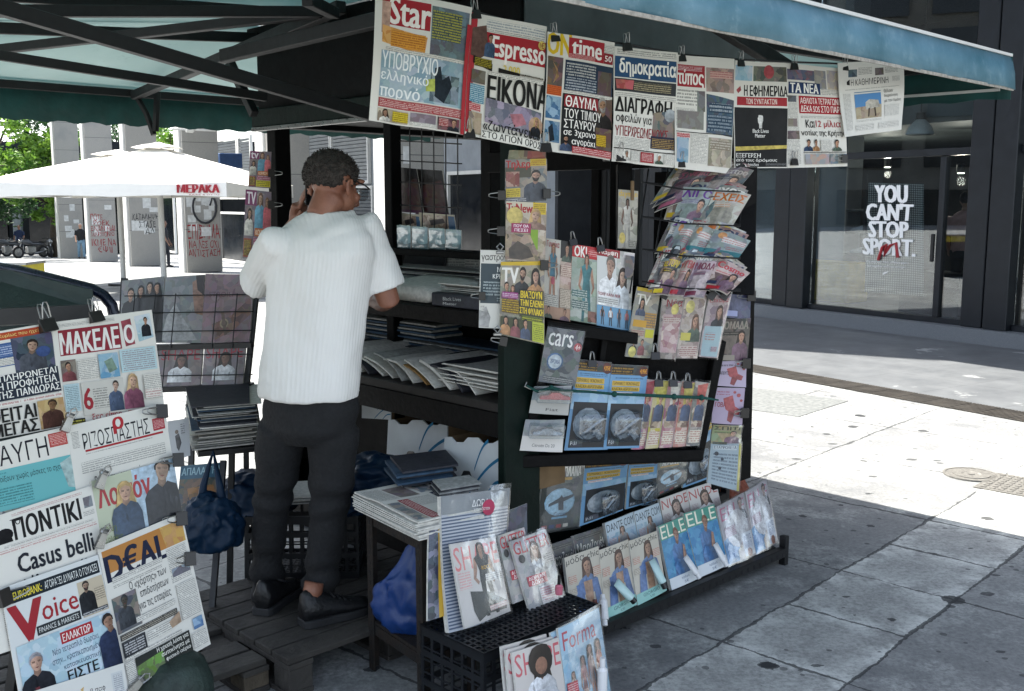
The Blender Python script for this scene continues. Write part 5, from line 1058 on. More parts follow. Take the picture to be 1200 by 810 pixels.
A.t('Θέλουν',66,40,80,45,'#333',0).t('διερεύνηση',66,47,88,52,'#333',0).t('με τον Λιμένα',66,54,94,59,'#333',0).m(66,62,92,78,'#666',5).m(22,86,52,94,'#555',6).m(58,86,94,94,'#555',6)
hung(7, [(981,74),(1060,69),(1057,152),(987,161)], A, 'short broadsheet with a small beach photograph, rightmost on the line', .012)
for i, (x, y) in enumerate(((557,17),(650,44),(735,55),(799,68),(868,74),(931,78),(990,79),(1040,72))):
    clip(x, y, NP, .014, [6,8,6,4,2,2,0,-10][i], .036 if i < 3 else .033, 'black binder clip on the line, ' + ('at the leftmost gap between newspapers', 'second from the left', 'third from the left, over the blue masthead paper', 'fourth from the left, beside the crumpled paper', 'over the left corner of the paper with a fist', 'over the left corner of the navy masthead paper', 'over the left corner of the broadsheet', 'over the right corner of the broadsheet')[i], 'binder clips on the newspaper line')
for i, (x, y) in enumerate(((550,157),(640,173),(727,184),(798,192),(866,194),(931,190),(989,186))):
    clip(x, y, NP, .016, [4,4,2,0,12,0,90][i], .038 if i < 3 else .033, 'black binder clip holding the bottom edges, ' + ('leftmost', 'second from the left', 'third from the left', 'fourth from the left', 'tilted, below the paper with a fist', 'below the navy masthead paper', 'turned sideways at the lowest right corner')[i], 'binder clips on the bottom edges')
lr = NP[1]; mb = MB(); pts = [hit(x, y, NP[0]+NP[1]*.002, NP[1]) for x, y in ((300,-60),(440,-8),(557,14),(650,40),(735,52),(799,64),(868,70),(931,73),(990,75),(1040,68),(1066,70),(1120,90))]
mb.tube(pts, .004, 6); tag(mb.build('hanging_line', M['wire']), 'thin dark line under the awning edge that carries the newspapers', 'line')
# ------------------------------------------------------------------ newspaper board, left foreground
BP = plane(at(110, 560, 2.85), (math.sin(math.radians(34)), math.cos(math.radians(34))), 14); G = 'newspapers on the left board'
def board(i, px, art, label, off, news=.003, mats=None, cat='newspaper', T=.003): return cover(cat, mats or PRN, BP, px, art, label, cat, G, T=T, news=news, off=off, grid=(10, 8), seed=80+i)
A = Art(Wt).r(30,2,97,9,'#b24a2c').t('Κυρίως που ηχεί το',50,3.5,94,7.5,'#e9d98a',1).r(30,12,62,34,'#3c5f92').m(32,14,60,24,'#dfe5ee',6,'#3c5f92').m(32,26,62,33,'#222',4).p(60,9,99,42,'#242c3c','#3a4a66').bust(64,12,90,42,'#2a211c','#b08a70','#4a4e57').e(88,26,7,'#2a4a86')
A.r(20,42,99,66,'#26303e').t('ΕΚΠΛΗΡΩΝΕΤΑΙ',34,42,97,48,'#eceae4',2).t('Η ΠΡΟΦΗΤΕΙΑ',42,49,96,56,'#eceae4',2).t('ΤΗΣ ΠΑΝΔΩΡΑΣ',40,57,98,64,'#eceae4',2).m(10,67,98,71,'#a03038',9).t('ΒΡΕΘΕΙΤΑΙ',6,73,72,86,'#161616',3).t('ΤΟ ΜΕΓΑΣ',10,87,72,99,'#161616',3).p(74,72,99,99,'#b08d5a','#c9b078').bust(76,72,97,99,'#3a2a1c','#8a6238','#4d2d22')
board(0, [(-70,400),(59,378),(80,499),(-52,524)], A, 'newspaper with a religious portrait and thick black headline, top left on the board', .0)
A = Art(Wt).m(6,2,60,4,'#222',4).r(5,6,64,23,'#8e2c3b').t('ΜΑΚΕΛΕ',6,8,62,22,'#e6e3dd',3).g([(66,5),(76,4),(78,21),(68,22)],'#9c3040').t('Ο',68,8,78,20,'#e9e5e0',3).gp([(80,3),(97,2),(98,18),(82,20)],'#9fb8c4','#d3d8d8').bust(86,4,96,17,'#2a1f1a').p(4,26,18,40,'#8a7a6c','#3a3a3e').bust(4,27,17,40,'#2a2220').m(19,27,38,40,'#222',5).p(39,25,58,41,'#5d93b4','#a9bfc6').g([(44,30),(52,28),(56,36),(48,38)],'#7d9a86').r(60,24,97,39,'#b9d0d4').m(62,25,95,38,'#7a2c36',6,'#b9d0d4')
A.r(4,42,18,60,'#b7cdd2').m(5,43,17,59,'#222',5,'#b7cdd2').r(20,42,60,64,'#c9c6be').t('6',21,46,29,60,'#9c2c38',3).m(30,47,44,60,'#333',7,'#c9c6be').bust(44,43,58,63,'#3a332e','#b08e78','#40506a').bust(58,40,78,63,'#a98a5c','#c49a7c','#7d3f58',long=1).m(80,42,98,58,'#333',5).m(80,52,97,57,'#9c2c38',7)
A.t('ξες είπες...',26,63,58,68,'#9c2c38',2).r(60,64,78,82,'#8c2c34').bust(62,67,76,82,'#2a2420').m(61,64.5,77,67,'#eee',4,'#8c2c34').t('ΚΛΕΙΣΤΕ',22,69,59,77,'#161616',3).t('ΤΟ ΣΤΟΜΑ',22,78,62,86,'#161616',3).r(4,65,19,84,'#26261f').m(5,66,18,83,'#d9cf62',7,'#26261f').m(80,64,98,84,'#333',5).p(88,66,96,72,'#4a4a4c').m(4,87,98,99,'#333',5)
board(1, [(60,378),(178,363),(201,540),(80,556)], A, 'newspaper with crimson masthead, small portraits and a map, top right on the board', .004)
A = Art(Wt).t('Η ΑΥΓΗ',20,4,80,20,'#191c28',1).t('Ω',26,6,36,20,'#2a2c30',1).r(82,3,99,14,'#b03a34').m(83,4,98,13,'#f0dcd4',4,'#b03a34').r(0,23,99,56,'#6fb3b6').m(2,25,40,27,'#2c5a60',5,'#6fb3b6').t('...ανοίξουν χωρίς μάσκες το σχολείο',26,28,96,34,'#143038',1).m(4,37,60,52,'#1d464c',7,'#6fb3b6').g([(88,28),(99,24),(99,50),(92,48)],'#a9c6c4').p(20,56,99,62,'#a9a79f').t('διχασμένη',8,60,92,76,'#1c2230',3).p(0,77,99,99,'#9aa09e','#6c7478')
board(2, [(-55,530),(77,500),(103,642),(-30,672)], A, 'newspaper with turquoise panel and thin dark masthead, left in the second row of the board', .022)
A = Art('#dddbd4').m(3,5,10,18,'#222',4).t('ΡΙΖΟΣΠΑΣΤΗΣ',13,8,80,20,'#20242c',1).t('ρ',44,2,54,14,'#b03038',3).r(14,20.5,94,22,'#a83038').m(14,23,82,24,'#333',4).r(84,10,97,19,'#a83844').m(85,11,96,18,'#f0dcd8',4,'#a83844').m(8,29,94,38,'#555',6).t('«Ρεσάλτο» στην πρώτη κατοικία',16,41,92,50,'#20242c',1).t('και στη διαγραμμένη τσέπη του λαού',16,54,94,63,'#20242c',1).m(14,66,90,96,'#555',5)
board(3, [(78,500),(192,472),(217,626),(101,657)], A, 'white newspaper with thin lettering and little colour, right in the second row of the board', .025)
A = Art('#c9c2b6',.8).r(0,0,100,100,'#c3c9b4').g([(46,0),(100,0),(100,100),(50,100)],'#a7c2d6').r(0,62,46,100,'#cfd08e').t('Λοιπόν',4,6,66,28,'#b32f3c',3).bust(56,-6,104,60,'#17171a','#b99478','#2a2c33').bust(14,8,52,96,'#a8873e','#cc9a78','#1f3a55',long=1).t('Όλη',3,46,18,54,'#6b7a1e',1).t('η αλήθεια',3,56,24,63,'#6b7a1e',1).t('«Έφυγα',54,62,74,70,'#8c2a70',1).t('τυφλός»',56,71,78,79,'#8c2a70',1)
board(4, [(107,564),(203,537),(222,652),(128,684)], A, 'glossy magazine with a blonde woman and a dark haired man, between newspapers on the board', .036, .002, PRG, 'magazine', .006)
A = Art('#dedcd5').t('ΤΟ',28,6,36,11,'#1a1a1a',2).t('ΠΟΝΤΙΚΙ',30,6,86,22,'#151518',3).e(22,16,7,'#1d1d1f').g([(10,22),(26,14),(28,22)],'#1d1d1f').p(90,7,98,15,'#8b8f92').m(88,17,98,21,'#333',4).m(30,2,90,4,'#a03038',4).m(20,24,96,26,'#333',4).m(4,27,98,30,'#a83038',6).t('Casus belli',28,33,92,47,'#1d2430',3).t('εφ’ όλης της ύλης',20,51,98,66,'#1d2430',3).m(10,70,96,98,'#444',5)
board(5, [(-32,614),(107,569),(136,722),(-5,768)], A, 'newspaper with heavy black masthead and rounded headline, left in the third row', .034)
A = Art('#dcdad3').r(3,4,98,20,'#b98347').gp([(70,4),(98,4),(98,20),(74,20)],'#c9a14e','#a5703a').t('D€AL',4,7,74,26,'#1b2440',3).m(8,24,66,28,'#333',5).m(8,29,64,31,'#333',5).m(72,21,96,46,'#333',5).p(74,36,96,42,'#8f9aa0').t('Ο «χάρτης» των',24,31,68,38,'#20242c',1).t('επιδοτήσεων',34,39,68,46,'#20242c',1).t('για τις εταιρίες',30,47,68,54,'#20242c',1).p(3,37,30,62,'#4a4f55','#8a8478').bust(6,37,24,60,'#3a3c3e','#6a6258','#3c4046')
A.m(24,56,70,60,'#333',5).r(4,63,70,67,'#26282c').m(5,63.5,69,66.5,'#e0d8c8',5,'#26282c').r(4,68,30,79,'#303338').m(6,69,28,78,'#eee',7,'#303338').m(32,69,60,76,'#333',6).g([(58,70),(72,66),(72,74),(60,75)],'#a98d72').m(4,79,70,81,'#333',5).r(14,82,78,99,'#2c302e').gp([(14,88),(44,86),(44,99),(14,99)],'#6f9a3a','#39402e').t('Η χρυσή λύση για',38,82.5,76,86.5,'#e9e7e0',2).t('αυτοκίνητα με',42,87,76,91,'#e9e7e0',2).t('φυσικό αέριο',46,91.5,76,95,'#e9e7e0',2).m(3,82,13,98,'#333',5).m(74,48,97,74,'#333',5).p(84,76,96,84,'#2f5d8f','#8fb0cc').m(80,86,97,97,'#333',5)
board(6, [(114,642),(213,601),(247,755),(149,810)], A, 'newspaper with orange masthead band and a soldier picture, lowest right on the board', .046)
A = Art('#d6d9d8').r(8,4,98,14,'#16242e').t('EUROBANK:',10,6,38,12,'#e3d24a',2).t('ΑΓΟΡΑΖΕΙ ΔΥΝΑΤΑ Ο ΓΟΥΑΣΕΙ',41,6,96,12,'#e9ebe8',1).t('V',4,16,34,45,'#a02834',3).t('oice',34,20,70,35,'#a02834',2).r(26,37,70,44,'#2a2f34').t('FINANCE & MARKETS',28,38.5,68,42.5,'#d8dad8',1).r(72,16,99,44,'#c5b9a4').bust(71,16,88,42,'#3a3431','#b8967c','#25282c',beard=1).m(88,24,98,34,'#444',6,'#c5b9a4').m(72,40,98,43,'#eee',5,'#2a2f34')
A.gp([(4,46),(98,46),(98,99),(4,99)],'#a8c3d0','#bfd2da').r(46,48,78,57,'#a82a34').t('ΕΛΛΑΚΤΩΡ',48,49.5,76,55.5,'#f0e8e4',2).t('Νέο τετραπλό δωράκι',36,58,82,64,'#2c3f5c',1).t('στην... κρατικοποιημένη',34,65,84,71,'#2c3f5c',1).t('κατασκευαστική',44,72,80,77,'#2c3f5c',1).t('ΕΙΣΤΕ',46,78,76,86,'#141820',3).t('ΣΥΝΕΤΑΙΡΟΙ;',22,88,92,97,'#141820',3).bust(2,54,34,99,'#85848a','#c0947c','#23262e').g([(14,80),(18,80),(20,99),(13,99)],'#7a2530').bust(80,46,108,92,'#2a2422','#b08468','#1f2c4a')
board(7, [(0,690),(115,650),(146,792),(28,845)], A, 'newspaper with big red V in its masthead and a white haired man', .046)
A = Art('#dcdcd8').t('β.παφ',60,14,76,20,'#3a3a3e',1).r(84,6,97,40,'#cfd2d2').m(86,8,96,38,'#667',5,'#cfd2d2').g([(50,12),(54,10),(52,16)],'#c9a14e').m(40,30,80,60,'#888',6)
board(8, [(34,812),(145,777),(165,900),(55,935)], A, 'mostly blank white newspaper tucked in front at the bottom of the board', .056)
for i, (x, y, a, s) in enumerate(((56,381,4,.048),(113,371,4,.042),(189,482,80,.042),(208,539,80,.042),(212,608,80,.042),(222,655,80,.042),(6,700,-85,.045))):
    clip(x, y, BP, .05 if i > 1 else .02, a, s, 'black binder clip on the left board, ' + ('at the top edge, left of two', 'at the top edge, right of two', 'on the right edge, topmost', 'second from top on the right edge', 'on the right edge, third from top', 'on the right edge, lowest', 'on the far left edge')[i], 'binder clips on the left board')
def bulldog(x, y, a, label):
    P, N = BP; p = hit(x, y, P + N*.058, N); up = (UP - N*UP.dot(N)).normalized(); rt = up.cross(N); an = math.radians(a); z = up*math.cos(an) - rt*math.sin(an); xx = z.cross(N)
    o = empty('bulldog_clip', p, label, 'clip', 'steel bulldog clips on the left board')
    MB().hexa([p-xx*.013-z*.03-N*.006, p+xx*.013-z*.03-N*.006, p+xx*.013-z*.03+N*.006, p-xx*.013-z*.03+N*.006, p-xx*.009+z*.01-N*.002, p+xx*.009+z*.01-N*.002, p+xx*.009+z*.01+N*.012, p-xx*.009+z*.01+N*.012]).build('jaw', M['steel'], o)
    MB().lathe(p+z*.016+N*.006, [(.005,-.013),(.009,-.01),(.009,.01),(.005,.013)], 10, ux=N, uy=z, uz=xx).build('spring', M['steel'], o)
    MB().tube([p+z*.01+N*.012-xx*.008, p+z*.028+N*.02-xx*.01, p+z*.038+N*.022, p+z*.028+N*.02+xx*.01, p+z*.01+N*.012+xx*.008], .0025, 6).build('lever', M['steel'], o)
for x, y, a, l in ((79,494,-30,'steel bulldog clip on the board, topmost, between the first two rows'),(119,561,-30,'steel bulldog clip above the blonde woman on the board'),(119,630,-30,'steel bulldog clip below the blonde woman on the board'),(160,802,-60,'steel bulldog clip at the bottom edge of the orange masthead paper')): bulldog(x, y, a, l)
# the board behind them and its bent tube frame
P, N = BP; bq = [hit(x, y, P - N*.012, N) for x, y in ((-60,388),(168,370),(226,770),(60,860))]
o = empty('display_board', bq[3], 'dark green backed display board carrying newspapers in the left foreground', 'display board'); MB().prism(bq, -N*.014).build('backing', M['board_green'], o, bevel=.002)
cq = [at(x, y, Y) for x, y, Y in ((-40,318,3.3),(12,316,3.3),(109,339,3.25),(109,362,3.25),(-40,372,3.1))]
mb = MB(); mb.prism(cq, V((-.05,.12,-.05))); mb.build('green_cover', M['board_green'], o, bevel=.004)
mb = MB(); mb.tube([at(x, y, Y) for x, y, Y in ((-40,308,3.45),(20,317,3.42),(80,332,3.4),(108,339,3.4),(122,347,3.4),(131,358,3.4),(134,372,3.4),(136,420,3.4))], .019, 10); mb.build('tube_frame', M['blue_tube'], o, smooth=True)
mb = MB(); mb.bar(at(-20,372,3.1), at(110,366,3.15), .03, .05); mb.bar(hit(60,500,P-N*.03,N), hit(75,800,P-N*.03,N)-N*.5-UP*.6, .03); mb.build('rear_strut', M['black_metal'], o)
bs_ = onz(206, 905, 0); mb = MB(); mb.lathe(bs_, [(.02,.375),(.07,.37),(.10,.345),(.12,.29),(.125,.05),(.14,.04),(.14,0)], 20); tag(mb.build('board_foot', surf('chipped_green_iron', '#12201c', .6, .1, .5, 14, bump=.3, col2='#2c3b36'), smooth=True), 'chipped dark green iron post with a rounded top at the bottom left', 'post')
# ------------------------------------------------------------------ magazines on the right-hand display
DP = plane(at(720, 470, 3.82), (1, .10), 0); DN = DP[1]
def dp(x, y, d=0): return hit(x, y, DP[0] + DN*d, DN)
def mag(px, art, label, off=0, pl=None, group=None, wrap=None, T=.006, curl=.004, cat='magazine', grid=(5, 5)): return cover(cat.replace(' ', '_'), PRG, pl or DP, px, art, label, cat, group, T=T, curl=curl, off=off, grid=grid, wrap=wrap)
db = empty('display_rack', dp(715, 535), 'black wooden display rack with a ledge and deep bin right of the green panel', 'display rack')
def quadbox(px, d0, d1, name, mat, parent=db, bevel=.003):
    a = [dp(x, y, 0) + DN*d0 for x, y in px]; mb = MB(); mb.prism(a, DN*(d1-d0)); return mb.build(name, mat, parent, bevel=bevel)
quadbox([(641,384),(846,398),(818,532),(602,540)], -.03, -.008, 'back_board', M['panel_black'])
quadbox([(640,384),(650,385),(613,541),(601,541)], -.008, .10, 'side_board', M['panel_black']); quadbox([(836,398),(846,398),(819,533),(808,533)], -.008, .06, 'side_board', M['panel_black'])
quadbox([(609,531),(812,523),(814,534),(606,541)], -.008, .095, 'bin_floor', M['panel_black'])
quadbox([(606,526),(815,519),(815,531),(603,540)], .096, .112, 'bin_front', M['panel_black'])
quadbox([(637,373),(742,387),(741,400),(637,387)], -.03, .09, 'ledge', M['panel_black']); quadbox([(638,300),(742,300),(742,375),(638,365)], -.06, -.04, 'ledge_back', M['panel_black'])
quadbox([(703,392),(711,393),(706,425),(699,425)], -.0075, .05, 'divider', M['panel_black'])
quadbox([(728,192),(744,192),(744,392),(728,390)], -.10, -.062, 'post', M['kiosk_dark'])
# three big weeklies on the ledge
A = Art('#cdbfae',.75).r(0,0,56,100,'#d3cfc6').gp([(56,0),(100,0),(100,100),(56,100)],'#9c7a66','#d9cabc').r(56,0,100,22,'#2c3034').bust(60,2,98,26,'#1d1713',long=1).t('Γυναίκα',4,2,50,10,'#b3263a',2).full(8,5,50,84,'#6a4428','#b97d58','#2c6f86','#b97d58').e(31,52,7,'#c22a4a').m(4,70,52,84,'#23303a',7,'#d3cfc6').r(0,85,100,100,'#b89a86').bust(4,84,34,100,'#2a1d16').bust(60,84,96,100,'#3a2a1e').m(58,30,98,44,'#7d2430',7,'#d9cabc').m(58,60,98,84,'#333',6,'#cfc3b4')
mag([(640,279),(671,284),(668,377),(636,371)], A, 'weekly magazine with a woman in a turquoise bikini, leftmost on the ledge', .03)
A = Art('#b9bdb8',.75).p(0,0,100,100,'#8fa08f','#c4cac4').r(0,0,100,16,'#c2303c').t('OK!',8,1,52,15,'#f3efe9',3).m(58,4,96,12,'#f0e2dc',8,'#c2303c').full(22,10,84,100,'#3c2417','#b98060','#27757c','#27757c').m(4,58,56,68,'#f0eee8',9,'#4e7a78').m(4,72,60,84,'#f2f0ea',8,'#436b6a').p(60,84,98,98,'#6d3f30','#b08a74')
mag([(671,286),(703,291),(702,381),(668,375)], A, 'weekly magazine with red masthead and a woman in teal, middle of the ledge', .034)
A = Art('#d9dad8',.72).p(52,0,100,72,'#b9b7b2','#dedcd8').r(0,0,60,10,'#a22a38').t('Λάμψη',4,1,54,9,'#f2ece6',2).bust(4,6,62,72,'#5b534c','#c0937a','#dfe0e0').bust(44,20,92,74,'#2a1d17','#c29a80','#c9cfd4',long=1).t('ΠΟΛΥ ΚΑΛΑ ΝΕΑ',3,56,66,60,'#a3283a',2).m(3,62,60,70,'#333',7).r(0,73,100,100,'#7faac6').full(8,74,24,98,top='#23262c').full(32,74,48,98,top='#e6e6e6',legs='#2a2d34').full(58,74,72,98,top='#23384a').full(80,74,94,98,top='#a43848').p(74,4,98,34,'#3b4a5c','#8c7a6c')
mag([(700,290),(744,297),(738,388),(699,381)], A, 'weekly magazine with a couple in white shirts, rightmost on the ledge', .038)
for i, (x, y) in enumerate(((672,284),(704,291))): clip(x, y, DP, .05, [8,8][i], .03, ['black clip on the ledge magazines, left of two', 'black clip on the ledge magazines, right of two'][i], 'clips on the ledge magazines')
A = Art('#bdb9ae',.6).t('dayman',2,1,96,14,'#e1c02c',2).p(0,14,100,100,'#9c978c','#c9c5ba').full(12,14,80,98,'#1b1512','#6e4a36','#b9b4aa','#aaa59c').e(22,82,16,'#dcbf3a').m(60,86,98,96,'#333',7)
mag([(725,222),(748,224),(746,292),(724,291)], A, 'narrow magazine with a yellow masthead and a pale suited man on the post', .0, plane(dp(735,260,-.055), (1,.10)))
mb = MB(); mb.bar(dp(741,212,-.02), dp(741,235,-.02), .012, .02); tag(mb.build('wooden_peg', M['carton_brown'], bevel=.002), 'wooden peg holding the narrow magazine on the dark post', 'peg')
# strip of magazines on the corner post
SP = plane(at(615, 290, 3.62), (1, .06), 0); G = 'magazines clipped in a strip on the corner post'
A = Art('#9c9484',.75).p(0,0,100,100,'#7d7a5c','#b0a88a').r(40,0,100,40,'#76655c').p(50,4,98,60,'#a4503f','#6b5a64')
mag([(597,176),(640,177),(640,196),(594,195)], A, 'mostly hidden magazine at the top of the strip on the corner post', .0, SP, G)
A = Art('#b9b08e',.8).p(0,0,100,100,'#6d6f74','#a9a08c').r(0,18,62,42,'#5b594a').t('Τηλερ',2,3,60,24,'#b3262e',3).r(60,0,98,16,'#ccb43a').m(62,2,96,14,'#7a1f22',6,'#ccb43a').bust(44,24,98,98,'#231a15','#b98a70','#3a3f4a',beard=1).r(2,66,36,86,'#d3bf4a').m(4,68,34,84,'#222',7,'#d3bf4a').p(2,28,34,62,'#8a3b34','#c7b9a4').m(2,88,50,98,'#eee',6,'#5a5a60')
mag([(592,187),(641,186),(641,236),(592,239)], A, 'television weekly with red title and a bearded man, second in the corner strip', .006, SP, G)
A = Art('#cfc7b6',.75).p(0,8,100,100,'#a08f7a','#d3cabd').t('TvNews',2,3,72,18,'#b0282f',3).r(66,0,98,20,'#d1b93c').m(68,3,96,17,'#222',6,'#d1b93c').bust(40,10,100,46,'#9c7a3c','#c79a7c','#8c6a5a',long=1).e(22,24,20,'#cdb64e').r(14,36,62,52,'#a83a6a').t('ΠΟΥ ΘΑ',20,38,56,43,'#f3e8ee',2).t('ΠΕΣΕΙ',22,45,54,50,'#f3e8ee',2).r(62,46,80,80,'#8fae3a').gp([(0,55),(60,55),(90,98),(0,98)],'#6b5a4a','#bca88e').g([(8,80),(30,66),(58,76),(70,92),(40,98),(10,96)],'#4e4238')
mag([(593,236),(641,238),(639,307),(592,305)], A, 'television weekly with pink panel and a blonde woman, third in the corner strip', .009, SP, G)
A = Art('#b3ab94',.78).r(0,0,100,5,'#d2b63a').p(0,5,100,100,'#85837a','#b3ab94').t('TV',4,8,40,28,'#e8e5df',3).bust(30,6,66,42,'#1c1613','#b3866a','#2a2d33',beard=1).bust(60,8,98,44,'#17120f','#b98a70','#23262c',long=1).bust(2,26,26,50,'#2c1f16').bust(18,30,36,50,'#4a3020',long=1).r(44,36,98,70,'#4b4a34').t('ΒΙΑΖΟΥΝ',46,37,94,46,'#e3cb3a',3).t('ΤΗΝ ΕΛΕΝΗ',45,48,97,56,'#e3cb3a',3).t('ΣΤΗ ΦΥΛΑΚΗ',44,58,97,66,'#e3cb3a',3).r(4,40,40,48,'#a04a8a').m(5,41,39,47,'#eee',6,'#a04a8a').m(4,50,42,68,'#e0c33a',8,'#6a5836').r(48,68,96,80,'#5c6a2e').m(50,69,94,79,'#d9d24a',7,'#5c6a2e')
A.r(2,74,98,98,'#54583f').bust(2,72,24,98,'#2a1c14',long=1).bust(24,72,46,98,'#17130f',long=1).bust(46,72,68,98,'#1d1612').r(72,74,98,98,'#b9c04a').m(74,76,96,96,'#333',6,'#b9c04a')
mag([(587,307),(638,306),(638,404),(585,392)], A, 'television weekly with yellow headline on olive, lowest in the corner strip', .014, SP, G)
A = Art('#d9d8d2',.75).t('γαστρονόμος',3,4,97,15,'#1c1c1c',2).r(2,17,98,68,'#2d4a56').t('ΜΟΝΟ',40,21,74,28,'#e6e8e6',2).t('ΚΡΗΤΙΚΕΣ',30,30,84,36,'#e6e8e6',2).m(8,40,90,58,'#cfd8d8',11,'#2d4a56').m(40,60,92,65,'#cfd8d8',8,'#2d4a56').g([(0,99),(0,78),(16,72),(26,86),(22,99)],'#a9a8a6').e(84,84,16,'#b2a291').e(80,80,9,'#7a4a2e').m(3,71,12,78,'#333',5)
mag([(563,293),(613,294),(613,386),(561,384)], A, 'white food magazine with a slate blue panel behind the corner strip', -.012, SP, None)
for i, (x, y, s) in enumerate(((588,229,.034),(641,227,.034),(587,271,.034),(638,311,.036),(565,347,.03),(590,400,.034))): clip(x, y, SP, .022, [90,-90,90,-90,90,80][i], s, 'black clip on the corner strip, ' + ('upper left', 'upper right', 'middle left', 'lower right', 'on the left edge of the food magazine', 'below the olive weekly')[i], 'clips on the corner strip')
for i, (x, y) in enumerate(((586,296),(583,392))):
    P, N = SP; p = hit(x, y, P + N*.03, N); o = empty('bulldog_clip', p, ['steel bulldog clip at the top of the food magazine', 'steel bulldog clip below the food magazine'][i], 'clip')
    MB().cb(p, .03, .012, .012).build('jaw', M['steel'], o, bevel=.003); MB().tube([p+UP*.004, p+V((-.012,-.006,.02)), p+V((0,-.008,.032)), p+V((.012,-.006,.02)), p+UP*.004], .0028, 6).build('lever', M['steel'], o)
# TV weeklies hooked on the left kiosk post
LPp = plane(hp(312, 240, PF(-.10)), (1, .2)); G = 'magazines on the far left kiosk post'
for i, (px, lb) in enumerate((([(293,177),(318,178),(317,221),(291,219)], 'television weekly with violet title, upper of two on the far left kiosk post'), ([(288,222),(318,225),(317,306),(284,303)], 'television weekly with three women, lower of two on the far left kiosk post'))):
    A = Art('#a08ca0',.7).p(0,0,100,100,'#7a6a7c','#a3948c').r(0,0,44,22,'#8a2f72').t('tv' if i == 0 else 'TV',6,3,40,20,'#efe6ee',3).bust(38,2,76,58,'#5a3420','#c0906e','#3a8fb0',long=1).bust(70,8,99,56,'#2a1c14','#b98a6a','#c23a4a',long=1).bust(2,26,34,66,'#1d1612',long=1).r(40,54,90,66,'#c8782c').t('ΚΟΜΙΣΗ',44,56,84,64,'#f4e6d2',2).r(34,80,98,97,'#d8cc2c').m(36,82,96,96,'#222',9,'#d8cc2c').m(36,68,96,79,'#f3e2ee',8,'#a0385a').r(2,70,30,97,'#a8552c').m(4,72,28,95,'#e6d43c',7,'#5a2f22')
    mag(px, A, lb, 0, LPp, G)
for i, (x, y) in enumerate(((318,203),(318,240))): clip(x, y, LPp, .012, -90, .04, ['black clip on the far left post magazines, upper', 'black clip on the far left post magazines, lower'][i], 'clips on the far left post')
# model-car part-works in the bin
G = 'car part-works in the bin'
CPl = (DP[0] + DN*.085, DN)
A = Art('#6d7072',.72).p(0,0,100,100,'#585c5f','#7d8286').t('cars',8,9,72,32,'#eceae6',2).e(88,30,11,'#b3303c').t('4+',82,25,95,35,'#f2e6e2',2).e(34,60,22,'#35618f').e(34,60,18,'#b7c3c8').t('ΧΡΟΝΙΑ',22,56,47,64,'#2b4f7f',2).m(10,88,90,97,'#c9c9c6',7,'#585c5f')
mag([(642,383),(686,389),(674,453),(631,447)], A, 'shrink wrapped car part-work with white title and blue disc, top left of the bin', .02, CPl, G, 'film', T=.012)
for i, (px, base, mt, lb) in enumerate((([(626,453),(670,452),(666,487),(620,484)], '#b9b8b4', 'toy_red', 'red model car in a clear box, middle of the left column in the bin'), ([(616,492),(662,492),(659,530),(609,528)], '#d6d3cf', 'toy', 'silver model car boxed on a white card, bottom left of the bin'))):
    A = Art(base,1.2).p(0,0,100,52,'#8a8f92','#b3b6b6')
    if i: A.t('Citroën Ds 20',26,76,80,86,'#3a3a3e',0)
    else: A.t('Fiat',40,78,72,88,'#3a3a3e',0)
    o = mag(px, A, lb, .03+.012*i, CPl, G, T=.004)
    S, N, W, H, org = o_S[o.name]; u = (S(1,.5)-S(0,.5)).normalized(); up = (S(.5,0)-S(.5,1)).normalized(); c = S(.55,.42)+org+N*.022
    R = []
    for s, h, w_ in ((-.055,.008,.012),(-.05,.014,.016),(-.025,.016,.017),(-.012,.026,.014),(.018,.026,.014),(.03,.016,.017),(.055,.012,.015),(.058,.006,.012)): R.append([c+u*s-N*w_, c+u*s+N*w_, c+u*s+N*w_*.8+up*h, c+u*s-N*w_*.8+up*h])
    MB().rings(R).build('model_car', M[mt], o, bevel=.002)
    MB().box(c-u*.065-up*.012-N*.02, u*.13, up*.05, N*.042).build('clear_box', M['blister'], o, bevel=.003)
G = 'aeroplane part-works with a blister'
def plane_model(o, u0, v0, sz):
    S, N, W, H, org = o_S[o.name]; r = (S(1,.5)-S(0,.5)).normalized(); up = (S(.5,0)-S(.5,1)).normalized(); c = S(u0, v0)+org+N*.03; a = (r*.75+up*.66).normalized(); b = (up*.75-r*.66).normalized()
    mb = MB(); mb.tube([c-a*sz, c-a*sz*.5, c+a*sz*.5, c+a*sz], [.004,.012,.014,.005], 8); mb.hexa([c-b*sz-a*.012, c+b*sz-a*.012, c+b*sz+a*.012, c-b*sz+a*.012]+[q+N*.006 for q in (c-b*sz-a*.012, c+b*sz-a*.012, c+b*sz+a*.012, c-b*sz+a*.012)]); mb.box(c-a*sz*.95-b*.02, b*.04, a*.014, N*.006)
    for s in (-.45, .45): mb.tube([c+b*sz*s-a*.02, c+b*sz*s+a*.03], .007, 6)
    remesh(mb.build('model_plane', M['toy'], o), .0017, 1)
    mb = MB(); R = []
    for d, k in ((-.028, 1.0), (.0, .96), (.014, .86), (.02, .6), (.021, .1)): R.append([c + N*d + (r*math.copysign(abs(math.cos(t_))**.5, math.cos(t_))*sz*1.15 + up*math.copysign(abs(math.sin(t_))**.5, math.sin(t_))*sz*1.1)*k for t_ in [6.2832*q/28 for q in range(28)]])
    mb.rings(R, caps=False); mb.build('blister', M['blister'], o, smooth=True)
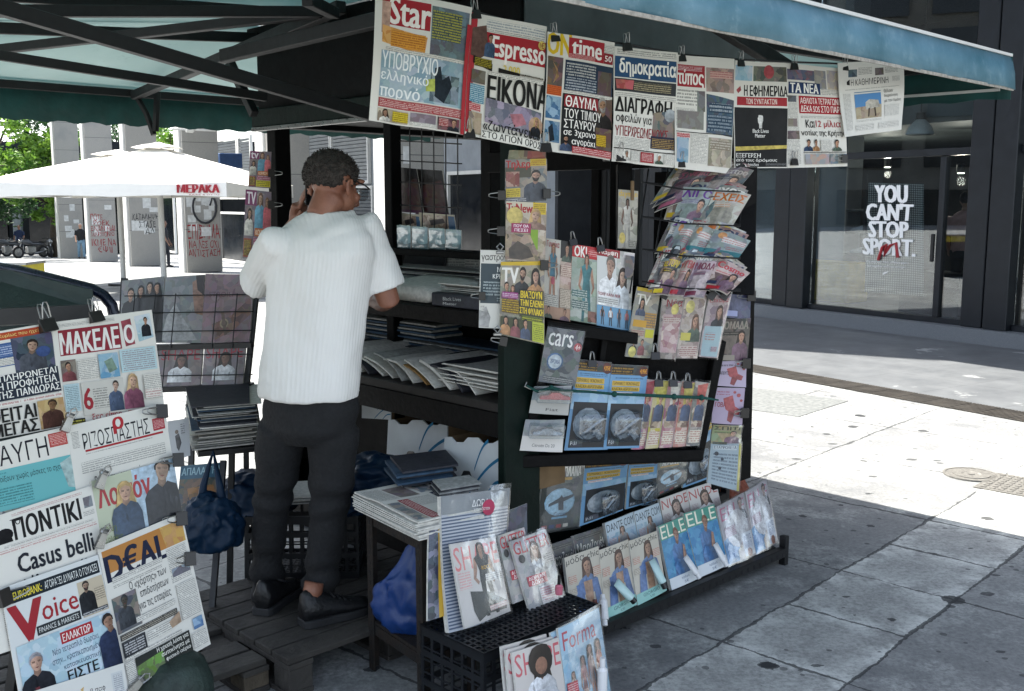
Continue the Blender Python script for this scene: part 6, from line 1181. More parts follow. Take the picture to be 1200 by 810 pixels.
def card_art():
    A = Art('#7fa9c9',.5).p(0,0,100,12,'#2a2c30','#3a3a38').m(2,2,60,11,'#c9a13a',11,'#2a2c30').e(88,7,13,'#5a2320').t('4,95€',79,4,97,10,'#e2a93a',3).m(14,14,90,17,'#234',8,'#7fa9c9').r(6,19,82,25,'#d6b95a').t('ΓΕΡΜΑΝΙΚΕΣ ΜΟΝΟΜΑΧΙΕΣ',8,20,80,24,'#3a2c1a',2).r(6,26,82,31,'#d6b95a').t('ΚΛΑΣΙΚΑ ΑΕΡΟΠΛΑΝΑ',8,26.7,78,30.3,'#3a2c1a',2).r(10,32.5,64,35.5,'#e6e0dc').m(11,32.8,63,35.3,'#a02c34',6,'#e6e0dc')
    A.gp([(0,36),(100,36),(100,58),(0,54)],'#8fb3cc','#a9c6d8').r(8,46,99,97,'#1d2733').e(48,70,36,'#8d99a3').e(46,68,30,'#a3adb5').p(10,88,40,96,'#2d3742','#505a66').t('Ρ-51',12,90,26,94,'#dfe3e6',1); return A
for i, px in enumerate(([(676,421),(717,425),(712,527),(661,528)], [(717,427),(760,429),(749,525),(707,526)])):
    o = mag(px, card_art(), ['aeroplane part-work on a blue card with a clear blister, left of two in the bin', 'aeroplane part-work on a blue card with a clear blister, right of two in the bin'][i], .006+.004*i, CPl, G, T=.006, curl=.001)
    plane_model(o, .56, .72, .055)
G = 'bagged comics in the bin'
for i in range(5):
    q = random.Random(60+i); x = 753+15.5*i
    A = Art(['#b98a9c','#b9a84a','#9c8aa0','#b0463c','#8a8f8c'][i],.3).p(0,0,100,100,['#c07890','#c9b93c','#a95a70','#b8483e','#6d6a64'][i],'#cfc9bc').g([(20,5),(90,0),(80,30),(30,36)],['#b0263c','#d6c43a','#e0d8c8','#c9b43a','#c7452e'][i]).p(10,40,90,70,'#7d5a4a','#d6c9b4').m(10,75,90,95,'#a02c34',9,'#d9d3c4').bust(20,20,90,60,'#3a2418')
    mag([(x,444+i*.8),(x+17,446+i*.8),(x+2+.6*i,526-i),(x-13+.6*i,527-i)], A, ['bagged comic with pink cover, leftmost of five in the bin','bagged comic with yellow cover, second of five in the bin','bagged comic with mauve cover, middle of five in the bin','bagged comic with red cover, fourth of five in the bin','bagged comic with grey cover, rightmost of five in the bin'][i], .004+.006*i, CPl, G, 'film', T=.012)
for i, (x, y) in enumerate(((694,426),(772,449),(789,449),(806,451))): clip(x, y, CPl, .045, 0, .032, 'black clip inside the bin, ' + ('on the blue aeroplane cards', 'leftmost on the bagged comics', 'middle one on the bagged comics', 'rightmost on the bagged comics')[i], 'clips in the bin')
mb = MB(); rp = [dp(x, y, .135) for x, y in ((617,452),(630,459),(646,455),(660,458),(690,459),(720,462),(752,463),(790,465),(822,466),(842,469))]; mb.tube(rp, [.004,.006,.008,.006,.005,.005,.006,.007,.006,.003], 8)
for k in (2, 5, 7, 8): mb.ball(rp[k], .011, .011, .012, 2)
tag(mb.build('knotted_rope', M['rope'], smooth=True), 'knotted green rope stretched across the front of the bin', 'rope')
mb = MB(); mb.tube([dp(x, y, d) for x, y, d in ((640,455,.1),(622,456,.13),(615,453,.12),(617,448,.11))], .003, 6); tag(mb.build('wire_hook', M['steel']), 'bent wire hook at the left end of the knotted rope', 'hook')
# weeklies hanging above the bin, right side
TP = (DP[0] + DN*.03, DN); G = 'wrapped weeklies hooked above the bin'
arts = [Art('#b0a896',.55).p(0,0,100,100,'#8f8d88','#b5ae9a').r(0,0,100,5,'#cdb53a').t('TV',6,9,62,24,'#e2dfd8',2).m(50,34,98,56,'#d7a83a',10,'#8c7d6a').r(8,46,60,56,'#c9a23a').bust(10,14,50,40,long=1).r(60,58,96,70,'#c4c044').m(6,60,56,68,'#a04060',7,'#b3a894').bust(8,72,36,96).bust(40,72,66,96,'#1d1612').e(20,92,14,'#cfc24a'),
 Art('#b7a9a4',.5).p(0,0,100,100,'#7d6c6a','#c9bdb4').r(0,0,100,8,'#c9c4bc').t('Νέα',20,6,90,18,'#a02c3c',2).e(60,22,18,'#d3c24e').r(10,30,96,90,'#b3a5a0').gp([(10,30),(96,30),(96,90),(10,90)],'#a97a80','#d3c8be').m(14,34,90,44,'#8c2c4a',8,'#c9bdb4'),
 Art('#b9aaa0',.5).p(0,0,100,100,'#94807a','#d3c9bc').e(30,20,20,'#cfc05a').bust(30,30,96,74,'#5a3c2a',long=1).m(10,80,90,96,'#8c2c3a',8,'#c9bdb4').r(6,60,50,72,'#cfc468'),
 Art('#b8aab0',.5).p(0,0,100,100,'#8f767c','#cfc4c0').r(6,50,94,98,'#a9bcc0').t('Επίκαιρα',8,4,92,14,'#a83448',2).bust(30,16,92,50,'#3c281c',long=1).m(14,60,60,72,'#b0563a',9,'#a9bcc0').m(50,82,84,90,'#222',4)]
for i, px in enumerate(([(747,336),(774,341),(763,420),(733,418)],[(777,346),(804,346),(791,421),(770,420)],[(804,344),(829,345),(817,420),(792,420)],[(831,346),(857,345),(841,420),(819,418)])):
    mag(px, arts[i], ['television weekly with yellow top strip, leftmost of the wrapped weeklies above the bin','wrapped weekly with mauve cover, second above the bin','wrapped weekly with yellow disc, third above the bin','wrapped weekly with pale blue lower half, rightmost above the bin'][i], .05+.004*i, TP, G, None if i == 0 else 'film', T=.014, curl=.006)
for i, (x, y) in enumerate(((779,345),(811,344),(834,346),(849,346),(768,417))): clip(x, y, TP, .075, [60,50,60,60,0][i], .034, 'black clip on the wrapped weeklies, ' + ('leftmost at the top','second at the top','third at the top','rightmost at the top','at the bottom edge')[i], 'clips on the wrapped weeklies')
# wire pockets with fanned magazines, upper right
wr = empty('wire_magazine_rack', dp(820, 330, .0), 'black wire rack of slanting magazine pockets at the top right of the kiosk', 'wire rack')
UPp = plane(dp(830, 260, -.02), (1, .10), 26)
UN = UPp[1]
def up_(x, y, d=0): return hit(x, y, UPp[0]+UN*d, UN)
mb = MB()
for y0 in (222, 262, 300, 338): mb.tube([up_(752, y0-8, .05), up_(800, y0, .07), up_(868, y0+3, .07)], .003, 6); mb.tube([up_(752, y0-8, -.03), up_(868, y0+1, -.03)], .003, 6)
for x0 in (752, 775, 868): mb.tube([up_(x0+8, 198, -.03), up_(x0-14, 344, -.03)], .003, 6)
mb.build('wires', M['wire'], wr)
mb = MB(); mb.prism([up_(x, y, -.05) for x, y in ((800,196),(886,196),(884,345),(790,340))], -UN*.012); mb.build('back_panel', M['panel_black'], wr)
G = 'magazines in the wire pockets'
_pk = [0]
def pk(px, art, label, off):
    px = [px[0], px[1], (px[2][0]-3, px[2][1]+9), (px[3][0]-3, px[3][1]+9)]; mag(px, art, label, off, UPp, G, None, T=.008, curl=.012, grid=(5, 5))
    for k in (1, 2):
        _pk[0] += 1; j = _pk[0]; c1, c2 = [('#8f8a84','#4c4a50'),('#c3beb4','#7d6a60'),('#5a6a70','#a9a294'),('#b5a49a','#6a3a40'),('#d0ccc4','#7f8c94')][j % 5]
        dx, dy = -3.5*k + (j % 3), -5.0*k - (j % 2); mag([(x+dx, y+dy) for x, y in px], gen(70+j, c1, c2, ['ΝΕΑ','ΖΩΗ','ΦΩΣ','ΗΧΟΣ'][j % 4], ['#a23a44','#2c3a5c','#c9b03a','#e0dcd4'][j % 4]), 'magazine mostly hidden behind the front one in a wire pocket', off-.009*k, UPp, 'magazines hidden in the wire pockets', None, T=.006, curl=.012, grid=(4, 4))
def gen(seed, c1, c2, title, tc, dark=False):
    q = random.Random(seed); A = Art(c1,.75).p(0,0,100,100,c1,c2).t(title,6,6,92,24,tc,3)
    A.g([(q.uniform(0,30),40),(q.uniform(50,90),34),(q.uniform(70,99),80),(q.uniform(10,40),88)],c2); A.m(8,30,60,40,tc,9,c1); A.bust(40,26,96,98,'#241a14',long=seed % 2) if seed % 3 else A.e(60,66,24,c2); A.r(4,84,50,96,tc); return A
pk([(800,200),(838,198),(812,224),(770,240)], gen(1,'#3d3a40','#6d5a60','Σινεμά','#a5657a'), 'dark magazine in the top wire pocket, left of two', .02)
pk([(838,198),(884,199),(860,222),(812,226)], gen(4,'#44444a','#8c8078','Θέατρο','#a9a4a0'), 'dark magazine in the top wire pocket, right of two', .024)
pk([(801,219),(840,223),(822,262),(788,258)], gen(2,'#aeb5b3','#7d8a84','ΛΙΓΟ','#7a4a9c'), 'grey green magazine with violet title in the second wire pocket', .03)
pk([(838,222),(880,229),(857,264),(821,262)], gen(3,'#c6c4bc','#9a9484','ΕΧΕΙΣ','#c47a2c'), 'pale magazine with orange title in the second wire pocket', .036)
for i, px in enumerate(([(795,261),(816,265),(800,300),(776,298)],[(815,265),(839,270),(820,301),(798,300)],[(838,269),(880,282),(862,303),(820,301)])):
    A = Art('#4a7f86',.75).p(0,0,100,52,['#a3a9a8','#b0b4b0','#9fa8a6'][i],'#5a6a6c').e(26,12,12,'#d38a2c').m(30,14,96,30,'#b03040',10,'#c9cbc6').r(0,52,100,100,['#8f9a9a','#2f7f86','#2c7a80'][i]).g([(12,86),(20,68),(38,58),(66,58),(84,70),(92,88),(80,94),(20,94)],['#3a3d40','#5b6470','#6b7488'][i]).g([(38,68),(44,61),(62,61),(70,68)],'#c6d0d2').m(50,36,96,50,'#b0363c',9,'#8fa0a0')
    pk(px, A, ['motoring magazine with grey cover, leftmost in the third wire pocket','motoring magazine with teal cover, middle of the third wire pocket','motoring magazine with teal cover, rightmost and curled in the third wire pocket'][i], .044+.004*i)
for i, (px, c1, c2, tt, tc, lb) in enumerate((([(781,302),(801,304),(788,338),(766,336)],'#4c3b38','#b39a86','ΙΣΤΟΡΙΑ','#d6c23c','magazine with yellow title and dark cover, leftmost in the lowest wire pocket'),([(800,304),(818,306),(804,339),(785,338)],'#b9b0aa','#8c6a66','ΥΓΕΙΑ','#b33a48','pale magazine with red title, second in the lowest wire pocket'),([(816,305),(842,308),(828,340),(803,340)],'#8d7d86','#b9a8a8','ΜΟΔΑ','#7d2c4a','mauve magazine, third in the lowest wire pocket'),([(842,303),(879,320),(856,336),(828,330)],'#c4b3ac','#6a4a44','Cosmo','#b8293c','curled magazine with red striped top, rightmost in the lowest wire pocket'))):
    pk(px, gen(10+i, c1, c2, tt, tc), lb, .054+.004*i)
# column of magazines at the far right edge
XP = plane(dp(860, 450, -.06), (1, .35), 0); G = 'magazines on the right edge of the kiosk'
for i, (px, c1, c2, tt, tc, lb) in enumerate((([(852,318),(881,320),(879,374),(848,372)],'#3d4468','#565c80','Κύκλος','#a9aed0','violet blue magazine, topmost on the right edge'),([(848,374),(880,373),(876,424),(842,424)],'#2e2c2a','#6a5e54','ΟΜΑΔΑ','#9c948a','dark magazine with a group photograph, second on the right edge'),([(842,424),(876,422),(874,454),(838,452)],'#b9aec0','#a9303c','ΠΑΠΟΥΤΣΙ','#2c2a30','lilac magazine with scattered red beads, third on the right edge'),([(838,454),(873,455),(870,498),(834,496)],'#b3a6ba','#9c3a3e','ΓΟΒΑ','#9c2c3a','magazine with red shoes on lilac, fourth on the right edge'),([(836,498),(870,499),(868,522),(833,521)],'#8f9a70','#a08a5c','ΣΠΙΤΙ','#4a4f3a','small magazine with a green and brown room, fifth on the right edge'),([(833,520),(869,520),(866,576),(829,566)],'#a9b6bc','#5d6f80','ΣΤΑΥΡΟΛΕΞΑ','#2c3c56','crossword magazine with yellow edge, lowest on the right edge'))):
    A = gen(30+i, c1, c2, tt, tc)
    if i in (2, 3): A = Art(c1,.75).m(6,10,50,20,tc,12,c1).g([(30,30),(60,20),(70,50),(90,60),(84,76),(60,70),(40,60)],'#a3323a').g([(50,60),(70,70),(60,96),(46,90)],'#8c2830').e(80,20,7,'#a3323a').e(90,34,5,'#a3323a').e(66,12,5,'#a3323a').t(tt,6,40,40,54,tc,2)
    if i == 5: A = Art(c1,.75).r(92,0,100,100,'#b9b04a').m(10,20,90,90,'#4a5a6c',12,c1).r(8,4,86,14,'#c9d0d2').t(tt,10,5,84,12,tc,2).e(20,24,7,'#3a4450').e(40,36,5,'#3a4450').e(34,58,5,'#3a4450')
    mag(px, A, lb, .003*i, XP, G, 'film' if i > 3 else None, T=.008, grid=(4,4))
for i, (x, y) in enumerate(((880,347),(874,426),(872,484),(880,300))): clip(x, y, XP, .02, 90, .04, 'black clip on the right edge column, ' + ('upper middle','lower middle','lowest','topmost')[i], 'clips on the right edge')
mb = MB(); mb.prism([hit(x, y, XP[0]-XP[1]*.03, XP[1]) for x, y in ((866,196),(888,196),(880,560),(836,575),(838,420))], -XP[1]*.02); tag(mb.build('edge_board', M['panel_black'], bevel=.002), 'dark upright board carrying the magazines at the right edge of the kiosk', 'board')
# aeroplane part-works below the bin
AP_ = (K(-.17, .5, 0), -EL); G = 'aeroplane part-works below the bin'
def aero(): return Art('#3c4440',.55).p(0,0,100,34,'#8a8f80','#2d332e').m(10,3,80,8,'#d6b33a',8,'#39413c').t('ΑΕΡΟΠΛΑΝΑ',14,10,92,24,'#e9e6de',3).r(8,25,70,29,'#cfa83a').gp([(66,30),(100,20),(100,98),(80,98)],'#2e342f','#55604f').e(46,60,36,'#7db3d0').e(46,60,33,'#92c2da').g([(20,62),(44,54),(48,50),(52,54),(78,50),(78,54),(54,60),(56,72),(44,72),(42,61),(20,66)],'#2b3440').e(48,58,7,'#1d242c').t('Curtiss',34,74,62,80,'#2c4a6a',1).m(30,81,66,84,'#2c4a6a',5,'#92c2da').r(10,92,22,97,'#a33032').r(26,92,38,97,'#2c4a80').r(42,92,54,97,'#a33032').r(58,92,70,97,'#c9c4b8')
for i, (px, kind) in enumerate((([(640,540),(686,538),(679,617),(628,624)],0),([(686,540),(737,537),(730,598),(679,617)],1),([(738,538),(773,537),(770,586),(733,597)],1),([(772,536),(806,533),(804,566),(769,582)],0),([(806,500),(842,470),(838,558),(800,572)],1))):
    o = mag(px, aero() if kind == 0 else card_art(), ['aeroplane part-work with a round blue picture, leftmost below the bin','aeroplane part-work with a blister, second below the bin','aeroplane part-work with a blister, third below the bin','aeroplane part-work with a round blue picture, fourth below the bin','aeroplane part-work with a blister, rightmost and highest below the bin'][i], .004*(i % 2), AP_, G, 'film' if kind == 0 else None, T=.008, curl=.002)
    if kind: plane_model(o, .5, .72, .05)
# ------------------------------------------------------------------ ground rack with glossy monthlies
g0 = onz(706, 738, .06); g1 = onz(917, 648, .06); gd = (g1-g0).normalized(); gn = V((gd.y, -gd.x, 0)).normalized()
gl = (g1-g0).length
rk = empty('floor_rack', g0.lerp(g1, .5)*1, 'low black perforated rack of glossy magazines standing on the paving', 'floor rack'); rk.location.z = 0
st = g0 - gd*.35
for z, o_ in ((.065, 0), (.065, -.34), (.26, -.34)): mb = MB(); mb.bar(st - gn*0 + gn*o_ + UP*(z-.06), g1 + gn*o_ + UP*(z-.06), .035, .045); mb.build('rail', M['black_metal'], rk, bevel=.003)
mb = MB()
for k in range(34): p = st.lerp(g1, (k+.5)/34) + gn*.0178; mb.cb(p, .012, .002, .018, gd, gn, UP)
mb.build('punched_hole', M['rubber'], rk)['kind'] = 'stuff'
for p, zt in ((g1, .14), (st, .10), (g1-gn*.34, .3), (st-gn*.34, .3)): mb = MB(); mb.box(V((p.x, p.y, 0)) - gn*.02, gd*.03, gn*.035, UP*zt); mb.build('leg', M['black_metal'], rk, bevel=.002)
mb = MB(); mb.hexa([st-gn*.015, g1-gn*.015, g1-gn*.33+UP*.10, st-gn*.33+UP*.10, st-gn*.015+UP*.01, g1-gn*.015+UP*.01, g1-gn*.33+UP*.11, st-gn*.33+UP*.11]); mb.build('shelf', M['black_metal'], rk)
R1 = plane(g0 - gn*.02, gd, 24); R2 = plane(g0 - gn*.13 + UP*.06, gd, 20)
def mariec(): return Art('#cbc6ba',.76).r(0,0,100,100,'#cbc5b8').t('μόδα chic',3,2,97,14,'#1d1b1a',1).bust(28,8,84,48,'#4a2f1e','#b5835f','#51709c',long=1).g([(22,44),(84,42),(96,84),(74,92),(70,60),(40,60),(38,94),(14,86)],'#4a6ba0').g([(42,42),(66,42),(64,88),(44,88)],'#a9805f').m(4,28,26,40,'#c0563a',7,'#cbc5b8').m(4,46,22,56,'#8c7a6c',6,'#cbc5b8').m(72,26,97,40,'#c0563a',7,'#cbc5b8').r(0,84,100,100,'#9fcac4').t('GIORGIO',22,87,76,92,'#39686a',0).t('5,90',42,94,56,98,'#39686a',0)
def elle(): return Art('#4f9a92',.76).r(0,0,100,30,'#5ea394').p(0,24,100,84,'#2f7fae','#4aa3c4').t('ELLE',4,2,97,22,'#eee9d8',0).g([(24,84),(34,52),(52,44),(72,52),(82,84)],'#2c5f96').bust(30,10,76,62,'#6a3c22','#a8785a','#2c6296',long=0).sh([(26,70),(40,58),(52,62),(66,57),(80,72),(70,84),(34,84)],'#2f6aa0',1.5,.5).sh([(60,62),(70,40),(76,42),(72,66)],'#a8785a',1.2,.6).r(0,83,100,100,'#d9dde0').t('κρέμα',38,86,64,91,'#4a6a8c',0).t('5€',44,93,58,97,'#4a6a8c',0)
def elle2(): return Art('#b9b3b6',.76).r(0,0,100,100,'#b5b0b2').gp([(0,60),(40,50),(60,99),(0,99)],'#3f7fae','#6aa3c4').t('ELLE',6,6,92,28,'#b8738a',0).bust(56,2,96,40,'#2a2220','#9c7a6a','#3a3a40').e(52,48,40,'#c4c0c0').gp([(40,84),(70,64),(88,99),(40,99)],'#c9b9a4','#a9a0a0').r(60,60,97,97,'#d6d9dc').t('ДΟΥΣ'.replace('Д','Λ'),66,64,92,72,'#5a6a9c',1).m(64,74,92,84,'#5a6a9c',5,'#d6d9dc').e(78,92,9,'#a8705a').m(8,40,46,56,'#b8738a',8,'#b5b0b2')
F_ = [([(661,654),(701,640),(713,722),(673,737)],mariec,'glossy monthly with a woman in a denim jacket, leftmost of three in the floor rack',None),([(702,645),(736,632),(747,708),(711,727)],mariec,'glossy monthly with a woman in a denim jacket, middle of three in the floor rack',None),([(737,634),(770,622),(781,692),(747,710)],mariec,'glossy monthly with a woman in a denim jacket, rightmost of three in the floor rack',None),([(771,617),(800,605),(821,677),(787,692)],elle,'glossy monthly with a swimmer on a turquoise cover, left of two in the floor rack',None),([(801,602),(837,591),(853,662),(820,677)],elle,'glossy monthly with a swimmer on a turquoise cover, right of two in the floor rack',None),([(840,594),(872,577),(886,650),(854,663)],elle2,'plastic wrapped monthly with pink title, second from right in the floor rack','film'),([(873,577),(898,561),(912,635),(886,650)],elle2,'plastic wrapped monthly with pink title, rightmost in the floor rack','film')]
for i, (px, f, lb, wr_) in enumerate(F_): mag(px, f(), lb, .004*(i % 3), R1, 'glossy monthlies in the front row of the floor rack', wr_, T=.014, curl=.005)
def dark_(): return Art('#2e2d2c',.76).p(0,0,100,100,'#2a2827','#48423c').t('Μαριζουέ!',6,20,94,50,'#c9c5bc',1).m(8,6,92,14,'#8c8880',8,'#2e2d2c')
def vanity(): return Art('#bccad3',.76).p(0,30,100,100,'#8fa9bc','#c2cdd2').t('DANTE COM',3,6,97,24,'#34414c',0).full(26,20,76,120,'#4a3426','#b58a70','#8d8a86','#39506a').m(4,40,28,60,'#c06a4a',6,'#bccad3')
def nude(): return Art('#cdc9c6',.76).t('NUDE',3,5,97,26,'#b5625e',0).bust(18,10,82,100,'#3a2a20','#c09880','#d9d6d2',long=1).m(4,36,24,60,'#8a5a56',6,'#cdc9c6').m(78,40,97,60,'#8a5a56',6,'#cdc9c6')
for i, (px, f, lb) in enumerate((([(640,640),(671,630),(682,690),(651,700)],dark_,'dark magazine with white script title, left of two behind the denim covers'),([(672,628),(706,617),(717,668),(682,680)],dark_,'dark magazine with white script title, right of two behind the denim covers'),([(709,613),(742,600),(752,650),(717,664)],vanity,'pale blue magazine with thin dark title, left of two in the back row'),([(743,600),(772,589),(784,640),(753,652)],vanity,'pale blue magazine with thin dark title, right of two in the back row'),([(773,585),(804,574),(816,625),(784,637)],nude,'pale magazine with rust coloured title and a portrait, left of two in the back row'),([(805,574),(839,563),(850,612),(816,625)],nude,'pale magazine with rust coloured title and a portrait, right of two in the back row'))):
    mag(px, f(), lb, .004*(i % 2), R2, 'magazines in the back row of the floor rack', None, T=.016)
bag((onz(858, 600, .15) + V((0, .1, 0)))[:], .11, .08, .10, M['terracotta'], 'rust coloured cloth bundle behind the wrapped monthlies at the right end of the floor rack', 3, 'cloth_bundle', False)
def cosm(x0, y0, x1, y1, r, mat, cap, label, name='cosmetic_tube', off=.035):
    P, N = R1; a = hit(x0, y0, P+N*off, N); b = hit(x1, y1, P+N*(off+.01), N); d = (b-a).normalized(); o = empty(name, b, label, 'tube' if 'tube' in name else 'bottle')
    L_ = (b-a).length; ux = (N - d*N.dot(d)).normalized(); uy = d.cross(ux)
    if 'tube' in name: MB().rings([[a + d*z + ux*math.cos(t_)*rx + uy*math.sin(t_)*ry for t_ in [6.2832*k/16 for k in range(16)]] for z, rx, ry in ((0,.002,r*1.05),(L_*.35,r*.55,r*1.02),(L_*.75,r*.8,r*.95),(L_*.80,r*.8,r*.85))]).build('tube_body', mat, o, smooth=True)
    else: MB().lathe(a, [(r*.55,L_*.0),(r*.6,L_*.12),(r*.98,L_*.2),(r,L_*.25),(r,L_*.8)], 16, ux=ux, uy=uy, uz=d).build('bottle_body', mat, o, smooth=False)
    MB().lathe(a + d*L_*.802, [(r*.62,0),(r*.66,L_*.02),(r*.66,L_*.18),(r*.4,L_*.198)], 16, ux=ux, uy=uy, uz=d).build('cap', cap, o)
cosm(722,682,744,706,.020,M['tube_mint'],M['cap_black'],'pale mint tube lying slanted on the middle denim cover, the lower of two')
cosm(764,656,780,690,.020,M['tube_mint'],M['cap_black'],'pale mint tube standing on the right denim cover, the upper of two')
cosm(803,652,820,678,.016,M['tube_white'],M['tube_white'],'white tube leaning on the left turquoise cover')
cosm(838,637,852,664,.016,M['tube_white'],M['tube_white'],'white tube leaning on the right turquoise cover')
cosm(706,697,709,734,.017,M['tube_white'],M['tube_white'],'white bottle at the left end of the floor rack', 'small_bottle')
cosm(697,703,699,730,.015,M['cap_brown'],M['cap_brown'],'brown bottle beside the white one at the left end of the floor rack', 'small_bottle')
# ------------------------------------------------------------------ pallets
def pallet(near, er_len, el_len, zt, label, missing=(), name='pallet', raw=False):
    near = V((near.x, near.y, 0)); o = empty(name, near + ER*er_len/2 + EL*el_len/2, label, 'pallet'); o.location.z = 0; q = random.Random(int(zt*1000)); n = 7; w_ = el_len/n
    for k in range(n):
        if k in missing: continue
        mb = MB(); g = .004 if not raw else .008; mb.box(near + EL*(k*w_+g) + UP*(zt-.022+q.uniform(-.001,.001)), ER*(er_len+q.uniform(-.01,.01)), EL*(w_-2*g), UP*.022); mb.build('deck_board', M['pallet'], o, bevel=.003)
    for k, e in enumerate((0, er_len/2-.05, er_len-.1)):
        mb = MB(); mb.box(near + ER*e + UP*.0, ER*.1, EL*el_len, UP*.02); mb.build('bottom_board', M['pallet'], o, bevel=.003)
        mb = MB(); mb.box(near + ER*e + UP*(zt-.042), ER*.1, EL*el_len, UP*.0195); mb.build('stringer_board', M['pallet'], o, bevel=.002)
        for f in (.0, el_len/2-.05, el_len-.1): mb = MB(); mb.box(near + ER*(e+.002) + EL*(f+.002) + UP*.0205, ER*.096, EL*.1, UP*(zt-.0635)); mb.build('block', M['pallet_raw'] if raw else M['pallet'], o, bevel=.003)
    return o
pallet(onz(338, 774, .145), .95, .80, .145, 'dark worn wooden pallet under the man')
pallet(onz(325, 772, .115) - ER*.02 + EL*.02 - ER*.90, .9, .8, .115, 'lower broken pallet left of the man with a missing board', (2,), raw=True)
# ------------------------------------------------------------------ the customer
def wp(x, y, Y): return at(x, y, Y)
FW = V((math.sin(.5), math.cos(.5), 0)); RT = V((FW.y, -FW.x, 0))
hip = wp(364, 478, 3.68); sh = wp(376, 262, 3.66); neck = wp(385, 238, 3.68)
man = empty('person', V((hip.x, hip.y, .145)), 'man in white ribbed T-shirt and dark jeans seen from behind at the counter', 'person')
def ring(c, rx, ry, n=28, fx=RT, fy=FW, pw=.85): return [c + fx*math.copysign(abs(math.cos(t_))**pw, math.cos(t_))*rx + fy*math.copysign(abs(math.sin(t_))**pw, math.sin(t_))*ry for t_ in [6.2832*k/n for k in range(n)]]
SKIN = surf('man_skin', '#8a5d48', .5, 0, .22, 14, bump=.12, bscale=160, col2='#774b3a')
# body: torso core, neck, head, arms, hands in one surface
Rsh = wp(425, 268, 3.70); Rel = wp(455, 352, 3.72); Rwr = wp(436, 351, 4.02); Lsh = wp(324, 284, 3.62); Lel = wp(298, 334, 3.86); Lwr = wp(346, 262, 3.90)
hd = wp(389, 222, 3.72); HY = math.radians(33); hf = V((math.sin(HY), math.cos(HY), -.22)).normalized(); hr = V((hf.y, -hf.x, 0)).normalized(); hu = hr.cross(hf).normalized()
Hp = lambda x, y, z: hd + (hr*x + hf*y + hu*z)*1.13
b = MB()
b.rings([ring(hip.lerp(sh, t_), .12+.01*t_, .075) for t_ in (0,.3,.6,.88)])
b.tube([sh + UP*.02 - FW*.01, neck + UP*.01, hd - UP*.03 - hf*.02], [.05,.058,.056], 16)
b.ball(Hp(0,-.008,.035), .077, .098, .085, 3); b.ball(Hp(0,.03,-.02), .066, .075, .085, 3); b.ball(Hp(0,.045,-.075), .05, .055, .04, 2)
b.tube([Hp(0,.098,.03), Hp(0,.112,.0), Hp(0,.122,-.022), Hp(0,.1,-.032)], [.01,.012,.016,.01], 8); b.ball(Hp(0,.085,.045), .055, .025, .014, 2); b.ball(Hp(0,.097,-.062), .026, .014, .012, 2)
for s in (-1, 1):
    b.ball(Hp(s*.079,-.010,.0), .007, .019, .030, 3); b.tube([Hp(s*.080,.008,.012), Hp(s*.084,-.004,.030), Hp(s*.086,-.022,.024), Hp(s*.084,-.024,.0), Hp(s*.080,-.012,-.022)], [.004,.0055,.006,.0055,.005], 7); b.ball(Hp(s*.042,.066,-.012), .020, .020, .022, 2)
b.tube([Rsh, Rsh.lerp(Rel, .5), Rel, Rel.lerp(Rwr, .35), Rwr], [.05,.050,.043,.045,.029], 14)
b.tube([Lsh, Lsh.lerp(Lel, .5), Lel, Lel.lerp(Lwr, .4), Lwr], [.045,.045,.042,.042,.028], 14)
def hand(w_, d, n, s=1, curl=.6):
    d, n = d.normalized(), n.normalized(); x = d.cross(n).normalized()*s
    b.tube([w_ - d*.01, w_ + d*.045, w_ + d*.085], [.027,.037,.036], 10, flat=.62)
    for k, L_ in enumerate((.068,.078,.072,.056)):
        f0 = w_ + d*.082 + x*(.03-.02*k); f1 = f0 + (d*math.cos(curl*.5) + n*math.sin(curl*.5))*L_*.45; f2 = f1 + (d*math.cos(curl*1.4) + n*math.sin(curl*1.4))*L_*.32; f3 = f2 + (d*math.cos(curl*2.1) + n*math.sin(curl*2.1))*L_*.25
        b.tube([f0, f1, f2, f3], [.0095,.009,.0085,.007], 7)
    t0 = w_ + d*.03 + x*.03; b.tube([t0, t0 + (d*.6+x*.7).normalized()*.036, t0 + (d*.9+x*.5).normalized()*.062 + n*.012], [.012,.011,.009], 7)
hand(Rwr, V((-.75,.62,-.12)), V((-.4,-.1,-.9)), 1, .9)
lt = wp(356, 222, 3.84); hand(Lwr, (lt - Lwr), V((.75, -.1, .35)), -1, .35)
body = remesh(b.build('body', SKIN, man), .0055, 5)
# shirt
SH = NT('white_ribbed_cotton'); o_ = SH.new('ShaderNodeTexCoord').outputs['Object']; wv = SH.new('ShaderNodeTexWave'); wv.inputs['Scale'].default_value = 25; wv.inputs['Distortion'].default_value = .8; wv.inputs['Detail'].default_value = 1; wv.inputs['Detail Scale'].default_value = .6
mp = SH.new('ShaderNodeMapping'); mp.inputs['Rotation'].default_value = (0, math.radians(-7), math.radians(-28)); SH.con(o_, mp.inputs[0]); SH.con(mp.outputs[0], wv.inputs['Vector'])
SH.con(SH.mix(SH.noise(5, 3, o_), lin('#d6d5d2'), lin('#dfdedb')), SH.b.inputs['Base Color']); SH.b.inputs['Roughness'].default_value = .9; SH.b.inputs['Specular IOR Level'].default_value = .2
hb = SH.math('ADD', wv.outputs[1], SH.math('MULTIPLY', SH.noise(7, 3, o_), 1.6)); SH.bump(hb, .17, .008)
m = MB()
prof = [(.00,.200,.132,.0),(.06,.202,.132,.0),(.25,.196,.125,.0),(.45,.20,.128,.0),(.65,.208,.132,-.005),(.80,.212,.128,-.01),(.87,.198,.112,-.008),(.93,.160,.092,-.004),(.975,.125,.08,.006),(1.0,.092,.075,.016),(1.012,.084,.073,.02)]
hem = wp(362, 465, 3.67); top = wp(381, 250, 3.67); tv = top - hem
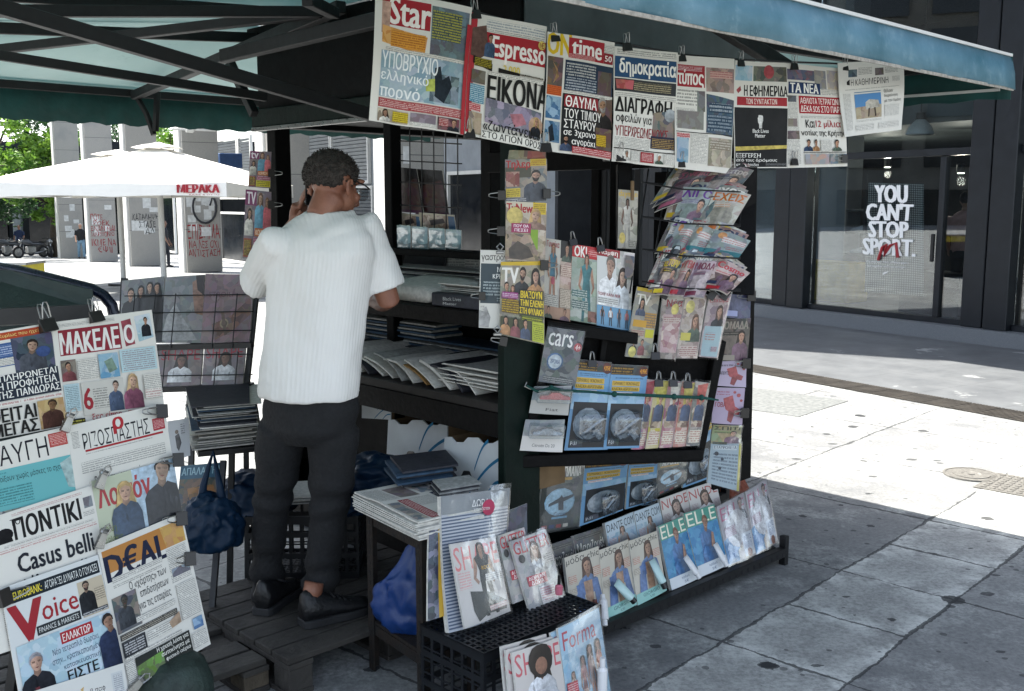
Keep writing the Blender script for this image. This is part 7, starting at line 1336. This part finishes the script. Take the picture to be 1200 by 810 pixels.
m.rings([ring(hem + tv*t_ + FW*o_f, rx, ry) for t_, rx, ry, o_f in prof])
Rs1 = Rsh.lerp(Rel, .86); Ls1 = Lsh.lerp(Lel, .9)
for a, c in ((Rsh, Rs1), (Lsh, Ls1)):
    inn = a.lerp(sh, .45) - UP*.04; m.tube([inn, a, a.lerp(c, .45), c], [.06,.071,.076,.083] if a is Rsh else [.05,.062,.068,.075], 18)
cr = [wp(383, 250, 3.67) + FW*.018 + RT*math.cos(t_)*.083 + FW*math.sin(t_)*.076 + UP*(.012*math.sin(t_)) for t_ in [6.2832*k/24 for k in range(25)]]; m.tube(cr, .010, 8, caps=False)
sho = remesh(m.build('shirt', SH.m, man), .008, 14)
me = sho.data; base = sho.location + man.location
for v in me.vertices:
    p = v.co; h = (p.z + base.z - hem.z)/tv.z; n = v.normal
    u = p.x*math.cos(.5) - p.y*math.sin(.5)
    f = .0006*math.sin(u*80 + p.z*9 + 2*mnoise.noise(p*3))*max(0, min(1, 1.15-h)) + .015*mnoise.noise(V((p.x*6, p.y*7, p.z*2.6))) + .005*mnoise.noise(p*16)
    f += .009*max(0, math.sin((p.z - .55*abs(u-.02))*42))*max(0, 1-abs(h-.86)*5)*.5
    v.co = p + n*f
# open sleeve ends and hem: dark inner discs are avoided by letting arm and jeans pass through
# jeans
J = surf('dark_jeans', '#0d0f13', .85, 0, .3, 26, bump=.3, bscale=70)
Lk = wp(318, 596, 3.76); La = wp(312, 694, 3.84); Rk = wp(386, 598, 3.68); Ra = wp(374, 700, 3.70); Lh = wp(331, 500, 3.70); Rh = wp(392, 500, 3.66)
m = MB(); m.rings([ring(c, rx, ry) for c, rx, ry in ((wp(361,516,3.68),.12,.09),(wp(362,500,3.68),.182,.126),(hip,.190,.130),(wp(364,455,3.68),.178,.118))])
m.tube([Lh, Lh.lerp(Lk, .5), Lk, Lk.lerp(La, .5), La, La - UP*.03], [.096,.084,.073,.063,.062,.066], 18)
m.tube([Rh, Rh.lerp(Rk, .5), Rk, Rk.lerp(Ra, .5), Ra, Ra - UP*.03], [.098,.087,.075,.065,.064,.068], 18)
jn = remesh(m.build('trousers', J, man), .009, 10)
for v in jn.data.vertices:
    p = v.co; z = p.z; f = .010*mnoise.noise(V((p.x*6, p.y*6, z*9))) + .011*math.sin(z*62 + 3*mnoise.noise(p*5))*(max(0, 1-abs(z-.12)*6) + .6*max(0, 1-abs(z-.46)*7)); v.co = p + v.normal*f
# shoes
SHM = surf('black_shoe', '#121316', .45, 0, .3, 18, bump=.2); SOLE = surf('shoe_sole', '#1e1f22', .7, 0, .3, 30)
def shoe_(heel, d, parent):
    d = V(d).normalized(); x = d.cross(UP)*-1; z0 = .146; P = V((heel.x, heel.y, z0)); L_ = .285
    S_ = [(0,.030,.115),(.06,.040,.125),(.2,.043,.112),(.4,.043,.088),(.6,.050,.066),(.8,.050,.052),(.93,.040,.042),(1,.018,.030)]
    mb = MB(); mb.rings([[P + d*L_*u + x*math.cos(t_)*w_*(1 if math.sin(t_) < .3 else .78) + UP*(.014 + max(0, (math.sin(t_)+1)/2)*h) for t_ in [6.2832*k/16 for k in range(16)]] for u, w_, h in S_]); up = mb.build('shoe', SHM, parent, smooth=True)
    mb = MB(); mb.rings([[P + d*(L_*u*1.03-.005) + x*w_*1.1*s + UP*z for s, z in ((-1,0),(1,0),(1,.03),(-1,.03))] for u, w_, h in S_]); mb.build('sole', SOLE, up, bevel=.004)
    for k in range(4): mb = MB(); c = P + d*L_*(.42+.08*k) + UP*(.098-.011*k); mb.tube([c - x*.03, c + UP*.005, c + x*.03], .004, 6); mb.build('lace', SOLE, up)
hl = onz(306, 722, .146); shoe_(hl, (.25,.97,0), man); hr_ = onz(354, 735, .146); shoe_(hr_, (.80,.60,0), man)
mb = MB(); mb.tube([V((hr_.x, hr_.y, .24)) + V((.03,.035,0)), V((hr_.x, hr_.y, .30)) + V((.04,.05,0))], .036, 12); mb.build('ankle', SKIN, man, smooth=True)
# hair, glasses
HM = surf('greying_hair', '#1d1815', .8, 0, .4, 60, bump=.4, bscale=260, col2='#3a332e')
mb = MB(); bmesh.ops.create_icosphere(mb.bm, subdivisions=5, radius=1)
dl = []
for v in mb.bm.verts:
    d = v.co.copy(); y = d.y; cut = -.52 if y < -.45 else (-.52 + .22*min(1, (y+.45)/.3) if y < .3 else -.30 + .8*min(1, (y-.3)/.5))
    ear = abs(d.x) > .55 and ((y+.06)/.16)**2 + ((d.z+.16)/.20)**2 < 1
    if d.z < cut + .05*mnoise.noise(d*7) or ear: dl.append(v); continue
    r = 1 + .012*mnoise.noise(d*6) + .01*mnoise.noise(d*22)
    lowf = max(0, min(1, (d.z-cut)/.3)); s_ = .955 + .035*lowf
    v.co = Hp(d.x*.080*r*s_, -.008+d.y*.102*r*s_, .036+d.z*.090*r*s_)
bmesh.ops.delete(mb.bm, geom=dl, context='VERTS')
mb.bm.normal_update(); hq = random.Random(5)
for f in list(mb.bm.faces):
    c = f.calc_center_median(); n = f.normal if f.normal.dot(c-hd) > 0 else -f.normal
    if hq.random() < .5: d = (n*.8 - hu*.7 - hf*.5 + V((hq.gauss(0,.4), hq.gauss(0,.4), hq.gauss(0,.4)))).normalized()*hq.uniform(.0015, .004); w_ = n.cross(d).normalized()*.0008; mb.poly([c-w_, c+w_, c+d])
hair = mb.build('hair', HM, man, smooth=True); hm = hair.modifiers.new('t', 'SOLIDIFY'); hm.thickness = .006
mb = MB()
for s in (-1, 1): mb.tube([Hp(s*.084,-.03,.018), Hp(s*.083,.0,.03), Hp(s*.075,.07,.028), Hp(s*.064,.105,.024)], .003, 6)
mb.tube([Hp(-.064,.105,.024), Hp(0,.122,.03), Hp(.064,.105,.024)], .003, 6); gls = mb.build('glasses', M['cap_black'], man)
for s in (-1, 1): mb = MB(); mb.lathe(Hp(s*.034,.112,.008), [(.026,0),(.026,.002)], 16, ux=hr, uy=hu, uz=hf); mb.build('lens', M['glass'], gls)
mb = MB(); mb.box(wp(357, 240, 3.80), hf*.065, hu*.12 - RT*.02, hr*.009); tag(mb.build('mobile_phone', M['cap_black'], bevel=.003), 'dark mobile phone held to the left ear of the man in white', 'phone')
# ------------------------------------------------------------------ angle-iron stand with papers
sz = .60; fl_ = onz(429, 598, sz); fn_ = onz(494, 630, sz); dd_ = (fn_-fl_); w1 = dd_.length; u1 = dd_.normalized(); u2 = V((-u1.y, u1.x, 0)); dp_ = .22
st_ = empty('angle_iron_stand', (fl_+fn_)/2 + u2*dp_/2, 'small rusty angle iron stand with a shelf, in front of the kiosk', 'stand'); st_.location.z = 0
def angle(p, a, b_, z0, z1):
    mb = MB(); mb.prism([p+UP*z0, p+a*.04+UP*z0, p+a*.04+b_*.004+UP*z0, p+a*.004+b_*.004+UP*z0, p+a*.004+b_*.04+UP*z0, p+b_*.04+UP*z0], UP*(z1-z0)); lg = mb.build('leg', M['rust'], st_)
    mb = MB()
    for k in range(15): mb.cb(p + a*.02 - b_*.0006 + UP*(z0+.03+k*.038), .010, .0016, .014, a, b_, UP)
    h = mb.build('punched_hole', M['rubber'], lg); h['kind'] = 'stuff'
f2 = V((fl_.x, fl_.y, 0)); n2 = V((fn_.x, fn_.y, 0))
angle(f2, u1, u2, 0, sz-.012); angle(n2, -u1, u2, 0, sz-.012); angle(f2+u2*dp_, u1, -u2, 0, sz-.012); angle(n2+u2*dp_, -u1, -u2, 0, sz-.012)
for z in (.14, sz-.05):
    for p, a, L_ in ((f2, u1, w1), (f2+u2*(dp_-.004), u1, w1), (f2, u2, dp_), (n2-u1*.004, u2, dp_)):
        mb = MB(); mb.box(p + a*.042 + UP*z + (u2 if a is u1 else u1)*(.0045 if p in (f2,) else -.0045), a*(L_-.084), (u2 if a is u1 else u1)*.004, UP*.038); mb.build('rail', M['rust'], st_)
mb = MB(); mb.box(f2+u1*.006+u2*.006+UP*.18, u1*(w1-.012), u2*(dp_-.012), UP*.012); mb.build('shelf', M['rust'], st_); mb = MB(); mb.box(f2-u1*.01-u2*.01+UP*(sz-.007), u1*(w1+.02), u2*(dp_+.02), UP*.007); mb.build('top', M['carton_brown'], st_)
bag((f2 + u1*w1*.5 + u2*dp_*.45 + UP*.193)[:], w1*.40, dp_*.36, .17, M['blue_bag'], 'bright blue plastic bag stuffed on the shelf of the angle iron stand', 11)
pc = (f2+n2+u2*dp_)/2 + u2*dp_*.0; pc = f2 + u1*w1*.5 + u2*dp_*.5
PW = [pc + u1*x*(w1*.5+.03) + u2*y*(dp_*.5+.03) + UP*(sz+.001) for x, y in ((-1,.9),(1,.9),(1,-1),(-1,-1))]; PQ = [px_of(p) for p in PW]
o_, zt = stack(PQ, sz+.001, 8, .007, 'pile of flat newspapers on top of the angle iron stand', 'newspaper_stack', 12, .012, .0)
A = Art('#d3d1ca',1.3).r(40,4,66,22,'#22304f').t('ΤΑ ΝΕΑ',42,6,64,20,'#e9e7e0',2).p(4,6,36,30,'#6f7a80','#b9ada0').r(68,8,98,30,'#9c2c36').m(70,10,96,28,'#efe3dc',8,'#9c2c36').p(8,36,40,66,'#8a7a6c','#4a4c50').m(44,28,66,60,'#222',6).r(46,62,98,78,'#8c2730').m(48,64,96,76,'#efe3dc',9,'#8c2730').m(6,70,42,96,'#222',6).p(50,80,96,97,'#5f6a70','#a99c8c')
cover('newspaper', PRN, (V((0,0,zt+.010)), UP), [px_of(p + UP*(zt+.01-sz)) for p in PW], A, 'newspaper with red and navy boxes lying on top of the pile on the stand', 'newspaper', T=.006, news=.005, grid=(10,8))
stack([(505,572),(548,566),(562,575),(515,583)], zt+.016, 4, .008, 'small pile of dark glossy booklets lying on the newspapers of the stand', 'magazine_stack', 14, .006, .0, [M['paper_dark'], M['paper_grey']], cat='magazine stack')
# ------------------------------------------------------------------ black plastic crates
def crate(o_, ax, ay, wx, wy, h, label, open_top=False):
    c = empty('plastic_crate', o_ + ax*wx/2 + ay*wy/2, label, 'crate'); t_ = .006
    def wall(p, d, L_, nrm, nm):
        mb = MB(); n = max(4, int(L_/.045)); s = L_/n
        for z0, z1 in ((0,.03),(h*.33,h*.33+.022),(h*.66,h*.66+.022),(h-.035,h)): mb.box(p+UP*z0, d*L_, nrm*t_, UP*(z1-z0))
        for k in range(n+1): mb.box(p + d*(k*s-.007 if k else 0) + nrm*.0008, d*(.012), nrm*(t_-.0016), UP*h*.998)
        m2 = max(6, int(h/.04))
        for k in range(m2): mb.box(p + UP*(k*h/m2+.012) + nrm*.0014, d*L_*.999, nrm*(t_-.0028), UP*.006)
        return mb.build(nm, M['crate'], c)
    wall(o_, ax, wx, ay, 'side_grid'); wall(o_+ay*(wy-t_), ax, wx, ay, 'side_grid'); wall(o_+ay*t_, ay, wy-2*t_, ax, 'end_grid'); wall(o_+ax*(wx-t_)+ay*t_, ay, wy-2*t_, ax, 'end_grid')
    mb = MB(); z = h if not open_top else .02; n = int(wx/.024); k2 = int(wy/.024)
    for k in range(n+1): mb.box(o_ + ax*(k*wx/n*.985) + UP*(z-.006), ax*.008, ay*wy, UP*.0055)
    for k in range(k2+1): mb.box(o_ + ay*(k*wy/k2*.98) + UP*(z-.0055), ax*wx, ay*.008, UP*.005)
    mb.build('base_grid', M['crate'], c); return c
ch = .31; cn = onz(567, 766, ch); cr_ = onz(704, 709, ch); cl_ = onz(494, 731, ch); ax = (cr_-cn).normalized(); ay = V((-ax.y, ax.x, 0)); wx, wy = (cr_-cn).length, min(.42, (cl_-cn).length)
cb_ = V((cn.x, cn.y, .0)); crate(cb_, ax, ay, wx, wy, ch, 'upturned black plastic crate carrying magazines in front of the stand')
p = wp(288, 640, 4.05); crate(V((p.x, p.y-.0, .146)), (ER+EL*-.9).normalized(), (ER*.9+EL).normalized(), .46, .3, .27, 'black plastic crate full of papers behind the man, under the counter', True)
q0 = onz(300, 592, .40); bag(wp(300, 604, 4.2)[:], .16, .13, .12, M['dark_blue_bag'], 'dark blue plastic bag on the crate left behind the man', 5, knot=False)
bag(wp(442, 572, 3.98)[:], .17, .14, .085, M['dark_blue_bag'], 'dark blue plastic bag on the floor right of the man below the shelf', 7, knot=False)
hb_ = bag(wp(250, 640, 3.75)[:], .115, .11, .13, M['dark_blue_bag'], 'dark blue plastic bag hanging under the left magazine rack', 9, knot=False)
bt = wp(250, 640, 3.75); mb = MB(); mb.tube([bt+V((-.05,0,.10)), bt+V((-.03,.01,.24)), bt+V((.0,.05,.36)), bt+V((.03,.01,.24)), bt+V((.05,0,.10))], [.022,.014,.009,.014,.022], 8); mb.build('handle', M['dark_blue_bag'], hb_, smooth=True)
bag(wp(405, 600, 4.0)[:], .10, .10, .08, M['dark_blue_bag'], 'small dark blue bag between the legs of the man and the stand', 13)
o_, _ = stack([(338,572),(372,570),(380,588),(340,590)], .52, 4, .008, 'loose papers in the crate seen between the legs of the man', 'newspaper_stack', 31, .03, .0, [M['paper_grey'], M['paper_edge']])
stack([(455,553),(520,545),(535,562),(470,572)], .68, 5, .012, 'dark and red covered magazines in front of the left carton', 'magazine_stack', 33, .03, .0, [M['paper_dark'], M['paper_blue']], cat='magazine stack')
# magazines on the crate
CT = plane(cn + ay*.165 + ax*.05, (ax.x, ax.y), 16); G = 'magazines standing on the crate'
def crm(px, A, lb, off, wr_=None, T=.008, pl=None): return cover('magazine', PRG, pl or CT, px, A, lb, 'magazine', G, T=T, curl=.004, off=off, grid=(6,5), wrap=wr_)
A = Art('#b9bcc2',.55)
for k in range(34): A.r(0,16+k*2.45,100,17.2+k*2.45,'#5f6a7e')
A.r(0,0,100,14,'#8f9294')
o_ = cover('tote_bag', PRN, CT, [(516,582),(596,572),(592,722),(526,742)], A, 'blue striped tote bag in clear plastic standing behind the fitness magazine', 'bag', None, T=.02, curl=.012, off=-.02, wrap='film', grid=(8,8))
mb = MB(); S, N, W, H, org = o_S[o_.name]; c = S(.62,.13)+org+N*.016; mb.lathe(c, [(.028,0),(.028,.001)], 24, ux=(S(1,.1)-S(0,.1)).normalized(), uy=UP, uz=N); stk = mb.build('pink_sticker', surf('pink_sticker', '#b8385c', .5), o_)
lettering([('ΔΩΡΑ', [(553,586),(573,584),(573,592),(553,594)]), ('χαρίζεται', [(555,595),(574,593),(574,598),(555,600)])], c + N*.0012, N, M['letter'], stk, d=.0012)
def shape(v): 
    A = Art('#cfccca',.76).r(0,0,100,100,'#cfcac6')
    if v == 0: return A.t('SHAPE',3,5,98,34,'#d98c8c',1).full(34,3,86,96,'#1f1613','#a9775a','#25262a','#1d1f22').g([(24,60),(60,66),(96,84),(92,94),(50,92),(30,98),(24,84)],'#2a2d2e').t('ROCK',56,33,76,38,'#cfa73a',2).m(5,36,30,56,'#d98c8c',9,'#cfcac6').m(60,44,96,54,'#555',7,'#cfcac6').m(56,84,96,90,'#b8384c',7,'#cfcac6')
    return A.t('SHAPE',3,4,98,30,'#c9707a',1).bust(22,2,84,58,'#1f1512','#8a5a40','#c6c8cc',long=1).e(54,18,26,'#231813').e(54,24,13,'#8f6046').g([(30,52),(76,50),(96,66),(90,98),(34,98)],'#c3c7cc').t('NLP',6,50,26,58,'#222',2).t('ΒΑΡΟΣ',6,60,36,68,'#222',2).m(6,72,34,84,'#444',7,'#cfcac6').m(72,78,96,88,'#444',6,'#cfcac6')
def gl(): return Art('#a9a6a4',.76).p(0,0,100,100,'#9c9a9a','#bdb9b6').t('GLITTER',3,3,97,21,'#b5243c',2).bust(26,8,76,64,'#4a3020','#b58468','#8c8a8c',long=1).e(16,28,8,'#26262a').r(14,54,66,68,'#b8384e').t('ΔΩΡΕΑΝ',18,55.5,62,60,'#f0e4e2',2).t('ΔΩΡΑ',22,61,56,67,'#f0e4e2',2).r(36,72,80,96,'#d5d3d2').m(38,74,78,94,'#b8384e',8,'#d5d3d2').m(74,30,97,44,'#444',7,'#b9b5b2')
crm([(527,638),(580,629),(599,716),(545,737)], shape(0), 'fitness magazine with a sitting woman in black in front of the striped bag', .02, 'film')
crm([(503,622),(517,620),(520,722),(501,728)], Art('#20263c',.3).p(0,0,70,100,'#1f2740','#8a8fa0').r(70,0,100,100,'#c9a93a'), 'dark starry book with a yellow spine at the left edge of the crate', -.04)
crm([(575,606),(618,590),(618,632),(578,644)], Art('#1f2540',.8).p(0,0,100,100,'#1d2340','#2c3558'), 'dark blue starry book behind the beauty magazines', -.05)
crm([(583,628),(614,618),(634,694),(601,708)], gl(), 'beauty magazine with a red title half hidden behind its twin', -.004)
crm([(598,635),(640,620),(663,703),(621,716)], gl(), 'beauty magazine with a red title and a long haired woman, in front on the crate', .016, 'film', .012)
P0 = CT; p_ = hit(655, 690, CT[0]+CT[1]*.05, CT[1]); nb_ = empty('nail_polish', p_, 'pink nail polish bottle fixed to the beauty magazine on the crate', 'bottle')
MB().lathe(p_ - UP*.02, [(.013,0),(.014,.03),(.006,.036)], 12).build('bottle', M['pink_bottle'], nb_); MB().lathe(p_+UP*.017, [(.006,0),(.005,.032)], 10).build('cap', M['cap_black'], nb_)
CT2 = plane(cn - ay*.06 + ax*.12, (ax.x, ax.y), 14); G = 'magazines leaning on the front of the crate'
for i, (px, off) in enumerate((([(587,758),(640,743),(655,845),(598,862)], 0), ([(592,762),(647,746),(660,846),(602,862)], .014), ([(600,765),(655,747),(668,850),(612,868)], .028))):
    crm(px, shape(1), ['fitness magazine with a curly haired woman, hindmost of three against the crate','fitness magazine with a curly haired woman, middle of three against the crate','fitness magazine with a curly haired woman, front one of three against the crate'][i], off, None, .008, CT2)
A = Art('#a9c3d3',.76).p(0,30,100,100,'#8fb3c9','#b5cbd6').t('Forma',6,6,84,26,'#b8485c',1)
for k, (x, h) in enumerate(((18,.5),(42,.38),(60,.3),(80,.28))): A.full(x-8, h*100, x+12, 104, '#3a281c', '#a8745a', ['#c9b4a4','#8c3a34','#b59a8c','#a8563c'][k], '#a8745a')
A.r(2,60,26,72,'#b83848').m(3,61,25,71,'#f0e4e2',7,'#b83848').r(10,76,46,96,'#cfd6da').m(12,78,44,94,'#555',7,'#cfd6da')
crm([(645,742),(696,718),(712,828),(660,848)], A, 'swimwear monthly with four women, hidden twin against the crate', .012, None, .008, CT2)
crm([(654,737),(702,712),(718,826),(668,846)], A, 'swimwear monthly with four women on pale blue, front one against the crate', .028, 'film', .01, CT2)
p_ = hit(706, 790, CT2[0]+CT2[1]*.06, CT2[1]); wb = empty('small_bottle', p_, 'small white bottle with a brown base beside the swimwear monthly', 'bottle'); MB().lathe(p_-UP*.06, [(.016,0),(.017,.075),(.008,.085)], 14).build('bottle_body', M['tube_white'], wb); MB().lathe(p_+UP*.026, [(.009,0),(.009,.03)], 12).build('cap', M['tube_white'], wb)
# ------------------------------------------------------------------ wire rack with magazines and papers, left of the man
WP = plane(wp(222, 400, 4.35), (1, -.05), 9); G = 'magazines in the left wire rack'; WN = WP[1]
def wpp(x, y, d=0): return hit(x, y, WP[0]+WN*d, WN)
lr_ = empty('magazine_stand', wpp(222, 640), 'black wire magazine stand on thin legs, left of the man', 'magazine stand'); lr_.location.z = 0
mb = MB()
for x in (152, 176, 200, 248, 272): mb.tube([wpp(x+6, 344, .03), wpp(x, 408, .03)], .0025, 5)
for y in (346, 366, 388): mb.tube([wpp(146, y+1, .033), wpp(298, y-1, .033)], .0025, 5)
for x in (165, 190, 250, 275): mb.tube([wpp(x+4, 412, .03), wpp(x, 455, .03)], .0025, 5)
for y in (416, 440): mb.tube([wpp(150, y+1, .033), wpp(296, y-1, .033)], .0025, 5)
mb.build('wire_front', M['wire'], lr_)
for x0, x1 in ((232,222),(302,286),(146,138)): mb = MB(); mb.bar(wpp(x0, 326, -.03), wpp(x1, 480, -.03), .022, .03); mb.build('upright', M['black_metal'], lr_)
for y, yb in ((408, 404), (458, 452)): mb = MB(); mb.bar(wpp(140, y, .0), wpp(296, yb, .0), .05, .022); mb.build('rail', M['black_metal'], lr_)
def on_ground(x, y, Y): p = at(x, y, Y); return V((p.x, p.y, 0))
for (x0, y0, Y0, x1, y1) in ((226,480,4.4,212,640),(288,478,4.4,284,640),(262,540,4.0,238,700),(272,520,4.1,262,650)): mb = MB(); g_ = onz(x1, y1+60, 0); mb.bar(wp(x0, y0, Y0), V((g_.x*.98, min(g_.y, Y0+.1), 0)), .022); mb.build('leg', M['black_metal'], lr_)
mb = MB(); sc0 = onz(215, 528, .72); mb.prism([onz(x, y, .72) for x, y in ((218,500),(300,498),(300,524),(232,530))], UP*-.02); mb.build('tray', M['black_metal'], lr_)
A1 = Art('#77797c',.8).p(0,0,100,100,'#6d7073','#838587').bust(2,12,40,98,'#17130f','#b08468','#17181b').bust(30,10,62,98,'#1b1512','#a87c60','#17181b',long=1).bust(52,6,82,98,'#1f1814','#b08a70','#1a1b1e',long=1).bust(70,8,99,98,'#17120f','#a87c60','#1d1e22',long=1)  # cover colours of this rack darkened to stand in for backlit shade
A2 = Art('#838588',.8).p(0,0,100,100,'#76797c','#898b8d').g([(70,10),(100,0),(100,60),(80,56),(74,34)],'#8a6450').g([(78,0),(100,0),(100,30),(84,22)],'#2a1d17').g([(0,96),(10,60),(30,40),(60,70),(90,96)],'#96989a')
A3 = Art('#7a6268',.8).p(0,0,100,100,'#725a60','#80686e').t('STROILI',10,26,60,33,'#6a4a52',0).gp([(20,74),(60,60),(96,34),(99,58),(66,82),(30,96)],'#5c3e30','#7a5644').e(46,72,9,'#8a7858').e(46,72,6,'#5a4a3a').g([(38,56),(44,54),(54,88),(48,90)],'#5a4638')
for i, (px, A, lb) in enumerate((([(143,329),(193,324),(190,402),(139,402)],A1,'grey magazine with four dark dressed women, left of three in the left rack'),([(194,325),(240,322),(236,402),(188,402)],A2,'pale grey magazine with a face at its edge, middle of three in the left rack'),([(241,321),(298,322),(292,401),(235,402)],A3,'rose coloured magazine with a watch on an arm, right of three in the left rack'))): cover('magazine', PRG, WP, px, A, lb, 'magazine', G, T=.012, off=.002*i, grid=(5,5))
for i, px in enumerate(([(147,408),(186,408),(183,460),(143,460)],[(187,407),(238,406),(234,458),(183,459)],[(240,405),(288,403),(284,455),(236,457)])):
    cover('magazine', PRG, WP, px, shape(1).p(0,0,100,100,'#766c70','#857b7e').t('SHAPE',6,5,95,30,'#a8384c',1).bust(24,16,80,80,'#1d1512','#7d5340','#c3c5c9',long=1) , ['fitness magazine in the lower row of the left rack, leftmost','fitness magazine in the lower row of the left rack, middle','fitness magazine in the lower row of the left rack, rightmost'][i], 'magazine', G, T=.012, off=.002*i, grid=(5,5))
A = Art('#b9bcc0',.6).g([(30,40),(50,34),(60,60),(44,80),(34,70)],'#4a4c52').m(60,10,80,40,'#333',9).e(40,30,9,'#6a5a50'); cover('leaflet', PRG, plane(wp(208,515,3.9),(1,.1),5), [(196,494),(221,490),(223,534),(201,541)], A, 'pale leaflet with small sketches sticking out under the paper piles', 'leaflet', T=.002)
A = Art('#2f6d86',.75).p(0,30,100,100,'#3a4a52','#8a6a4a').t('ΑΠΑΛΑΙΤΗΣ',4,6,96,22,'#a9c9d4',2).gp([(20,50),(80,46),(90,80),(30,86)],'#a87a3a','#3a3c40'); cover('magazine', PRG, plane(wp(240,570,4.1),(1,.1),8), [(212,546),(262,542),(258,596),(206,600)], A, 'blue magazine with a pale title on the lowest level of the left rack', 'magazine', T=.006)
_, z1 = stack([(220,500),(296,498),(300,520),(228,528)], .725, 14, .008, 'pile of folded newspapers on the tray of the left stand', 'newspaper_stack', 41, .014, .02, [M['paper_edge'], M['paper_grey'], M['paper_edge']])
stack([(224,478),(298,474),(300,500),(232,506)], z1, 14, .0065, 'pile of blue edged magazines on top of the newspapers of the left stand', 'magazine_stack', 43, .026, .012, [M['paper_blue'], M['paper_grey'], M['paper_edge'], M['paper_dark'], M['paper_grey']], cat='magazine stack')
# ------------------------------------------------------------------ buildings across the square (seen only as reflections)
ob = empty('opposite_building', V((-60, 0, 0)), 'long apartment block across the square, mirrored in the shop glass', 'building')
MB().box((-62,-40,-1),(-8,0,0),(0,105,0),(0,0,26)).build('wall', surf('opposite_wall', '#6d6a63', .9, 0, .25, .4), ob)
for k in range(17):
    for z in (.0, 4.2, 7.8, 11.4, 15):
        f_ = MB().box((-61.9,-37+6*k,z),(.1,0,0),(0,4.4,0),(0,0,2.6)).build('window', M['dark_glass'], ob)
